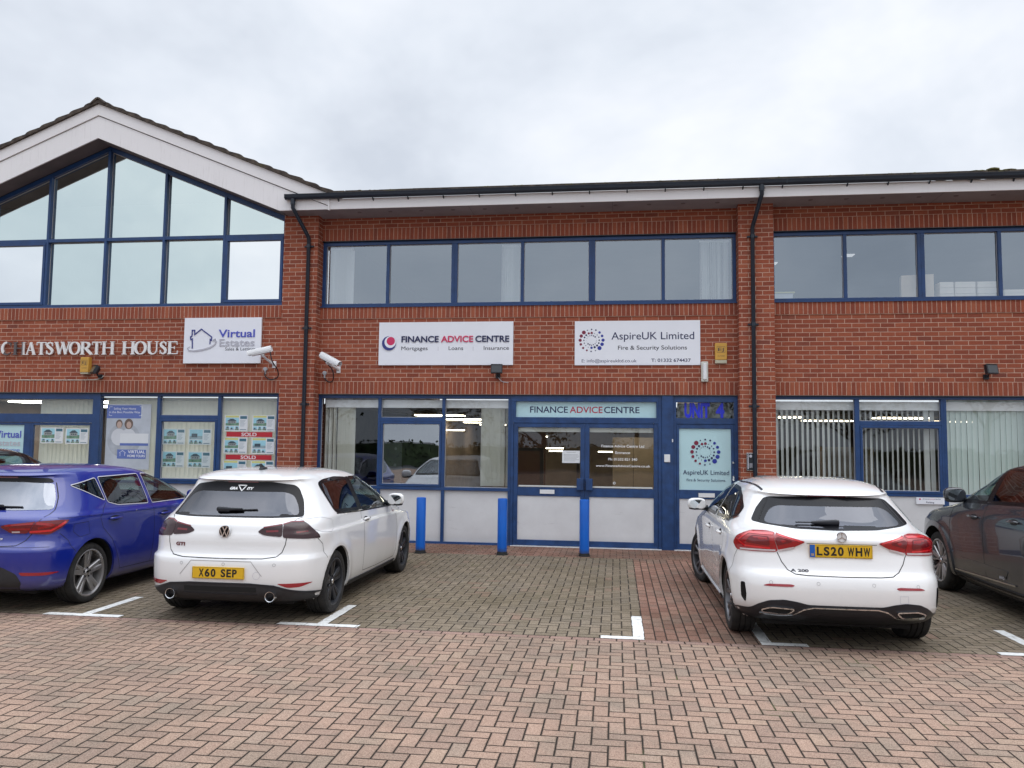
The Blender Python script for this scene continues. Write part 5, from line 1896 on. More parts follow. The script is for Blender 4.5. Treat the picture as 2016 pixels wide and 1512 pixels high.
class Car:
    def __init__(c, name, label, loc, rz, wb, levels, paint, wheelr=.318, arch=.365, n=170, sub=5, group='cars parked nose-in before the offices', trackx=.87, flare=.012, width=.9, cat='car'):
        c.root = empty(name, (loc[0], loc[1], 0), label, cat, group, rz)
        c.wb, c.ra, c.wr, c.tx, c.w = wb, arch, wheelr, trackx, width
        c.paint = paint
        L = np.array([[l[k] for k in range(len(levels[0]))] for l in levels], float)
        # columns: z w yr yf pr qr pf qf zr zf
        m = len(L)
        t = np.concatenate([[0], np.cumsum(np.sqrt(np.diff(L[:, 0]) ** 2 + .25 * np.diff(L[:, 1]) ** 2 + .12 * np.diff(L[:, 3]) ** 2 + .3 * np.diff(L[:, 2]) ** 2) + 1e-4)])
        q = []
        for i in range(m - 1):
            k = max(1, int(round((t[i + 1] - t[i]) / .026)))
            q += list(np.linspace(t[i], t[i + 1], k, endpoint=False))
        q.append(t[-1])
        q = np.array(q)
        LL = np.stack([pchip(t, L[:, k], q) for k in range(L.shape[1])], 1)
        rings = []
        th = np.linspace(-math.pi / 2, math.pi / 2, 1601)
        for z, w, yr, yf, pr_, qr, pf, qf, zr, zf in LL:
            cy, hl = (yr + yf) / 2, (yf - yr) / 2
            s_, co = np.sin(th), np.abs(np.cos(th))
            pe = np.where(s_ < 0, pr_, pf); qe = np.where(s_ < 0, qr, qf)
            x = w * co ** (2 / pe)
            y = cy + hl * np.sign(s_) * np.abs(s_) ** (2 / qe)
            ds = np.sqrt(np.diff(x) ** 2 + np.diff(y) ** 2)
            cum = np.concatenate([[0], np.cumsum(ds)]); cum /= cum[-1]
            u = np.linspace(0, 1, n)
            u = u + .0 * u
            x, y = np.interp(u, cum, x), np.interp(u, cum, y)
            e_ = (y - cy) / hl
            zz = z + np.where(e_ < 0, (zr - z) * np.abs(e_) ** 2.2, (zf - z) * np.abs(e_) ** 2.2)
            x[0] = x[-1] = 0
            rings.append(np.stack([x, y, zz], 1))
        V = np.array(rings)       # rings x n x 3
        # wheel arch flare
        for ay in (0, wb):
            r = np.sqrt((V[..., 1] - ay) ** 2 + (V[..., 2] - wheelr) ** 2)
            f = np.exp(-((r - arch - .02) / .07) ** 2) * flare
            V[..., 0] += np.where((V[..., 0] > .5) & (V[..., 2] < wheelr + arch + .2), f, 0)
        c.V = V
        nr = V.shape[0]
        verts, faces = [], []
        for sgn in (1, -1):
            verts.append(V * np.array([sgn, 1, 1]))
        verts = np.concatenate([v.reshape(-1, 3) for v in verts])
        o2 = nr * n
        for sgn, o_ in ((1, 0), (-1, o2)):
            for i in range(nr - 1):
                for j in range(n - 1):
                    a, b_, d, e_ = o_ + i * n + j, o_ + i * n + j + 1, o_ + (i + 1) * n + j + 1, o_ + (i + 1) * n + j
                    faces.append((a, b_, d, e_) if sgn == 1 else (a, e_, d, b_))
        c.verts, c.faces = verts, faces
        c.bvh = BVHTree.FromPolygons([Vector(v) for v in verts], faces)
        c.cuts = []

    # ---- projection: 2D feature coordinates -> point on the body and its outward normal
    def hit(c, mode, a, z, sgn=1):
        if mode == 'rear': o, d = Vector((a * sgn, -4, z)), Vector((0, 1, 0))
        elif mode == 'front': o, d = Vector((a * sgn, 9, z)), Vector((0, -1, 0))
        elif mode == 'side': o, d = Vector((3 * sgn, a, z)), Vector((-sgn, 0, 0))
        elif mode == 'top': o, d = Vector((a * sgn, z, 4)), Vector((0, 0, -1))
        elif mode == 'cyl':
            yc = .25; ph = a
            o = Vector((math.sin(ph) * 4 * sgn, yc - math.cos(ph) * 4, z)); d = Vector((-math.sin(ph) * sgn, math.cos(ph), 0))
        p, nrm, i, ds = c.bvh.ray_cast(o, d)
        if p is None:
            p, nrm, i, ds = c.bvh.find_nearest(o + d * (4 - .8 if mode != 'side' else 2.2))
        if nrm.dot(d) > 0: nrm = -nrm
        return p, nrm

    @staticmethod
    def cyl(x, y):
        return math.atan2(x, .25 - y)

    def panel(c, name, poly, mode, mat, off=.003, sgns=(1, -1), parent=None, smooth=2, step=.03, skirt=True, hole=False, lip=None):
        """poly draped on the body, raised by off; lip = inner panels"""
        out = []
        pl = smoothpoly(poly, smooth) if smooth else poly
        for sgn in sgns:
            B = resamp(pl, step)
            nb = len(B)
            xs = [p.x for p in B]; ys = [p.y for p in B]
            I = []
            gx = min(xs) + step * .5
            bl = [(p.x, p.y) for p in B]
            while gx < max(xs):
                gy = min(ys) + step * .5
                while gy < max(ys):
                    if inpoly(gx, gy, bl) and min((gx - p.x) ** 2 + (gy - p.y) ** 2 for p in B) > (step * .45) ** 2: I.append(Vector((gx, gy)))
                    gy += step
                gx += step
            pts = B + I
            r = geometry.delaunay_2d_cdt(pts, [], [list(range(nb))], 1, 1e-5)
            vs2, fs = r[0], r[2]
            orig = r[3]
            b = MB()
            P = []
            for v in vs2:
                p, nm = c.hit(mode, v.x, v.y, sgn)
                P.append((p, nm))
            b.add([tuple(p + nm * off) for p, nm in P], [tuple(f) for f in fs])
            if skirt:
                bi = [i for i in range(len(vs2)) if any(k < nb for k in orig[i])]
                # rebuild boundary by edges used once
                ec = {}
                for f in fs:
                    for i in range(len(f)):
                        k = tuple(sorted((f[i], f[(i + 1) % len(f)])))
                        ec[k] = ec.get(k, 0) + 1
                nv = len(vs2)
                b.v += [tuple(p - nm * .004) for p, nm in P]
                for (i, j), cnt in ec.items():
                    if cnt == 1:
                        b.f.append((i, j, j + nv, i + nv)); b.mi.append(0)
            me_o = b.build(name, mat, parent or c.root, smooth=True, ang=50)
            out.append(me_o)
        return out

    def strip(c, name, pts, mode, w, mat, off=.002, sgns=(1, -1), parent=None, closed=False, inward=None, step=.02, th=0.0):
        """ribbon of width w centred on the path (or lying inward of a closed path)"""
        out = []
        for sgn in sgns:
            P = resamp(pts, step, closed)
            n = len(P)
            L, Q = [], []
            ar = sum(P[i].x * P[(i + 1) % n].y - P[(i + 1) % n].x * P[i].y for i in range(n)) if closed else 1
            s_ = 1 if ar > 0 else -1
            for i in range(n):
                if closed: t = (P[(i + 1) % n] - P[i - 1])
                else: t = P[min(i + 1, n - 1)] - P[max(i - 1, 0)]
                t.normalize()
                nn = Vector((-t.y, t.x)) * s_
                if inward is not None: L.append(P[i] - nn * inward); Q.append(P[i] + nn * (w - inward))
                else: L.append(P[i] - nn * w / 2); Q.append(P[i] + nn * w / 2)
            b = MB()
            vs = []
            for a, d in zip(L, Q):
                for k in (a, d):
                    p, nm = c.hit(mode, k.x, k.y, sgn)
                    vs.append(tuple(p + nm * off))
            if th:
                nv = len(vs)
                for a, d in zip(L, Q):
                    for k in (a, d):
                        p, nm = c.hit(mode, k.x, k.y, sgn)
                        vs.append(tuple(p + nm * (off - th)))
            m = n if closed else n - 1
            fs = []
            for i in range(m):
                j = (i + 1) % n
                fs.append((2 * i, 2 * i + 1, 2 * j + 1, 2 * j))
                if th:
                    fs.append((2 * i, 2 * j, 2 * j + nv, 2 * i + nv)); fs.append((2 * i + 1, 2 * i + 1 + nv, 2 * j + 1 + nv, 2 * j + 1))
            b.add(vs, fs)
            out.append(b.build(name, mat, parent or c.root, smooth=True, ang=50))
        return out

    def window(c, name, poly, mode, glassm, sgns=(1, -1), frit=.035, cut=True, smooth=2, trim=None, trimw=.012, off=.0025):
        pl = smoothpoly(poly, smooth)
        if cut: c.cuts.append((mode, [tuple(p) for p in inset(resamp(pl, .02), .004)], sgns))
        for sgn in sgns:
            g = c.panel(name, pl, mode, glassm, off=off, sgns=(sgn,), smooth=0, skirt=False)[0]
            c.strip('black_border', pl, mode, frit, M['gloss_black'], off=off + .0006, sgns=(sgn,), closed=True, inward=0.004, parent=g)
            if trim is not None: c.strip('trim', pl, mode, trimw, trim, off=off + .002, sgns=(sgn,), closed=True, inward=trimw * .7, parent=g)

    def finish(c):
        n = c.V.shape[1]
        verts = c.verts.copy()
        cen = np.array([verts[list(f)].mean(0) for f in c.faces])
        keep = np.ones(len(c.faces), bool)
        # wheel arches: drop faces inside, then pull the rim onto the circle
        for ay in (0, c.wb):
            r = np.sqrt((cen[:, 1] - ay) ** 2 + (cen[:, 2] - c.wr) ** 2)
            keep &= ~((r < c.ra) & (np.abs(cen[:, 0]) > .45))
        for mode, poly, sgns in c.cuts:
            vin = np.zeros(len(verts), bool)
            xs = [p[0] for p in poly]; zs = [p[1] for p in poly]
            for i, v in enumerate(verts):
                a = v[1] if mode == 'side' else abs(v[0])
                zz = v[2]
                if min(xs) < a < max(xs) and min(zs) < zz < max(zs):
                    if mode == 'side' and abs(v[0]) < .3: continue
                    if mode == 'rear' and v[1] > .5: continue
                    if mode == 'front' and v[1] < 1.0: continue
                    if inpoly(a, zz, poly): vin[i] = True
            fa = np.array([all(vin[k] for k in f) for f in c.faces])
            # side windows only cut faces that look sideways
            keep &= ~fa
        faces = [f for f, k in zip(c.faces, keep) if k]
        use = {}
        for f in faces:
            for i in range(4):
                k = tuple(sorted((f[i], f[(i + 1) % 4])))
                use[k] = use.get(k, 0) + 1
        bvs = set(i for k, cnt in use.items() if cnt == 1 for i in k)
        for i in bvs:
            v = verts[i]
            for ay in (0, c.wb):
                r = math.hypot(v[1] - ay, v[2] - c.wr)
                if abs(v[0]) > .45 and abs(r - c.ra) < .05 and r > 1e-3:
                    v[1] = ay + (v[1] - ay) / r * c.ra; v[2] = c.wr + (v[2] - c.wr) / r * c.ra
        b = MB()
        b.add([tuple(v) for v in verts], faces)
        me_o = b.build('body', c.paint, c.root, smooth=True, merge=True, ang=60)
        bm = bmesh.new(); bm.from_mesh(me_o.data)
        bmesh.ops.delete(bm, geom=[v for v in bm.verts if not v.link_faces], context='VERTS')
        bm.to_mesh(me_o.data); bm.free()
        c.body = me_o
        # inner lining
        b = MB()
        nm = np.zeros_like(verts)
        for f in faces:
            a = np.cross(verts[f[2]] - verts[f[0]], verts[f[3]] - verts[f[1]])
            for k in f: nm[k] += a
        ln = np.linalg.norm(nm, axis=1, keepdims=True); nm = nm / np.maximum(ln, 1e-9)
        ctr = np.array([0, c.wb / 2, .8])
        sg = np.sign(((verts - ctr) * nm).sum(1, keepdims=True)); nm *= sg
        iv = verts - nm * .028
        fz = [f for f in faces if min(iv[k][2] for k in f) > .50]
        b.add([tuple(v) for v in iv], fz)
        li = b.build('lining', M['lining'], c.body, smooth=True, merge=True)
        bm = bmesh.new(); bm.from_mesh(li.data)
        bmesh.ops.delete(bm, geom=[v for v in bm.verts if not v.link_faces], context='VERTS')
        bm.to_mesh(li.data); bm.free()
        # underside and wheel-arch liners
        b = MB()
        zz = [c.V[0, j] for j in range(0, n, 4)]
        ring = [(p[0] * .97, p[1] * .99, p[2] + .01) for p in zz]
        poly = ring + [(-p[0], p[1], p[2]) for p in reversed(ring)]
        b.box(-.62, .62, c.V[2, 0][1] + .10, c.V[2, -1][1] - .12, .17, .48)
        b.box(-.76, .76, .46, c.wb - .46, .175, .50)
        b.build('underbody', M['under'], c.body)
        for ay in (0, c.wb):
            for sgn in (1, -1):
                b = MB()
                vs = []
                K = 34
                for k in range(K + 1):
                    a = math.pi * (1.22 * k / K - .11)
                    yy, zz = ay + math.cos(a) * c.ra, c.wr + math.sin(a) * c.ra
                    p, nmv = c.hit('side', yy, max(zz, .19), sgn)
                    vs += [(p.x - sgn * .001, yy, zz), (p.x - sgn * .022, yy, zz), (sgn * .5, yy, zz)]
                b.add(vs, [(3 * k, 3 * k + 1, 3 * k + 4, 3 * k + 3) for k in range(K)], 0)
                b.add(vs, [(3 * k + 1, 3 * k + 2, 3 * k + 5, 3 * k + 4) for k in range(K)], 1)
                b.add([(sgn * .5, ay, c.wr)] + [vs[3 * k + 2] for k in range(K + 1)], [(0, k + 1, k + 2) for k in range(K)], 1)
                b.build('wheel_arch', [c.paint, M['under']], c.body, smooth=True, ang=40)

    def interior(c, ybelt0=.2, z=.0, seat=None):
        seat = seat or M['seat']
        root = c.root
        b = MB(); b.box(-.68, .68, -.35, c.wb - .45, .50, .56); b.build('cabin_floor', M['lining'], root)
        for sx in (-.36, .36):
            b = MB()
            Mx = Matrix.Translation(Vector((sx, 1.02, .58 + z))) @ Matrix.Rotation(R(14), 4, 'X')
            b.ell((0, .0, .36), (.23, .07, .36), 14, 10, pw=.55)
            b.ell((0, -.01, .80), (.135, .05, .085), 12, 8, pw=.6)
            b.tube([(-.06, 0, .66), (-.06, 0, .8)], .008, 6); b.tube([(.06, 0, .66), (.06, 0, .8)], .008, 6)
            b.ell((0, .24, .04), (.24, .27, .08), 14, 8, pw=.6)
            b.v = [tuple(Mx @ Vector(v)) for v in b.v]
            b.build('front_seat', seat, root, smooth=True)
        b = MB()
        Mx = Matrix.Translation(Vector((0, .10, .58 + z))) @ Matrix.Rotation(R(16), 4, 'X')
        b.ell((0, 0, .30), (.60, .07, .30), 22, 10, pw=.5)
        for sx in (-.36, .36): b.ell((sx, -.01, .66), (.125, .045, .07), 12, 8, pw=.6)
        b.v = [tuple(Mx @ Vector(v)) for v in b.v]
        b.build('rear_seat', seat, root, smooth=True)
        b = MB(); b.ell((0, c.wb - .82, .86 + z), (.68, .28, .12), 20, 10, pw=.6); b.build('dashboard', M['lining'], root, smooth=True)
        b = MB()
        Mx = Matrix.Translation(Vector((.36, c.wb - 1.14, .90 + z))) @ Matrix.Rotation(R(-65), 4, 'X')
        b.v = []
        R1, r1 = .18, .015
        vs = []; fs = []
        for i in range(28):
            a = 2 * math.pi * i / 28
            for k in range(8):
                t = 2 * math.pi * k / 8
                vs.append(tuple(Mx @ Vector(((R1 + r1 * math.cos(t)) * math.cos(a), (R1 + r1 * math.cos(t)) * math.sin(a), r1 * math.sin(t)))))
                fs.append((i * 8 + k, i * 8 + (k + 1) % 8, ((i + 1) % 28) * 8 + (k + 1) % 8, ((i + 1) % 28) * 8 + k))
        b.add(vs, fs)
        b.box(-.17, .17, -.02, .02, -.01, .01, M=Mx); b.ell((0, 0, 0), (.05, .05, .02), M=Mx) if False else None
        b.build('steering_wheel', M['black'], root, smooth=True)
        b = MB(); b.ell((0, c.wb - 1.02, 1.27 + z), (.12, .02, .035), 12, 6, pw=.6); b.build('rear_view_mirror', M['black'], root, smooth=True)

    def wheel(c, side, ay, style, rimmat, steer=0.0, capmat=None, rr=.66):
        """side 1 right, -1 left"""
        Rw = c.wr
        wdt = .225
        rim = Rw * rr + .02
        loc = Vector((side * (c.tx - wdt / 2), ay, Rw))
        Mx = Matrix.Translation(loc) @ Matrix.Rotation(steer, 4, 'Z')
        b = MB()
        h = wdt / 2
        prof = [(rim - .012, -h + .02), (rim, -h + .012), (Rw * .87, -h - .001), (Rw * .95, -h + .008), (Rw * .985, -h + .024), (Rw, -h + .045), (Rw, -.066), (Rw - .008, -.064), (Rw - .008, -.056), (Rw, -.054), (Rw + .001, -.016), (Rw - .008, -.014), (Rw - .008, -.006), (Rw + .001, -.004), (Rw + .001, .030), (Rw - .008, .032), (Rw - .008, .040), (Rw, .042), (Rw, h - .045), (Rw * .985, h - .024), (Rw * .95, h - .008), (Rw * .87, h + .001), (rim + .012, h - .004), (rim, h - .012), (rim - .012, h - .02)]
        b.lathe(prof, 'x', (0, 0, 0), 64, sgn=side)
        b.v = [tuple(Mx @ Vector(v)) for v in b.v]
        ty = b.build('wheel', M['tyre'], c.root, smooth=True, ang=35)
        b = MB()
        f = h - .012
        b.lathe([(rim + .004, f - .006), (rim + .006, f + .004), (rim - .004, f + .006), (rim - .014, f - .002), (rim - .020, f - .03), (rim - .030, -h + .03)], 'x', (0, 0, 0), 64, sgn=side)
        def spoke(a0, w0, w1, r0, r1, d0, d1, skew=0.0, mi=0, thick=.03, edge=.6):
            vs = []
            K = 7
            for i in range(K):
                t = i / (K - 1)
                r = r0 + (r1 - r0) * t
                w = (w0 + (w1 - w0) * t) / 2
                d = d0 + (d1 - d0) * (t ** .7)
                ca = a0 + skew * t
                er = Vector((0, math.cos(ca), math.sin(ca))); et = Vector((0, -math.sin(ca), math.cos(ca)))
                for (o_, dd) in ((-1, -thick), (-1, -.008), (-edge, 0), (edge, 0), (1, -.008), (1, -thick)):
                    vs.append(Vector((side * (d + dd), 0, 0)) + er * r + et * (w * o_))
            fs = []
            for i in range(K - 1):
                for k in range(5): fs.append((i * 6 + k, i * 6 + k + 1, (i + 1) * 6 + k + 1, (i + 1) * 6 + k))
            b.add([tuple(v) for v in vs], fs, mi)
        hub = .055
        if style == 'five':           # broad dished blades with black insets
            for k in range(5):
                a = math.pi / 2 + k * 2 * math.pi / 5
                spoke(a, .060, .150, .035, rim - .010, f - .030, f - .012, thick=.035, edge=.8)
                spoke(a, .020, .050, .06, rim - .03, f - .028, f - .0095, mi=1, thick=.004)
        elif style == 'twin':         # five paired spokes
            for k in range(5):
                a = math.pi / 2 + k * 2 * math.pi / 5
                for s_ in (-1, 1): spoke(a + s_ * .10, .040, .034, .03, rim - .008, f - .035, f - .008, skew=s_ * .16, thick=.032)
        elif style == 'twin_wide':
            for k in range(5):
                a = math.pi / 2 + k * 2 * math.pi / 5
                for s_ in (-1, 1): spoke(a + s_ * .19, .052, .050, .03, rim - .006, f - .030, f - .008, skew=-s_ * .045, thick=.032)
        elif style == 'multi':
            for k in range(5):
                a = math.pi / 2 + k * 2 * math.pi / 5
                spoke(a, .04, .075, .03, rim - .006, f - .030, f - .008, thick=.032, mi=0)
                for s_ in (-1, 1): spoke(a + s_ * .30, .02, .030, .04, rim - .006, f - .032, f - .010, skew=s_ * .10, thick=.03, mi=0)
                spoke(a + math.pi / 5, .022, .05, .04, rim - .006, f - .045, f - .022, thick=.02, mi=1)
        b.lathe([(.0005, f - .020), (.030, f - .020), (.034, f - .024), (.062, f - .030), (.070, f - .050)], 'x', (0, 0, 0), 24, sgn=side)
        for k in range(5):
            a = k * 2 * math.pi / 5 + .3
            b.lathe([(.0005, f - .021), (.010, f - .021), (.011, f - .04)], 'x', (0, math.cos(a) * .050, math.sin(a) * .050), 8, mi=1, sgn=side)
        b.v = [tuple(Mx @ Vector(v)) for v in b.v]
        b.build('rim', [rimmat, M['gloss_black']], ty, smooth=True, ang=30)
        b = MB()
        b.lathe([(.0005, f - .016), (.024, f - .017), (.026, f - .022)], 'x', (0, 0, 0), 20, sgn=side)
        b.v = [tuple(Mx @ Vector(v)) for v in b.v]
        b.build('hub_cap', capmat or M['chrome'], ty, smooth=True, ang=30)
        b = MB()
        b.lathe([(.0005, f - .085), (.150, f - .085), (.152, f - .10), (.09, f - .11)], 'x', (0, 0, 0), 32, sgn=side)
        b.box(side * (f - .11), side * (f - .06), .06, .15, -.07, .07)
        b.v = [tuple(Mx @ Vector(v)) for v in b.v]
        b.build('brake_disc', M['disc'], ty, smooth=True, ang=30)

    def mirror(c, side, y, z, size=(.105, .055, .075), mat=None, x=None):
        p, nm = c.hit('side', y, z - .05, side)
        cx = (x if x else abs(p.x) + .13) * side
        Mz = Matrix.Rotation(side * R(10), 3, 'Z')
        b = MB(); b.ell((cx, y, z), size, 20, 14, pw=.72, M=Mz)
        b.v = [(a, max(bb, y - size[1] * .70), cc) for a, bb, cc in b.v]
        m = b.build('door_mirror', mat or c.paint, c.root, smooth=True, ang=50)
        Mg = Matrix.Translation(Vector((cx, y - size[1] * .70 - .003, z - .004))) @ Matrix.Rotation(side * R(-9), 4, 'Z') @ Matrix.Rotation(R(7), 4, 'X')
        b = MB()
        n_ = 28
        vs = []
        for i in range(n_):
            t = 2 * math.pi * i / n_
            vs.append(tuple(Mg @ Vector((size[0] * .80 * math.copysign(abs(math.cos(t)) ** .6, math.cos(t)), 0, size[2] * .74 * math.copysign(abs(math.sin(t)) ** .7, math.sin(t))))))
        b.add(vs, [tuple(range(n_))])
        b.build('mirror_glass', M['mirror'], m)
        b = MB(); b.ell((cx, y + .004, z - size[2] * .80), (size[0] * .86, size[1] * .8, size[2] * .30), 16, 8, pw=.8)
        b.tube([tuple(p), (cx - side * .05, y, z - size[2] * .75)], [.035, .022], 8, rx=.02); b.build('mirror_base', M['black'], m, smooth=True)

    def handle(c, y, z, side, mat=None, l=.19):
        p0, n0 = c.hit('side', y - l / 2, z, side); p1, n1 = c.hit('side', y + l / 2, z, side); pm, n2 = c.hit('side', y, z, side)
        b = MB(); b.tube([tuple(p0 + n0 * .006), tuple(p0 + n0 * .028 + Vector((0, .02, 0))), tuple(pm + n2 * .034), tuple(p1 + n1 * .028 - Vector((0, .02, 0))), tuple(p1 + n1 * .006)], [.012, .014, .014, .014, .012], 10, rx=.012)
        h = b.build('door_handle', mat or c.paint, c.root, smooth=True)
        pts = [(y + math.cos(t) * l * .42, z + math.sin(t) * .030) for t in np.linspace(0, 2 * math.pi, 20, endpoint=False)]
        c.panel('handle_recess', pts, 'side', M['shut'] if mat is None else M['black'], off=.0012, sgns=(side,), smooth=0, skirt=False, parent=h)

    def text(c, name, body, x0, x1, z0, z1, mat, off=.004, mode='rear', dy=0, bold=.02, shear=0.0, parent=None):
        b = MB(); fit(b, body, x0, x1, z0, z1, 0, 0, off=bold, shear=shear, dy=0)
        out = []
        for v in b.v:
            p, nm = c.hit(mode, v[0], v[2], 1)
            out.append(tuple(p + nm * off))
        b.v = out
        return b.build(name, mat, parent or c.root)

    def plate(c, x, z, body_parts, w=.52, h=.111, y=None, tilt=0.0, band=False, xs=None):
        p, nm = c.hit('rear', x, z, 1)
        yy = (p.y if y is None else y) - .012
        b = MB(); b.box(x - w / 2, x + w / 2, yy - .006, yy + .006, z - h / 2, z + h / 2)
        Mx = Matrix.Translation(Vector((x, yy, z))) @ Matrix.Rotation(tilt, 4, 'X') @ Matrix.Translation(Vector((-x, -yy, -z)))
        b.v = [tuple(Mx @ Vector(v)) for v in b.v]
        o = b.build('number_plate', M['plate'], c.root, bevel=.003)
        b = MB()
        for t, a, d in body_parts:
            cw = (d - a + .011) / len(t)
            for i, ch in enumerate(t):
                m_ = .018 if ch == 'I' else 0
                fit(b, ch, x + a + i * cw + m_, x + a + (i + 1) * cw - .011 - m_, z - .037, z + .037, yy - .0075, 0, off=.035)
        b.v = [tuple(Mx @ Vector(v)) for v in b.v]
        b.build('lettering', M['plate_t'], o)
        if band:
            b = MB(); b.box(x - w / 2 + .001, x - w / 2 + .046, yy - .0078, yy - .0068, z - h / 2 + .002, z + h / 2 - .002)
            b.build('blue_band', M['plate_b'], o)
            b = MB(); fit(b, 'GB', x - w / 2 + .012, x - w / 2 + .036, z - .040, z - .022, yy - .0083, 0, off=.02); b.build('country_letters', M['plate'], o)
        b = MB()
        for pts in ([(x - w / 2 + .006, z - h / 2 + .005), (x + w / 2 - .006, z - h / 2 + .005), (x + w / 2 - .006, z + h / 2 - .005), (x - w / 2 + .006, z + h / 2 - .005), (x - w / 2 + .006, z - h / 2 + .005)],): b.stroke(pts, .0018, yy - .0068, yy - .0060)
        b.v = [tuple(Mx @ Vector(v)) for v in b.v]
        b.build('plate_edge', M['plate_t'], o)
        return o

    def wiper(c, x0, x1, z0, z1, pivot_right=False):
        """rear wiper arm from pivot (x0,z0) to tip (x1,z1)"""
        pts, pb = [], []
        for t in np.linspace(0, 1, 9):
            p, nm = c.hit('rear', x0 + (x1 - x0) * t, z0 + (z1 - z0) * t, 1)
            pts.append(tuple(p + nm * .030)); pb.append(tuple(p + nm * .014))
        b = MB()
        b.tube(pts[:6], [.026, .024, .018, .014, .011, .008], 8, rx=.010)
        b.tube(pb[2:], .007, 6)
        b.tube([tuple(Vector(pts[0]) + Vector((0, .04, 0))), pts[0]], .022, 12)
        return b.build('rear_wiper', M['black'], c.root, smooth=True, ang=50)

    def shut(c, pts, mode='side', sgns=(1, -1), w=.006):
        return c.strip('shut_line', pts, mode, w, M['shut'], off=.0012, sgns=sgns, parent=getattr(c, 'body', None) or c.root)


def carpaint(name, c, metal=0.0, rough=.25, flake=False, coat=1.0):
    n = N(name)
    n.col(c)
    t = n.add('ShaderNodeTexCoord')
    n.set(rough=rough, metal=metal, coat=coat, coatr=.03)
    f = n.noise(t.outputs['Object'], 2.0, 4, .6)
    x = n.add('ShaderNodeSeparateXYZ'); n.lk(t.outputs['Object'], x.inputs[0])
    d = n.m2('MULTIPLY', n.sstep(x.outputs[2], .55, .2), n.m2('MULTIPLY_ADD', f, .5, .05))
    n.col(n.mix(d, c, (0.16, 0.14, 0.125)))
    n.set(coat=n.m2('SUBTRACT', 1.0, n.m2('MULTIPLY', d, 1.0)))
    return n.m


def tyre():
    n = N('tyre_rubber')
    t = n.add('ShaderNodeTexCoord')
    f = n.noise(t.outputs['Object'], 12.0, 4, .6)
    n.col(n.ramp(f, [(.3, (.018, .018, .019)), (.7, (.040, .038, .036))]))
    n.set(rough=.85, spec=.25)
    return n.m


def redlens(name, c, c2, coat=1.0):
    n = N(name)
    x, y, z, P = n.pos()
    w = n.add('ShaderNodeTexWave'); w.inputs['Scale'].default_value = 40; w.bands_direction = 'Z'
    n.lk(P, w.inputs[0])
    n.col(n.mix(w.outputs[1], c, c2))
    n.set(rough=.18, coat=coat)
    return n.m


M['gloss_black'] = plain('gloss_black', (.006, .006, .008), .22, coat=.0, var=0, spec=.2)
M['lining'] = plain('cabin_lining', (.030, .030, .032), .9, var=.1)
M['seat'] = plain('seat_cloth', (.035, .035, .038), .85, var=.2, nscale=20)
M['under'] = plain('underbody_black', (.008, .008, .008), .9, var=.1)
M['tyre'] = tyre()
M['disc'] = plain('brake_steel', (.22, .21, .20), .4, .8, var=.1)
M['shut'] = plain('shut_gap', (.012, .012, .014), .8, var=0)
M['mirror'] = glass('mirror_glass', 1.0, (.75, .8, .82), (0, 0, 0), 0)
M['plate'] = plain('yellow_plate', (.70, .42, .015), .35, var=.03)
M['plate_t'] = plain('plate_black', (.015, .012, .010), .4, var=0)
M['plate_b'] = plain('plate_blue', (.01, .10, .42), .4, var=0)
M['cglass'] = glass('car_glass', .09, (.9, .95, 1), (.55, .68, .64), .8)
M['tglass'] = glass('privacy_glass', .125, (.80, .82, .90), (.10, .10, .11), .8)
M['tglass2'] = glass('light_rear_glass', .24, (.86, .9, .98), (.22, .23, .24), .8)
M['lens_dark'] = redlens('smoked_lens', (.016, .004, .006), (.038, .007, .009), .15)
M['lens_red'] = redlens('red_lens', (.27, .003, .006), (.36, .006, .010), .6)
M['lens_deep'] = redlens('deep_red_lens', (.14, .004, .010), (.16, .006, .010), .6)
M['lens_hot'] = plain('bright_red_lens', (.62, .012, .016), .2, coat=1, var=0)
M['lens_clear'] = plain('clear_lens', (.50, .42, .42), .2, coat=1, var=0)
M['refl'] = plain('reflector_red', (.30, .01, .02), .25, coat=1, var=0)
M['silverrim'] = plain('silver_rim', (.42, .41, .41), .28, .75, var=.08)
M['blackrim'] = plain('dark_grey_rim', (.035, .038, .045), .38, .3, var=.1)
M['greyrim'] = plain('grey_rim', (.16, .16, .17), .3, .75, var=.1)
M['dark_plastic'] = plain('unpainted_trim', (.022, .022, .025), .65, var=.15, nscale=20)
M['pw1'] = carpaint('pearl_white_paint', (.78, .785, .79))
M['pw2'] = carpaint('polar_white_paint', (.81, .81, .81))
M['pblue'] = carpaint('metallic_blue_paint', (.0005, .0125, .225), .0, .32)
M['pgrey'] = carpaint('graphite_paint', (.024, .028, .036), .0, .25)
M['pblk'] = carpaint('black_paint', (.012, .012, .014))

# ring columns: z  w  yr  yf  p_r q_r p_f q_f  zr  zf
def hatch_levels(tail, rear=-.78, front=3.49, W=.9, top=1.45, belt=.96, crz=.86):
    """tail: list of (z, yr, w or None, q, zr)"""
    return tail


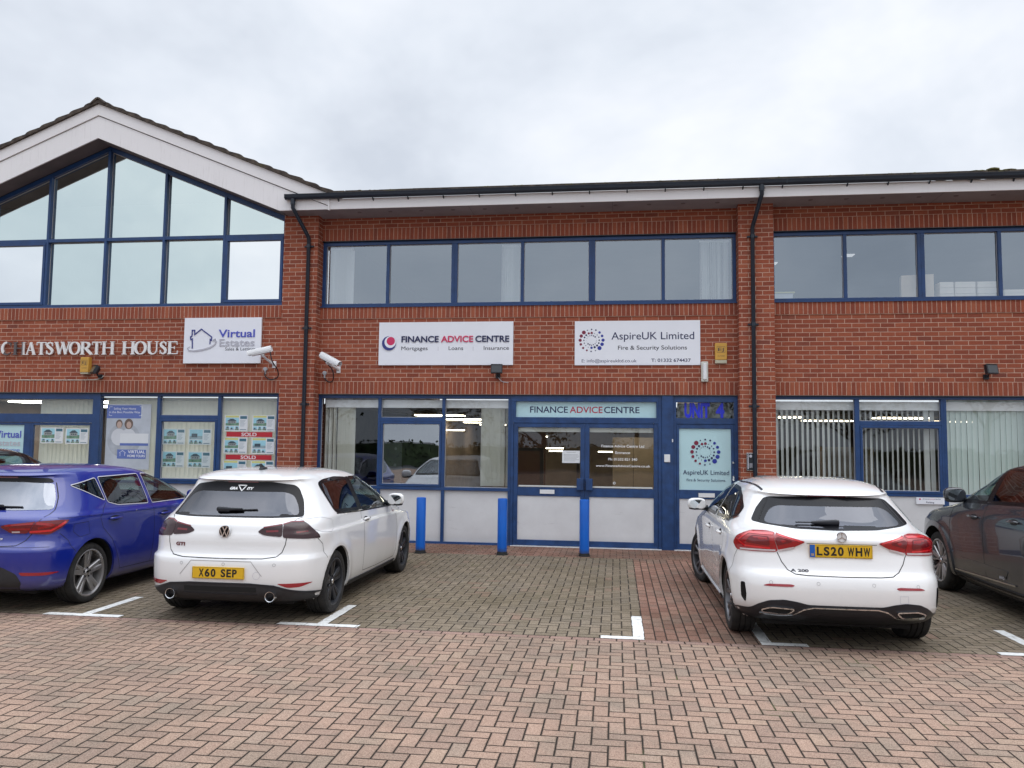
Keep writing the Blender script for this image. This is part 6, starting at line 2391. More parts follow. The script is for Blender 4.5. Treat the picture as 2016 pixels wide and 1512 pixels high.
golf_L = [
 (.17, .77, -.50, 3.30, 3.2, 10, 3, 8, .19, .19),
 (.20, .825, -.64, 3.40, 3.2, 11, 3, 8, .22, .20),
 (.25, .855, -.72, 3.46, 3.2, 12, 3, 8, .26, .25),
 (.33, .874, -.755, 3.49, 3.2, 12, 3, 8, .33, .33),
 (.44, .885, -.765, 3.49, 3.2, 12, 3, 8, .44, .44),
 (.56, .892, -.762, 3.48, 3.2, 12, 3, 8, .56, .56),
 (.625, .894, -.750, 3.46, 3.2, 12, 3, 8, .625, .62),
 (.655, .895, -.715, 3.45, 3.2, 11, 3, 8, .650, .65),
 (.72, .896, -.700, 3.42, 3.2, 11, 3, 7, .72, .70),
 (.80, .898, -.694, 3.38, 3.2, 11, 3, 7, .80, .75),
 (.848, .898, -.686, 3.30, 3.1, 11, 3, 6, .845, .77),
 (.862, .877, -.678, 3.20, 3.1, 11, 3, 6, .865, .78),
 (.92, .867, -.655, 2.95, 3.1, 10, 3, 6, .93, .86),
 (.975, .862, -.600, 2.55, 3.0, 8, 3.4, 8, .985, .95),
 (1.01, .846, -.555, 2.30, 3.0, 7, 3.4, 8, 1.015, .99),
 (1.10, .800, -.485, 2.08, 3.0, 6, 3.4, 8, 1.10, 1.09),
 (1.22, .735, -.400, 1.80, 3.1, 5.5, 3.4, 8, 1.215, 1.21),
 (1.31, .685, -.350, 1.58, 3.2, 5.2, 3.4, 6.5, 1.30, 1.30),
 (1.355, .655, -.340, 1.46, 3.2, 5.2, 3.4, 6.5, 1.338, 1.345),
 (1.385, .625, -.375, 1.36, 3.2, 5.6, 3.4, 6.5, 1.352, 1.375),
 (1.405, .592, -.355, 1.26, 3.0, 5.2, 3.4, 6.5, 1.370, 1.397),
 (1.430, .53, -.25, 1.14, 2.8, 4.5, 2.6, 3.6, 1.398, 1.42),
 (1.447, .43, -.08, 1.00, 2.6, 4, 2.5, 3.2, 1.430, 1.44),
 (1.457, .28, .12, .86, 2.4, 3.5, 2.4, 3, 1.45, 1.453),
 (1.461, .05, .42, .55, 2, 2, 2, 2, 1.461, 1.461)]

# ---------------- white three-door hatch
g = Car('parked_car', 'white three-door hatchback with dark grey wheels and smoked tail lamps, plate X60 SEP', (1.572, -5.655), 0.0, 2.635, golf_L, M['pw1'], arch=.362)
g.window('quarter_window', [(.02, 1.015), (.735, .985), (.79, 1.345), (.45, 1.362), (.10, 1.345), (-.035, 1.315)], 'side', M['tglass'])
g.window('door_window', [(.80, .983), (1.95, .955), (1.93, .985), (1.62, 1.215), (1.35, 1.315), (1.18, 1.343), (.86, 1.350)], 'side', M['cglass'])
g.window('windscreen', [(-.74, 1.03), (.74, 1.03), (.56, 1.36), (-.56, 1.36)], 'front', M['cglass'], sgns=(1,), smooth=2)
# rear glass set in a wide gloss-black surround
g.panel('rear_surround', [(-.68, 1.006), (-.4, .998), (.4, .998), (.68, 1.006), (.62, 1.16), (.555, 1.27), (.51, 1.305), (.3, 1.335), (-.3, 1.335), (-.51, 1.305), (-.555, 1.27), (-.62, 1.16)], 'rear', M['gloss_black'], off=.003, sgns=(1,), smooth=1)
rg = g.panel('rear_window', [(-.635, 1.018), (-.4, 1.010), (.4, 1.010), (.635, 1.018), (.60, 1.10), (.53, 1.205), (.44, 1.235), (-.44, 1.235), (-.53, 1.205), (-.60, 1.10)], 'rear', M['tglass'], off=.0045, sgns=(1,), smooth=2, skirt=False)[0]
g.text('sticker', 'GRA', -.125, -.045, 1.252, 1.278, M['white_t'], off=.006, shear=.25, bold=.05, parent=rg)
g.text('sticker', 'ITY', .055, .125, 1.252, 1.278, M['white_t'], off=.006, shear=.25, bold=.05, parent=rg)
g.strip('sticker', [(-.042, 1.296), (.045, 1.296), (.005, 1.242)], 'rear', .010, M['white_t'], off=.006, sgns=(1,), closed=True, parent=rg)
g.strip('brake_light', [(-.16, 1.331), (.16, 1.331)], 'rear', .010, M['lens_deep'], off=.004, sgns=(1,), th=.006)
C_ = Car.cyl
lampI = [(C_(.335, -.72), .875), (C_(.40, -.72), .915), (C_(.60, -.70), .942), (C_(.605, -.70), .942), (C_(.590, -.70), .828), (C_(.40, -.72), .845)]
lampO = [(C_(.610, -.70), .943), (C_(.68, -.64), .965), (C_(.745, -.52), .965), (C_(.84, -.43), .85), (C_(.85, -.40), .805), (C_(.76, -.58), .808), (C_(.595, -.70), .822)]
for nm, pl in (('tail_lamp', lampI), ('tail_lamp', lampO)):
    for sgn in (1, -1):
        o = g.panel(nm, pl, 'cyl', M['lens_dark'], off=.006, sgns=(sgn,), smooth=1, step=.02)[0]
        cx = sum(p[0] for p in pl) / len(pl); cz = sum(p[1] for p in pl) / len(pl)
        g.strip('light_bar', [(p[0], p[1]) for p in (pl[1:3] if pl is lampI else pl[0:3])], 'cyl', .010, M['lens_deep'], off=.0068, sgns=(sgn,), parent=o)
        g.strip('light_bar', [(cx - .05, cz - .012), (cx + .06, cz - .008)], 'cyl', .018, M['lens_deep'], off=.0068, sgns=(sgn,), parent=o)
# rear panel work
g.shut([(.598, .825), (.590, .76), (.565, .685), (.52, .645), (.40, .630), (0, .626)], 'rear', w=.007)
g.shut([(.602, .945), (.64, .99), (.68, 1.005)], 'rear', w=.005)
g.panel('plate_recess', [(-.40, .585), (-.29, .610), (.29, .610), (.33, .590), (.42, .455), (.36, .44), (-.36, .44), (-.42, .455)], 'rear', M['pw1'], off=-.0, sgns=(1,), smooth=1, skirt=False)
g.strip('recess_edge', [(-.41, .47), (-.30, .603), (.30, .603), (.41, .47)], 'rear', .006, plain('edge_shadow_trim', (.34, .33, .33), .5, var=0), off=.0018, sgns=(1,))
g.plate(-.01, .495, [('X60', -.190, -.022), ('SEP', .030, .190)])
g.panel('reflector', [(.545, .402), (.83, .398), (.74, .362), (.64, .360)], 'rear', M['refl'], off=.003, smooth=1, step=.02)
g.panel('diffuser', [(-.80, .295), (-.66, .330), (-.52, .375), (-.3, .392), (.3, .392), (.52, .375), (.66, .330), (.80, .295), (.86, .285), (.82, .20), (-.82, .20), (-.86, .285)], 'rear', M['dark_plastic'], off=.004, sgns=(1,), smooth=1)
g.strip('diffuser_lip', [(-.86, .288), (-.66, .335), (-.52, .380), (-.3, .397), (.3, .397), (.52, .380), (.66, .335), (.86, .288)], 'rear', .016, M['black'], off=.007, sgns=(1,), th=.006)
g.strip('diffuser_slot', [(-.36, .345), (.36, .345)], 'rear', .045, M['under'], off=.005, sgns=(1,))
g.strip('diffuser_slot', [(-.36, .300), (.36, .300)], 'rear', .010, M['black'], off=.009, sgns=(1,), th=.008)
for sx in (-.50, .50):
    b = MB(); b.lathe([(.040, .05), (.043, -.015), (.048, -.018), (.050, -.010), (.050, .16)], 'y', (sx, -.74, .285), 28); o = b.build('exhaust_pipe', M['chrome'], g.root, smooth=True, ang=40)
    b = MB(); b.disc(sx, .285, .041, -.68, 24); b.build('pipe_inside', M['under'], o)
for x in (-.47, -.02, .02, .47):
    pass
for x in (-.40, .03, .52):
    pts = [(x + .013 * math.cos(t), .575 + .013 * math.sin(t)) for t in np.linspace(0, 6.283, 16, endpoint=False)]
    g.strip('parking_sensor', pts, 'rear', .003, plain('sensor_rim', (.30, .30, .30), .5, var=0), off=.002, sgns=(1,), closed=True, step=.01)
pts = [(.36 + .034 * math.cos(t), .475 + .034 * math.sin(t)) for t in np.linspace(0, 6.283, 24, endpoint=False)]
g.strip('towing_cover', pts, 'rear', .003, M['silver'], off=.002, sgns=(1,), closed=True, step=.01)
g.text('lettering', 'GTI', -.505, -.405, .728, .762, plain('badge_maroon', (.12, .015, .02), .3, var=0), off=.005, bold=.05)
# round badge
def ring_badge(car, z, r, strokes, sw, y_off=.012):
    yb = min(car.hit('rear', 0, z - r * q_, 1)[0].y for q_ in (-1, -.5, 0, .5, 1)) - y_off * .6
    Mx = Matrix.Translation(Vector((0, yb, z)))
    b = MB(); b.disc(0, z, r * .96, yb + .004, 32, dy=.012); o = b.build('badge', M['gloss_black'] if sw > .007 else car.paint, car.root)
    b = MB(); b.lathe([(r * .86, .002), (r * .90, -.005), (r * .97, -.005), (r, .003), (r, .016)], 'y', (0, yb, z), 36)
    for i, st in enumerate(strokes): b.stroke([(a * r, z + c_ * r) for a, c_ in st], sw, yb - .002 - i * .0004, yb + .004)
    b.build('emblem', M['chrome'], o, smooth=True, ang=40)
ring_badge(g, .875, .057, [[(-.40, .82), (0, .08), (.40, .82)], [(-.82, .38), (-.38, -.82), (0, .02), (.38, -.82), (.82, .38)]], .0115)
g.wiper(-.15, .24, 1.052, 1.065)
b = MB(); b.ell((.02, .06, 1.452), (.030, .075, .018), 12, 8, pw=.8)
b.prism_x([(.11, 1.455), (.0, 1.455), (-.025, 1.505), (.0, 1.507)], .012, .026); b.build('roof_aerial', M['black'], g.root, smooth=True, ang=40)
# side
for s_ in (1, -1):
    g.shut([(.765, .975), (.80, .86), (.845, .62), (.86, .34), (.87, .295), (1.4, .280), (2.12, .285), (2.18, .36), (2.19, .66), (2.12, .80), (2.0, .905), (1.97, .945)], 'side', sgns=(s_,), w=.006)
    g.panel('pillar_trim', [(.72, .985), (.82, .985), (.87, 1.35), (.78, 1.35)], 'side', M['gloss_black'], off=.0022, sgns=(s_,), smooth=0, skirt=False)
    g.strip('door_seal', [(.04, 1.003), (.74, .973), (1.97, .942)], 'side', .012, M['gloss_black'], off=.003, sgns=(s_,))
    g.handle(.93, .868, s_)
    g.strip('sill_trim', [(.42, .232), (1.2, .222), (2.20, .222)], 'side', .05, M['dark_plastic'], off=.010, sgns=(s_,), th=.012)
    g.mirror(s_, 1.80, 1.035)
    g.wheel(s_, 0, 'five', M['blackrim']); g.wheel(s_, g.wb, 'five', M['blackrim'])
g.strip('fuel_flap', [(-.48, .985), (-.30, .995), (-.12, .96), (-.10, .87), (-.20, .845), (-.36, .86), (-.46, .90)], 'side', .004, plain('flap_gap', (.42, .42, .44), .6, var=0), off=.0015, sgns=(1,), closed=True)
g.text('lettering', 'GTI', 2.02, 2.10, .865, .882, M['refl'], mode='side', off=.004)
for s_ in (1, -1):
    g.shut([(-.43, .800), (-.36, .74), (-.345, .66), (-.30, .60)], 'side', sgns=(s_,), w=.005)
g.interior()
g.finish()

# ---------------- white five-door hatch (right)
merc_L = [
 (.17, .78, -.50, 3.35, 3.2, 10, 3, 8, .20, .19),
 (.21, .84, -.62, 3.46, 3.2, 11, 3, 8, .24, .21),
 (.27, .87, -.70, 3.52, 3.2, 12, 3, 8, .29, .27),
 (.34, .884, -.765, 3.56, 3.3, 12, 3, 8, .34, .34),
 (.42, .892, -.795, 3.58, 3.3, 12, 3, 8, .42, .42),
 (.53, .896, -.800, 3.58, 3.3, 12, 3, 8, .53, .53),
 (.60, .898, -.790, 3.57, 3.2, 12, 3, 8, .60, .60),
 (.645, .898, -.770, 3.55, 3.2, 11, 3, 8, .65, .64),
 (.67, .898, -.742, 3.54, 3.2, 11, 3, 8, .672, .66),
 (.76, .898, -.712, 3.50, 3.1, 11, 3, 7, .765, .72),
 (.86, .896, -.695, 3.40, 3.0, 11, 3, 7, .87, .77),
 (.90, .893, -.702, 3.30, 3.0, 11, 3, 6, .925, .80),
 (.935, .884, -.690, 3.10, 2.9, 10, 3, 6, .96, .86),
 (.965, .874, -.640, 2.90, 2.9, 8.5, 2.9, 6, .99, .90),
 (.99, .862, -.560, 2.60, 2.9, 7, 3.4, 8, 1.012, .95),
 (1.02, .844, -.490, 2.36, 2.9, 6.2, 3.4, 8, 1.04, .99),
 (1.10, .802, -.400, 2.14, 2.9, 5.6, 3.4, 8, 1.11, 1.09),
 (1.20, .742, -.290, 1.86, 3.0, 5.0, 3.4, 8, 1.20, 1.20),
 (1.275, .695, -.215, 1.66, 3.1, 4.8, 3.4, 8, 1.262, 1.27),
 (1.315, .665, -.190, 1.54, 3.1, 4.8, 3.4, 6.5, 1.285, 1.31),
 (1.345, .64, -.225, 1.44, 3.1, 5.0, 3.4, 6.5, 1.300, 1.34),
 (1.370, .605, -.190, 1.35, 3.0, 4.6, 3.4, 6.5, 1.322, 1.365),
 (1.400, .54, -.06, 1.24, 2.8, 4.0, 2.6, 3.6, 1.365, 1.395),
 (1.424, .44, .14, 1.12, 2.6, 3.8, 2.5, 3.2, 1.405, 1.42),
 (1.436, .28, .36, .98, 2.4, 3.5, 2.4, 3, 1.43, 1.434),
 (1.441, .05, .62, .75, 2, 2, 2, 2, 1.441, 1.441)]
m = Car('parked_car', 'white five-door hatchback with bright red tail lamps, twin chrome exhaust trims and plate LS20 WHW', (7.222, -5.70), 0.0, 2.729, merc_L, M['pw2'], wheelr=.322, arch=.368, flare=.010)
m.window('front_door_window', [(2.03, .985), (.985, 1.000), (.985, 1.335), (1.30, 1.322), (1.62, 1.215), (1.95, 1.03)], 'side', M['cglass'])
m.window('rear_door_window', [(.93, 1.002), (.10, 1.035), (-.06, 1.085), (-.03, 1.16), (.20, 1.265), (.50, 1.325), (.93, 1.338)], 'side', M['tglass'])
m.window('windscreen', [(-.74, 1.03), (.74, 1.03), (.57, 1.35), (-.57, 1.35)], 'front', M['cglass'], sgns=(1,))
m.panel('rear_surround', [(-.60, 1.045), (-.35, 1.020), (0, 1.012), (.35, 1.020), (.60, 1.045), (.69, 1.062), (.625, 1.17), (.545, 1.262), (.50, 1.275), (0, 1.292), (-.50, 1.275), (-.545, 1.262), (-.625, 1.17), (-.69, 1.062)], 'rear', M['gloss_black'], off=.003, sgns=(1,), smooth=1)
rg = m.panel('rear_window', [(-.60, 1.055), (-.35, 1.032), (0, 1.024), (.35, 1.032), (.60, 1.055), (.52, 1.165), (.45, 1.20), (-.45, 1.20), (-.52, 1.165)], 'rear', M['tglass'], off=.0045, sgns=(1,), smooth=2, skirt=False)[0]
m.strip('quarter_fin', [(.635, 1.062), (.515, 1.262)], 'rear', .012, M['shut'], off=.0042)
m.strip('brake_light', [(-.17, 1.292), (.17, 1.292)], 'rear', .011, M['lens_deep'], off=.006, sgns=(1,), th=.006)
lampI = [(C_(.298, -.70), .925), (C_(.42, -.70), .952), (C_(.562, -.66), .984), (C_(.566, -.66), .984), (C_(.532, -.68), .830), (C_(.42, -.70), .868)]
lampO = [(C_(.568, -.66), .985), (C_(.66, -.60), .996), (C_(.74, -.48), .990), (C_(.80, -.38), .935), (C_(.835, -.33), .870), (C_(.82, -.40), .815), (C_(.74, -.56), .818), (C_(.538, -.68), .828)]
for pl in (lampI, lampO):
    for sgn in (1, -1):
        o = m.panel('tail_lamp', pl, 'cyl', M['lens_red'], off=.007, sgns=(sgn,), smooth=1, step=.02)[0]
        if pl is lampI:
            m.panel('light_bar', [(C_(.40, -.70), .925), (C_(.555, -.67), .955), (C_(.545, -.67), .880)], 'cyl', M['lens_deep'], off=.009, sgns=(sgn,), smooth=1, skirt=False, parent=o)
            m.strip('light_bar', [(C_(.33, -.70), .925), (C_(.54, -.67), .970)], 'cyl', .012, M['lens_hot'], off=.0095, sgns=(sgn,), parent=o)
            m.strip('reverse_lens', [(C_(.40, -.70), .872), (C_(.533, -.68), .838)], 'cyl', .016, M['lens_clear'], off=.0095, sgns=(sgn,), parent=o)
        else:
            m.panel('light_bar', [(C_(.60, -.65), .950), (C_(.73, -.55), .955), (C_(.76, -.50), .895), (C_(.60, -.66), .875)], 'cyl', M['lens_deep'], off=.009, sgns=(sgn,), smooth=1, skirt=False, parent=o)
            m.strip('light_bar', [(C_(.585, -.66), .972), (C_(.74, -.50), .972), (C_(.80, -.42), .90), (C_(.77, -.50), .862), (C_(.60, -.66), .855)], 'cyl', .014, M['lens_hot'], off=.0095, sgns=(sgn,), parent=o)
            m.strip('reverse_lens', [(C_(.56, -.68), .840), (C_(.80, -.45), .828)], 'cyl', .014, M['lens_clear'], off=.0095, sgns=(sgn,), parent=o)
m.shut([(.532, .828), (.50, .75), (.455, .685), (.40, .655), (.30, .648), (0, .645)], 'rear', w=.007)
m.strip('gate_crease', [(-.29, .912), (.29, .912)], 'rear', .008, plain('crease_shadow', (.25, .25, .25), .5, var=0), off=.002, sgns=(1,))
m.plate(-.012, .852, [('LS20', -.200, .022), ('WHW', .055, .240)], band=True)
ring_badge(m, .972, .043, [[(0, .95), (0, 0)], [(-.82, -.46), (0, 0)], [(.82, -.46), (0, 0)]], .0055)
m.text('lettering', 'A 200', -.433, -.286, .672, .694, M['dark_t'], off=.005, bold=.03)
for sgn in (1, -1):
    m.panel('reflector', [(.41, .563), (.44, .572), (.62, .566), (.665, .548), (.63, .545), (.43, .550)], 'rear', M['refl'], off=.003, smooth=1, step=.015, sgns=(sgn,))
    m.panel('bumper_vent', [(C_(.800, -.60), .555), (C_(.825, -.55), .55), (C_(.825, -.55), .42), (C_(.80, -.60), .375), (C_(.795, -.62), .45)], 'cyl', M['gloss_black'], off=.003, smooth=1, step=.02, sgns=(sgn,))
m.panel('diffuser', [(-.86, .315), (-.76, .335), (-.70, .385), (-.62, .425), (-.50, .440), (-.40, .428), (-.30, .405), (.30, .405), (.40, .428), (.50, .440), (.62, .425), (.70, .385), (.76, .335), (.86, .315), (.84, .20), (-.84, .20)], 'rear', M['black'], off=.004, sgns=(1,), smooth=1)
m.strip('chrome_strip', [(-.68, .300), (-.50, .298), (-.42, .315), (-.34, .365), (-.26, .385), (.26, .385), (.34, .365), (.42, .315), (.50, .298), (.68, .300)], 'rear', .010, M['chrome'], off=.012, sgns=(1,), th=.010)
for sx in (-1, 1):
    m.strip('exhaust_trim', smoothpoly([(.405 * sx, .368), (.60 * sx, .372), (.665 * sx, .345), (.66 * sx, .325), (.47 * sx, .318)], 2), 'rear', .010, M['chrome'], off=.018, sgns=(1,), closed=True, th=.02)
    m.panel('exhaust_opening', [(.405 * sx, .368), (.60 * sx, .372), (.665 * sx, .345), (.66 * sx, .325), (.47 * sx, .318)], 'rear', M['under'], off=.006, sgns=(1,), smooth=2, step=.02)
for x in (-.60, -.22, .23, .60):
    pts = [(x + .013 * math.cos(t), .590 - abs(x) * .02 + .013 * math.sin(t)) for t in np.linspace(0, 6.283, 16, endpoint=False)]
    m.strip('parking_sensor', pts, 'rear', .003, plain('sensor_rim', (.40, .40, .40), .5, var=0), off=.002, sgns=(1,), closed=True, step=.01)
m.strip('towing_cover', [(.44, .44), (.44, .50), (.51, .50), (.51, .44)], 'rear', .003, M['silver'], off=.002, sgns=(1,), closed=True)
b = MB()
pts, n0 = [], None
for t in np.linspace(0, 1, 12):
    p, nm = m.hit('rear', .04 - t * .37, 1.058 - .005 * t, 1); pts.append(tuple(p + nm * .024))
b.tube(pts[:8], [.022, .026, .025, .022, .020, .018, .016, .012], 8, rx=.011); b.tube(pts[7:], .006, 6)
b.build('rear_wiper', M['black'], m.root, smooth=True, ang=50)
for s_ in (1, -1):
    m.shut([(.955, 1.0), (.96, .6), (.955, .30)], 'side', sgns=(s_,), w=.006)
    m.shut([(.955, .285), (2.05, .290), (2.13, .42), (2.13, .70), (2.06, .90), (2.04, .985)], 'side', sgns=(s_,), w=.006)
    m.shut([(.955, .285), (.42, .290), (.36, .42), (.22, .66), (.12, .80), (.06, .98)], 'side', sgns=(s_,), w=.006)
    m.strip('window_trim', [(2.02, .978), (.985, .992), (.10, 1.026), (-.08, 1.082)], 'side', .012, M['chrome'], off=.004, sgns=(s_,))
    m.handle(1.22, .865, s_, l=.2); m.handle(.30, .895, s_, l=.2)
    m.strip('sill_trim', [(.44, .245), (1.2, .235), (2.28, .240)], 'side', .05, m.paint, off=.018, sgns=(s_,), th=.02)
    m.mirror(s_, 1.86, 1.055, size=(.11, .06, .068))
    m.wheel(s_, 0, 'twin', M['greyrim']); m.wheel(s_, m.wb, 'twin', M['greyrim'], steer=R(15))
    m.strip('roof_rail_strip', [(.545, -.05), (.585, .3), (.60, .8), (.58, 1.2)], 'top', .02, M['black'], off=.003, sgns=(s_,))
for s_ in (1, -1):
    m.shut([(-.42, .815), (-.37, .74), (-.35, .66), (-.30, .60)], 'side', sgns=(s_,), w=.005)
m.interior()
m.finish()

# ---------------- blue hatch (left)
leon_L = [list(r) for r in golf_L]
def mod(L, z, **k):
    nm = ['z', 'w', 'yr', 'yf', 'pr', 'qr', 'pf', 'qf', 'zr', 'zf']
    for r in L:
        if abs(r[0] - z) < 1e-6:
            for a, v in k.items(): r[nm.index(a)] = v
mod(leon_L, .25, w=.865); mod(leon_L, .33, w=.886); mod(leon_L, .44, w=.898); mod(leon_L, .56, w=.904, yr=-.775)
mod(leon_L, .625, yr=-.775, w=.905); mod(leon_L, .655, yr=-.755, w=.905); mod(leon_L, .72, yr=-.69, w=.905); mod(leon_L, .80, yr=-.675, w=.906)
mod(leon_L, .848, yr=-.685, w=.906); mod(leon_L, .862, yr=-.690, w=.905)
mod(leon_L, .92, yr=-.675, w=.902, zr=.925)
leon_L = [tuple(r) for r in leon_L]
k = Car('parked_car', 'metallic blue five-door hatchback with silver twin-spoke wheels, cut off by the left edge', (-1.17, -5.65), 0.0, 2.636, leon_L, M['pblue'], arch=.366, trackx=.875)
k.window('quarter_window', [(-.115, 1.245), (.265, 1.312), (.272, 1.065), (.20, 1.095)], 'side', M['cglass'], smooth=1, frit=.018, trim=M['silver'], trimw=.009)
k.window('rear_door_window', [(.305, 1.045), (.46, 1.005), (1.04, .985), (1.065, 1.330), (.315, 1.318)], 'side', M['cglass'], smooth=1, frit=.018, trim=M['silver'], trimw=.009)
k.window('front_door_window', [(1.115, .984), (2.10, .985), (1.98, 1.075), (1.60, 1.245), (1.30, 1.325), (1.135, 1.330)], 'side', M['cglass'], smooth=1, frit=.018, trim=M['silver'], trimw=.009)
k.window('windscreen', [(-.74, 1.03), (.74, 1.03), (.56, 1.36), (-.56, 1.36)], 'front', M['cglass'], sgns=(1,))
k.panel('rear_window', [(-.70, 1.013), (0, 1.005), (.70, 1.013), (.655, 1.12), (.575, 1.27), (.3, 1.285), (-.3, 1.285), (-.575, 1.27), (-.655, 1.12)], 'rear', M['tglass2'], off=.003, sgns=(1,), smooth=1)
k.panel('spoiler_shadow_panel', [(-.575, 1.278), (.575, 1.278), (.54, 1.325), (.3, 1.338), (-.3, 1.338), (-.54, 1.325)], 'rear', M['gloss_black'], off=.002, sgns=(1,), smooth=1)
k.strip('brake_light', [(-.24, 1.333), (.24, 1.333)], 'rear', .014, M['lens_deep'], off=.005, sgns=(1,), th=.006)
lampI = [(C_(.345, -.68), .862), (C_(.42, -.68), .880), (C_(.69, -.63), .908), (C_(.694, -.63), .908), (C_(.640, -.66), .790), (C_(.47, -.68), .792)]
lampO = [(C_(.698, -.63), .909), (C_(.83, -.46), .915), (C_(.89, -.37), .912), (C_(.855, -.44), .840), (C_(.80, -.55), .775), (C_(.645, -.66), .788)]
for pl in (lampI, lampO):
    for sgn in (1, -1):
        o = k.panel('tail_lamp', pl, 'cyl', M['lens_deep'], off=.006, sgns=(sgn,), smooth=1, step=.02)[0]
        if pl is lampO:
            k.strip('light_bar', [(C_(.86, -.40), .895), (C_(.80, -.53), .815), (C_(.66, -.66), .806)], 'cyl', .020, M['lens_hot'], off=.0075, sgns=(sgn,), parent=o)
            k.strip('light_bar', [(C_(.71, -.63), .890), (C_(.80, -.50), .870), (C_(.72, -.62), .84)], 'cyl', .024, M['lens_red'], off=.0073, sgns=(sgn,), parent=o)
        else:
            k.strip('light_bar', [(C_(.40, -.68), .868), (C_(.68, -.64), .888)], 'cyl', .014, M['lens_red'], off=.0073, sgns=(sgn,), parent=o)
            k.strip('light_bar', [(C_(.45, -.68), .835), (C_(.66, -.65), .835)], 'cyl', .020, M['lens_red'], off=.0073, sgns=(sgn,), parent=o)
            k.strip('reverse_lens', [(C_(.48, -.68), .804), (C_(.56, -.67), .806)], 'cyl', .016, M['lens_clear'], off=.0075, sgns=(sgn,), parent=o)
k.shut([(.645, .79), (.60, .72), (.54, .675), (.3, .665), (0, .665)], 'rear', w=.007)
k.shut([(.694, .91), (.72, .97), (.715, 1.01), (.665, 1.13), (.585, 1.28)], 'rear', w=.006)
k.strip('bumper_crease', [(-.80, .655), (-.5, .66), (.5, .66), (.80, .655)], 'rear', .005, plain('dark_blue_crease', (.003, .006, .10), .4, var=0), off=.0015, sgns=(1,))
k.panel('reflector', [(.60, .418), (.82, .405), (.86, .398), (.80, .375), (.62, .385)], 'rear', M['refl'], off=.003, smooth=1, step=.02)
k.panel('diffuser', [(-.58, .40), (-.45, .47), (-.35, .48), (.35, .48), (.45, .47), (.58, .40), (.62, .31), (.55, .20), (-.55, .20), (-.62, .31)], 'rear', M['dark_plastic'], off=.003, sgns=(1,), smooth=1)
k.text('lettering', 'FR', .345, .385, .725, .745, M['silver'], off=.005, shear=.3, bold=.04)
k.wiper(-.05, .45, 1.045, 1.035)
k.plate(0, .60, [('YK18', -.215, -.01), ('FRL', .03, .205)]) if False else None
for s_ in (1, -1):
    k.shut([(1.085, .985), (1.12, .7), (1.10, .35), (1.08, .285)], 'side', sgns=(s_,), w=.006)
    k.shut([(1.08, .285), (2.05, .290), (2.16, .42), (2.16, .72), (2.10, .90), (2.06, .98)], 'side', sgns=(s_,), w=.006)
    k.shut([(1.08, .285), (.50, .290), (.42, .44), (.30, .64), (.14, .78), (.09, .90), (.27, 1.04)], 'side', sgns=(s_,), w=.006)
    k.handle(1.33, .845, s_, l=.21); k.handle(.34, .868, s_, l=.21)
    k.strip('body_crease', [(-.45, .935), (.2, .93), (1.05, .915), (2.0, .885)], 'side', .006, M['pblue'], off=.006, sgns=(s_,), th=.006)
    k.strip('fuel_flap', [(-.30, .86), (-.10, .87), (-.08, .74), (-.22, .72), (-.30, .78)], 'side', .004, M['shut'], off=.0015, sgns=(s_,), closed=True) if s_ == 1 else None
    k.mirror(s_, 1.90, 1.03)
    k.wheel(s_, 0, 'twin_wide', M['silverrim'], rr=.70); k.wheel(s_, k.wb, 'twin_wide', M['silverrim'], rr=.70)
for s_ in (1, -1):
    k.shut([(-.44, .78), (-.36, .70), (-.34, .64), (-.29, .58)], 'side', sgns=(s_,), w=.005)
k.interior()
k.finish()

# ---------------- tall dark cars
suv_L = [
 (.21, .80, -.62, 3.42, 3.4, 10, 3, 8, .24, .21),
 (.26, .865, -.80, 3.56, 3.4, 12, 3, 8, .28, .26),
 (.34, .900, -.90, 3.62, 3.4, 12, 3, 8, .36, .34),
 (.50, .918, -.94, 3.65, 3.4, 12, 3, 8, .50, .50),
 (.68, .925, -.945, 3.66, 3.4, 12, 3, 8, .68, .66),
 (.84, .926, -.93, 3.62, 3.3, 12, 3, 8, .84, .80),
 (.93, .922, -.915, 3.55, 3.2, 11, 3, 7, .94, .86),
 (1.00, .912, -.895, 3.45, 3.2, 10, 3, 7, 1.01, .90),
 (1.06, .896, -.860, 3.20, 3.1, 9, 3, 6, 1.07, .96),
 (1.10, .880, -.820, 2.85, 3.0, 8, 2.8, 6, 1.11, 1.03),
 (1.14, .864, -.780, 2.50, 3.0, 7.5, 3.4, 8, 1.15, 1.09),
 (1.22, .826, -.700, 2.26, 3.0, 7, 3.4, 8, 1.23, 1.21),
 (1.34, .768, -.600, 2.00, 3.0, 6.5, 3.4, 6.5, 1.35, 1.34),
 (1.46, .708, -.530, 1.76, 3.0, 6, 3.4, 6.5, 1.455, 1.46),
 (1.52, .672, -.520, 1.62, 3.0, 6, 3.4, 6.5, 1.49, 1.52),
 (1.555, .64, -.56, 1.50, 3.0, 6, 3.4, 6.5, 1.505, 1.55),
 (1.59, .59, -.48, 1.36, 3.0, 5.5, 3.4, 6.5, 1.54, 1.585),
 (1.618, .50, -.28, 1.20, 2.8, 4.5, 2.6, 3.6, 1.59, 1.614),
 (1.636, .38, -.04, 1.04, 2.6, 4, 2.5, 3.2, 1.62, 1.634),
 (1.645, .22, .22, .88, 2.4, 3.5, 2.4, 3, 1.638, 1.643),
 (1.648, .05, .50, .64, 2, 2, 2, 2, 1.648, 1.648)]


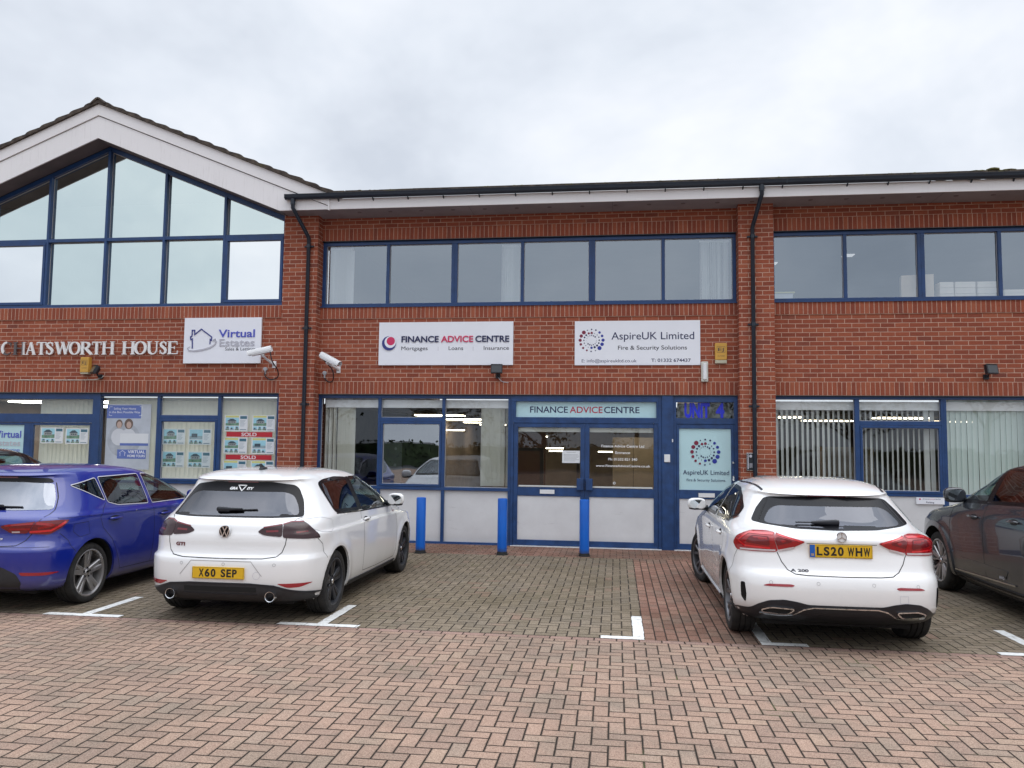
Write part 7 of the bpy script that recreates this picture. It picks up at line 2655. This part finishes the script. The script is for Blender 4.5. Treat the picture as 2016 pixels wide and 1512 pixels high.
def suv(label, loc, paint, glass_):
    u = Car('parked_suv', label, loc, 0.0, 2.69, suv_L, paint, wheelr=.358, arch=.425, trackx=.905, flare=.016)
    u.window('front_door_window', [(2.20, 1.135), (1.42, 1.160), (1.40, 1.525), (1.58, 1.515), (1.86, 1.395), (2.10, 1.22)], 'side', M['cglass'], smooth=1, frit=.022)
    u.window('rear_door_window', [(1.34, 1.163), (.52, 1.200), (.50, 1.46), (.70, 1.52), (1.32, 1.540)], 'side', glass_, smooth=1, frit=.022)
    u.window('rear_quarter_window', [(.44, 1.205), (-.05, 1.24), (-.20, 1.33), (.05, 1.44), (.42, 1.47)], 'side', glass_, smooth=1, frit=.022)
    u.window('windscreen', [(-.76, 1.16), (.76, 1.16), (.58, 1.55), (-.58, 1.55)], 'front', M['cglass'], sgns=(1,))
    u.panel('rear_window', [(-.68, 1.16), (.68, 1.16), (.56, 1.45), (-.56, 1.45)], 'rear', M['tglass'], off=.003, sgns=(1,), smooth=1)
    u.panel('tail_lamp', [(C_(.2, -.9), 1.0), (C_(.75, -.78), 1.06), (C_(.88, -.5), 1.04), (C_(.86, -.6), .94), (C_(.3, -.9), .96)], 'cyl', M['lens_red'], off=.006, smooth=1)
    for s_ in (1, -1):
        for ay in (0, u.wb):
            pts = [(ay + (u.ra + .032) * math.cos(t), u.wr + (u.ra + .032) * math.sin(t)) for t in np.linspace(-.22, math.pi + .22, 40)]
            u.strip('arch_cladding', pts, 'side', .062, paint if True else M['dark_plastic'], off=.014, sgns=(s_,), th=.016)
        u.strip('sill_cladding', [(.50, .265), (1.2, .255), (2.20, .262)], 'side', .09, M['dark_plastic'], off=.012, sgns=(s_,), th=.014)
        u.strip('side_moulding', [(.72, .375), (2.16, .335)], 'side', .016, M['chrome'], off=.012, sgns=(s_,), th=.008)
        u.panel('door_scallop', [(.85, .50), (2.05, .50), (1.05, .38), (.95, .38)], 'side', paint, off=.005, sgns=(s_,), smooth=1)
        u.shut([(1.38, 1.16), (1.40, .8), (1.37, .30)], 'side', sgns=(s_,), w=.006)
        u.shut([(1.37, .30), (2.17, .31), (2.26, .45), (2.26, .85), (2.20, 1.05), (2.20, 1.12)], 'side', sgns=(s_,), w=.006)
        u.shut([(1.37, .30), (.56, .31), (.50, .50), (.44, .78), (.46, 1.19)], 'side', sgns=(s_,), w=.006)
        u.panel('pillar_trim', [(1.33, 1.17), (1.43, 1.17), (1.41, 1.53), (1.31, 1.535)], 'side', M['gloss_black'], off=.0022, sgns=(s_,), smooth=0, skirt=False)
        u.strip('door_seal', [(2.24, 1.122), (1.4, 1.150), (.4, 1.19), (-.1, 1.225)], 'side', .014, M['gloss_black'], off=.003, sgns=(s_,))
        u.handle(1.62, .985, s_, l=.21); u.handle(.72, 1.01, s_, l=.21)
        u.mirror(s_, 2.08, 1.205, size=(.12, .07, .085))
        u.wheel(s_, 0, 'multi', M['silverrim'], rr=.66); u.wheel(s_, u.wb, 'multi', M['silverrim'], rr=.66)
        u.strip('roof_edge', [(.60, -.2), (.64, .3), (.645, .9), (.61, 1.35)], 'top', .02, M['black'], off=.003, sgns=(s_,))
        u.text('lettering', 'HYBRID', 0, .1, 0, .02, M['silver']) if False else None
    b = MB(); fit(b, 'AWD', .0, .11, 0, .030, 0, off=.03)
    b.v = [(lambda p, nm: tuple(p + nm * .018))(*u.hit('side', 1.03 - v[0], .405 + v[2], -1)) for v in b.v]
    b.build('lettering', M['silver'], u.root)
    u.interior(z=.14)
    u.finish()
    return u


u1 = suv('dark grey SUV cut off by the right edge of the photo', (10.18, -5.68), M['pgrey'], M['tglass'])
u2 = suv('black car half hidden behind the blue hatchback at the left edge', (-3.55, -4.85), M['pblk'], M['cglass'])
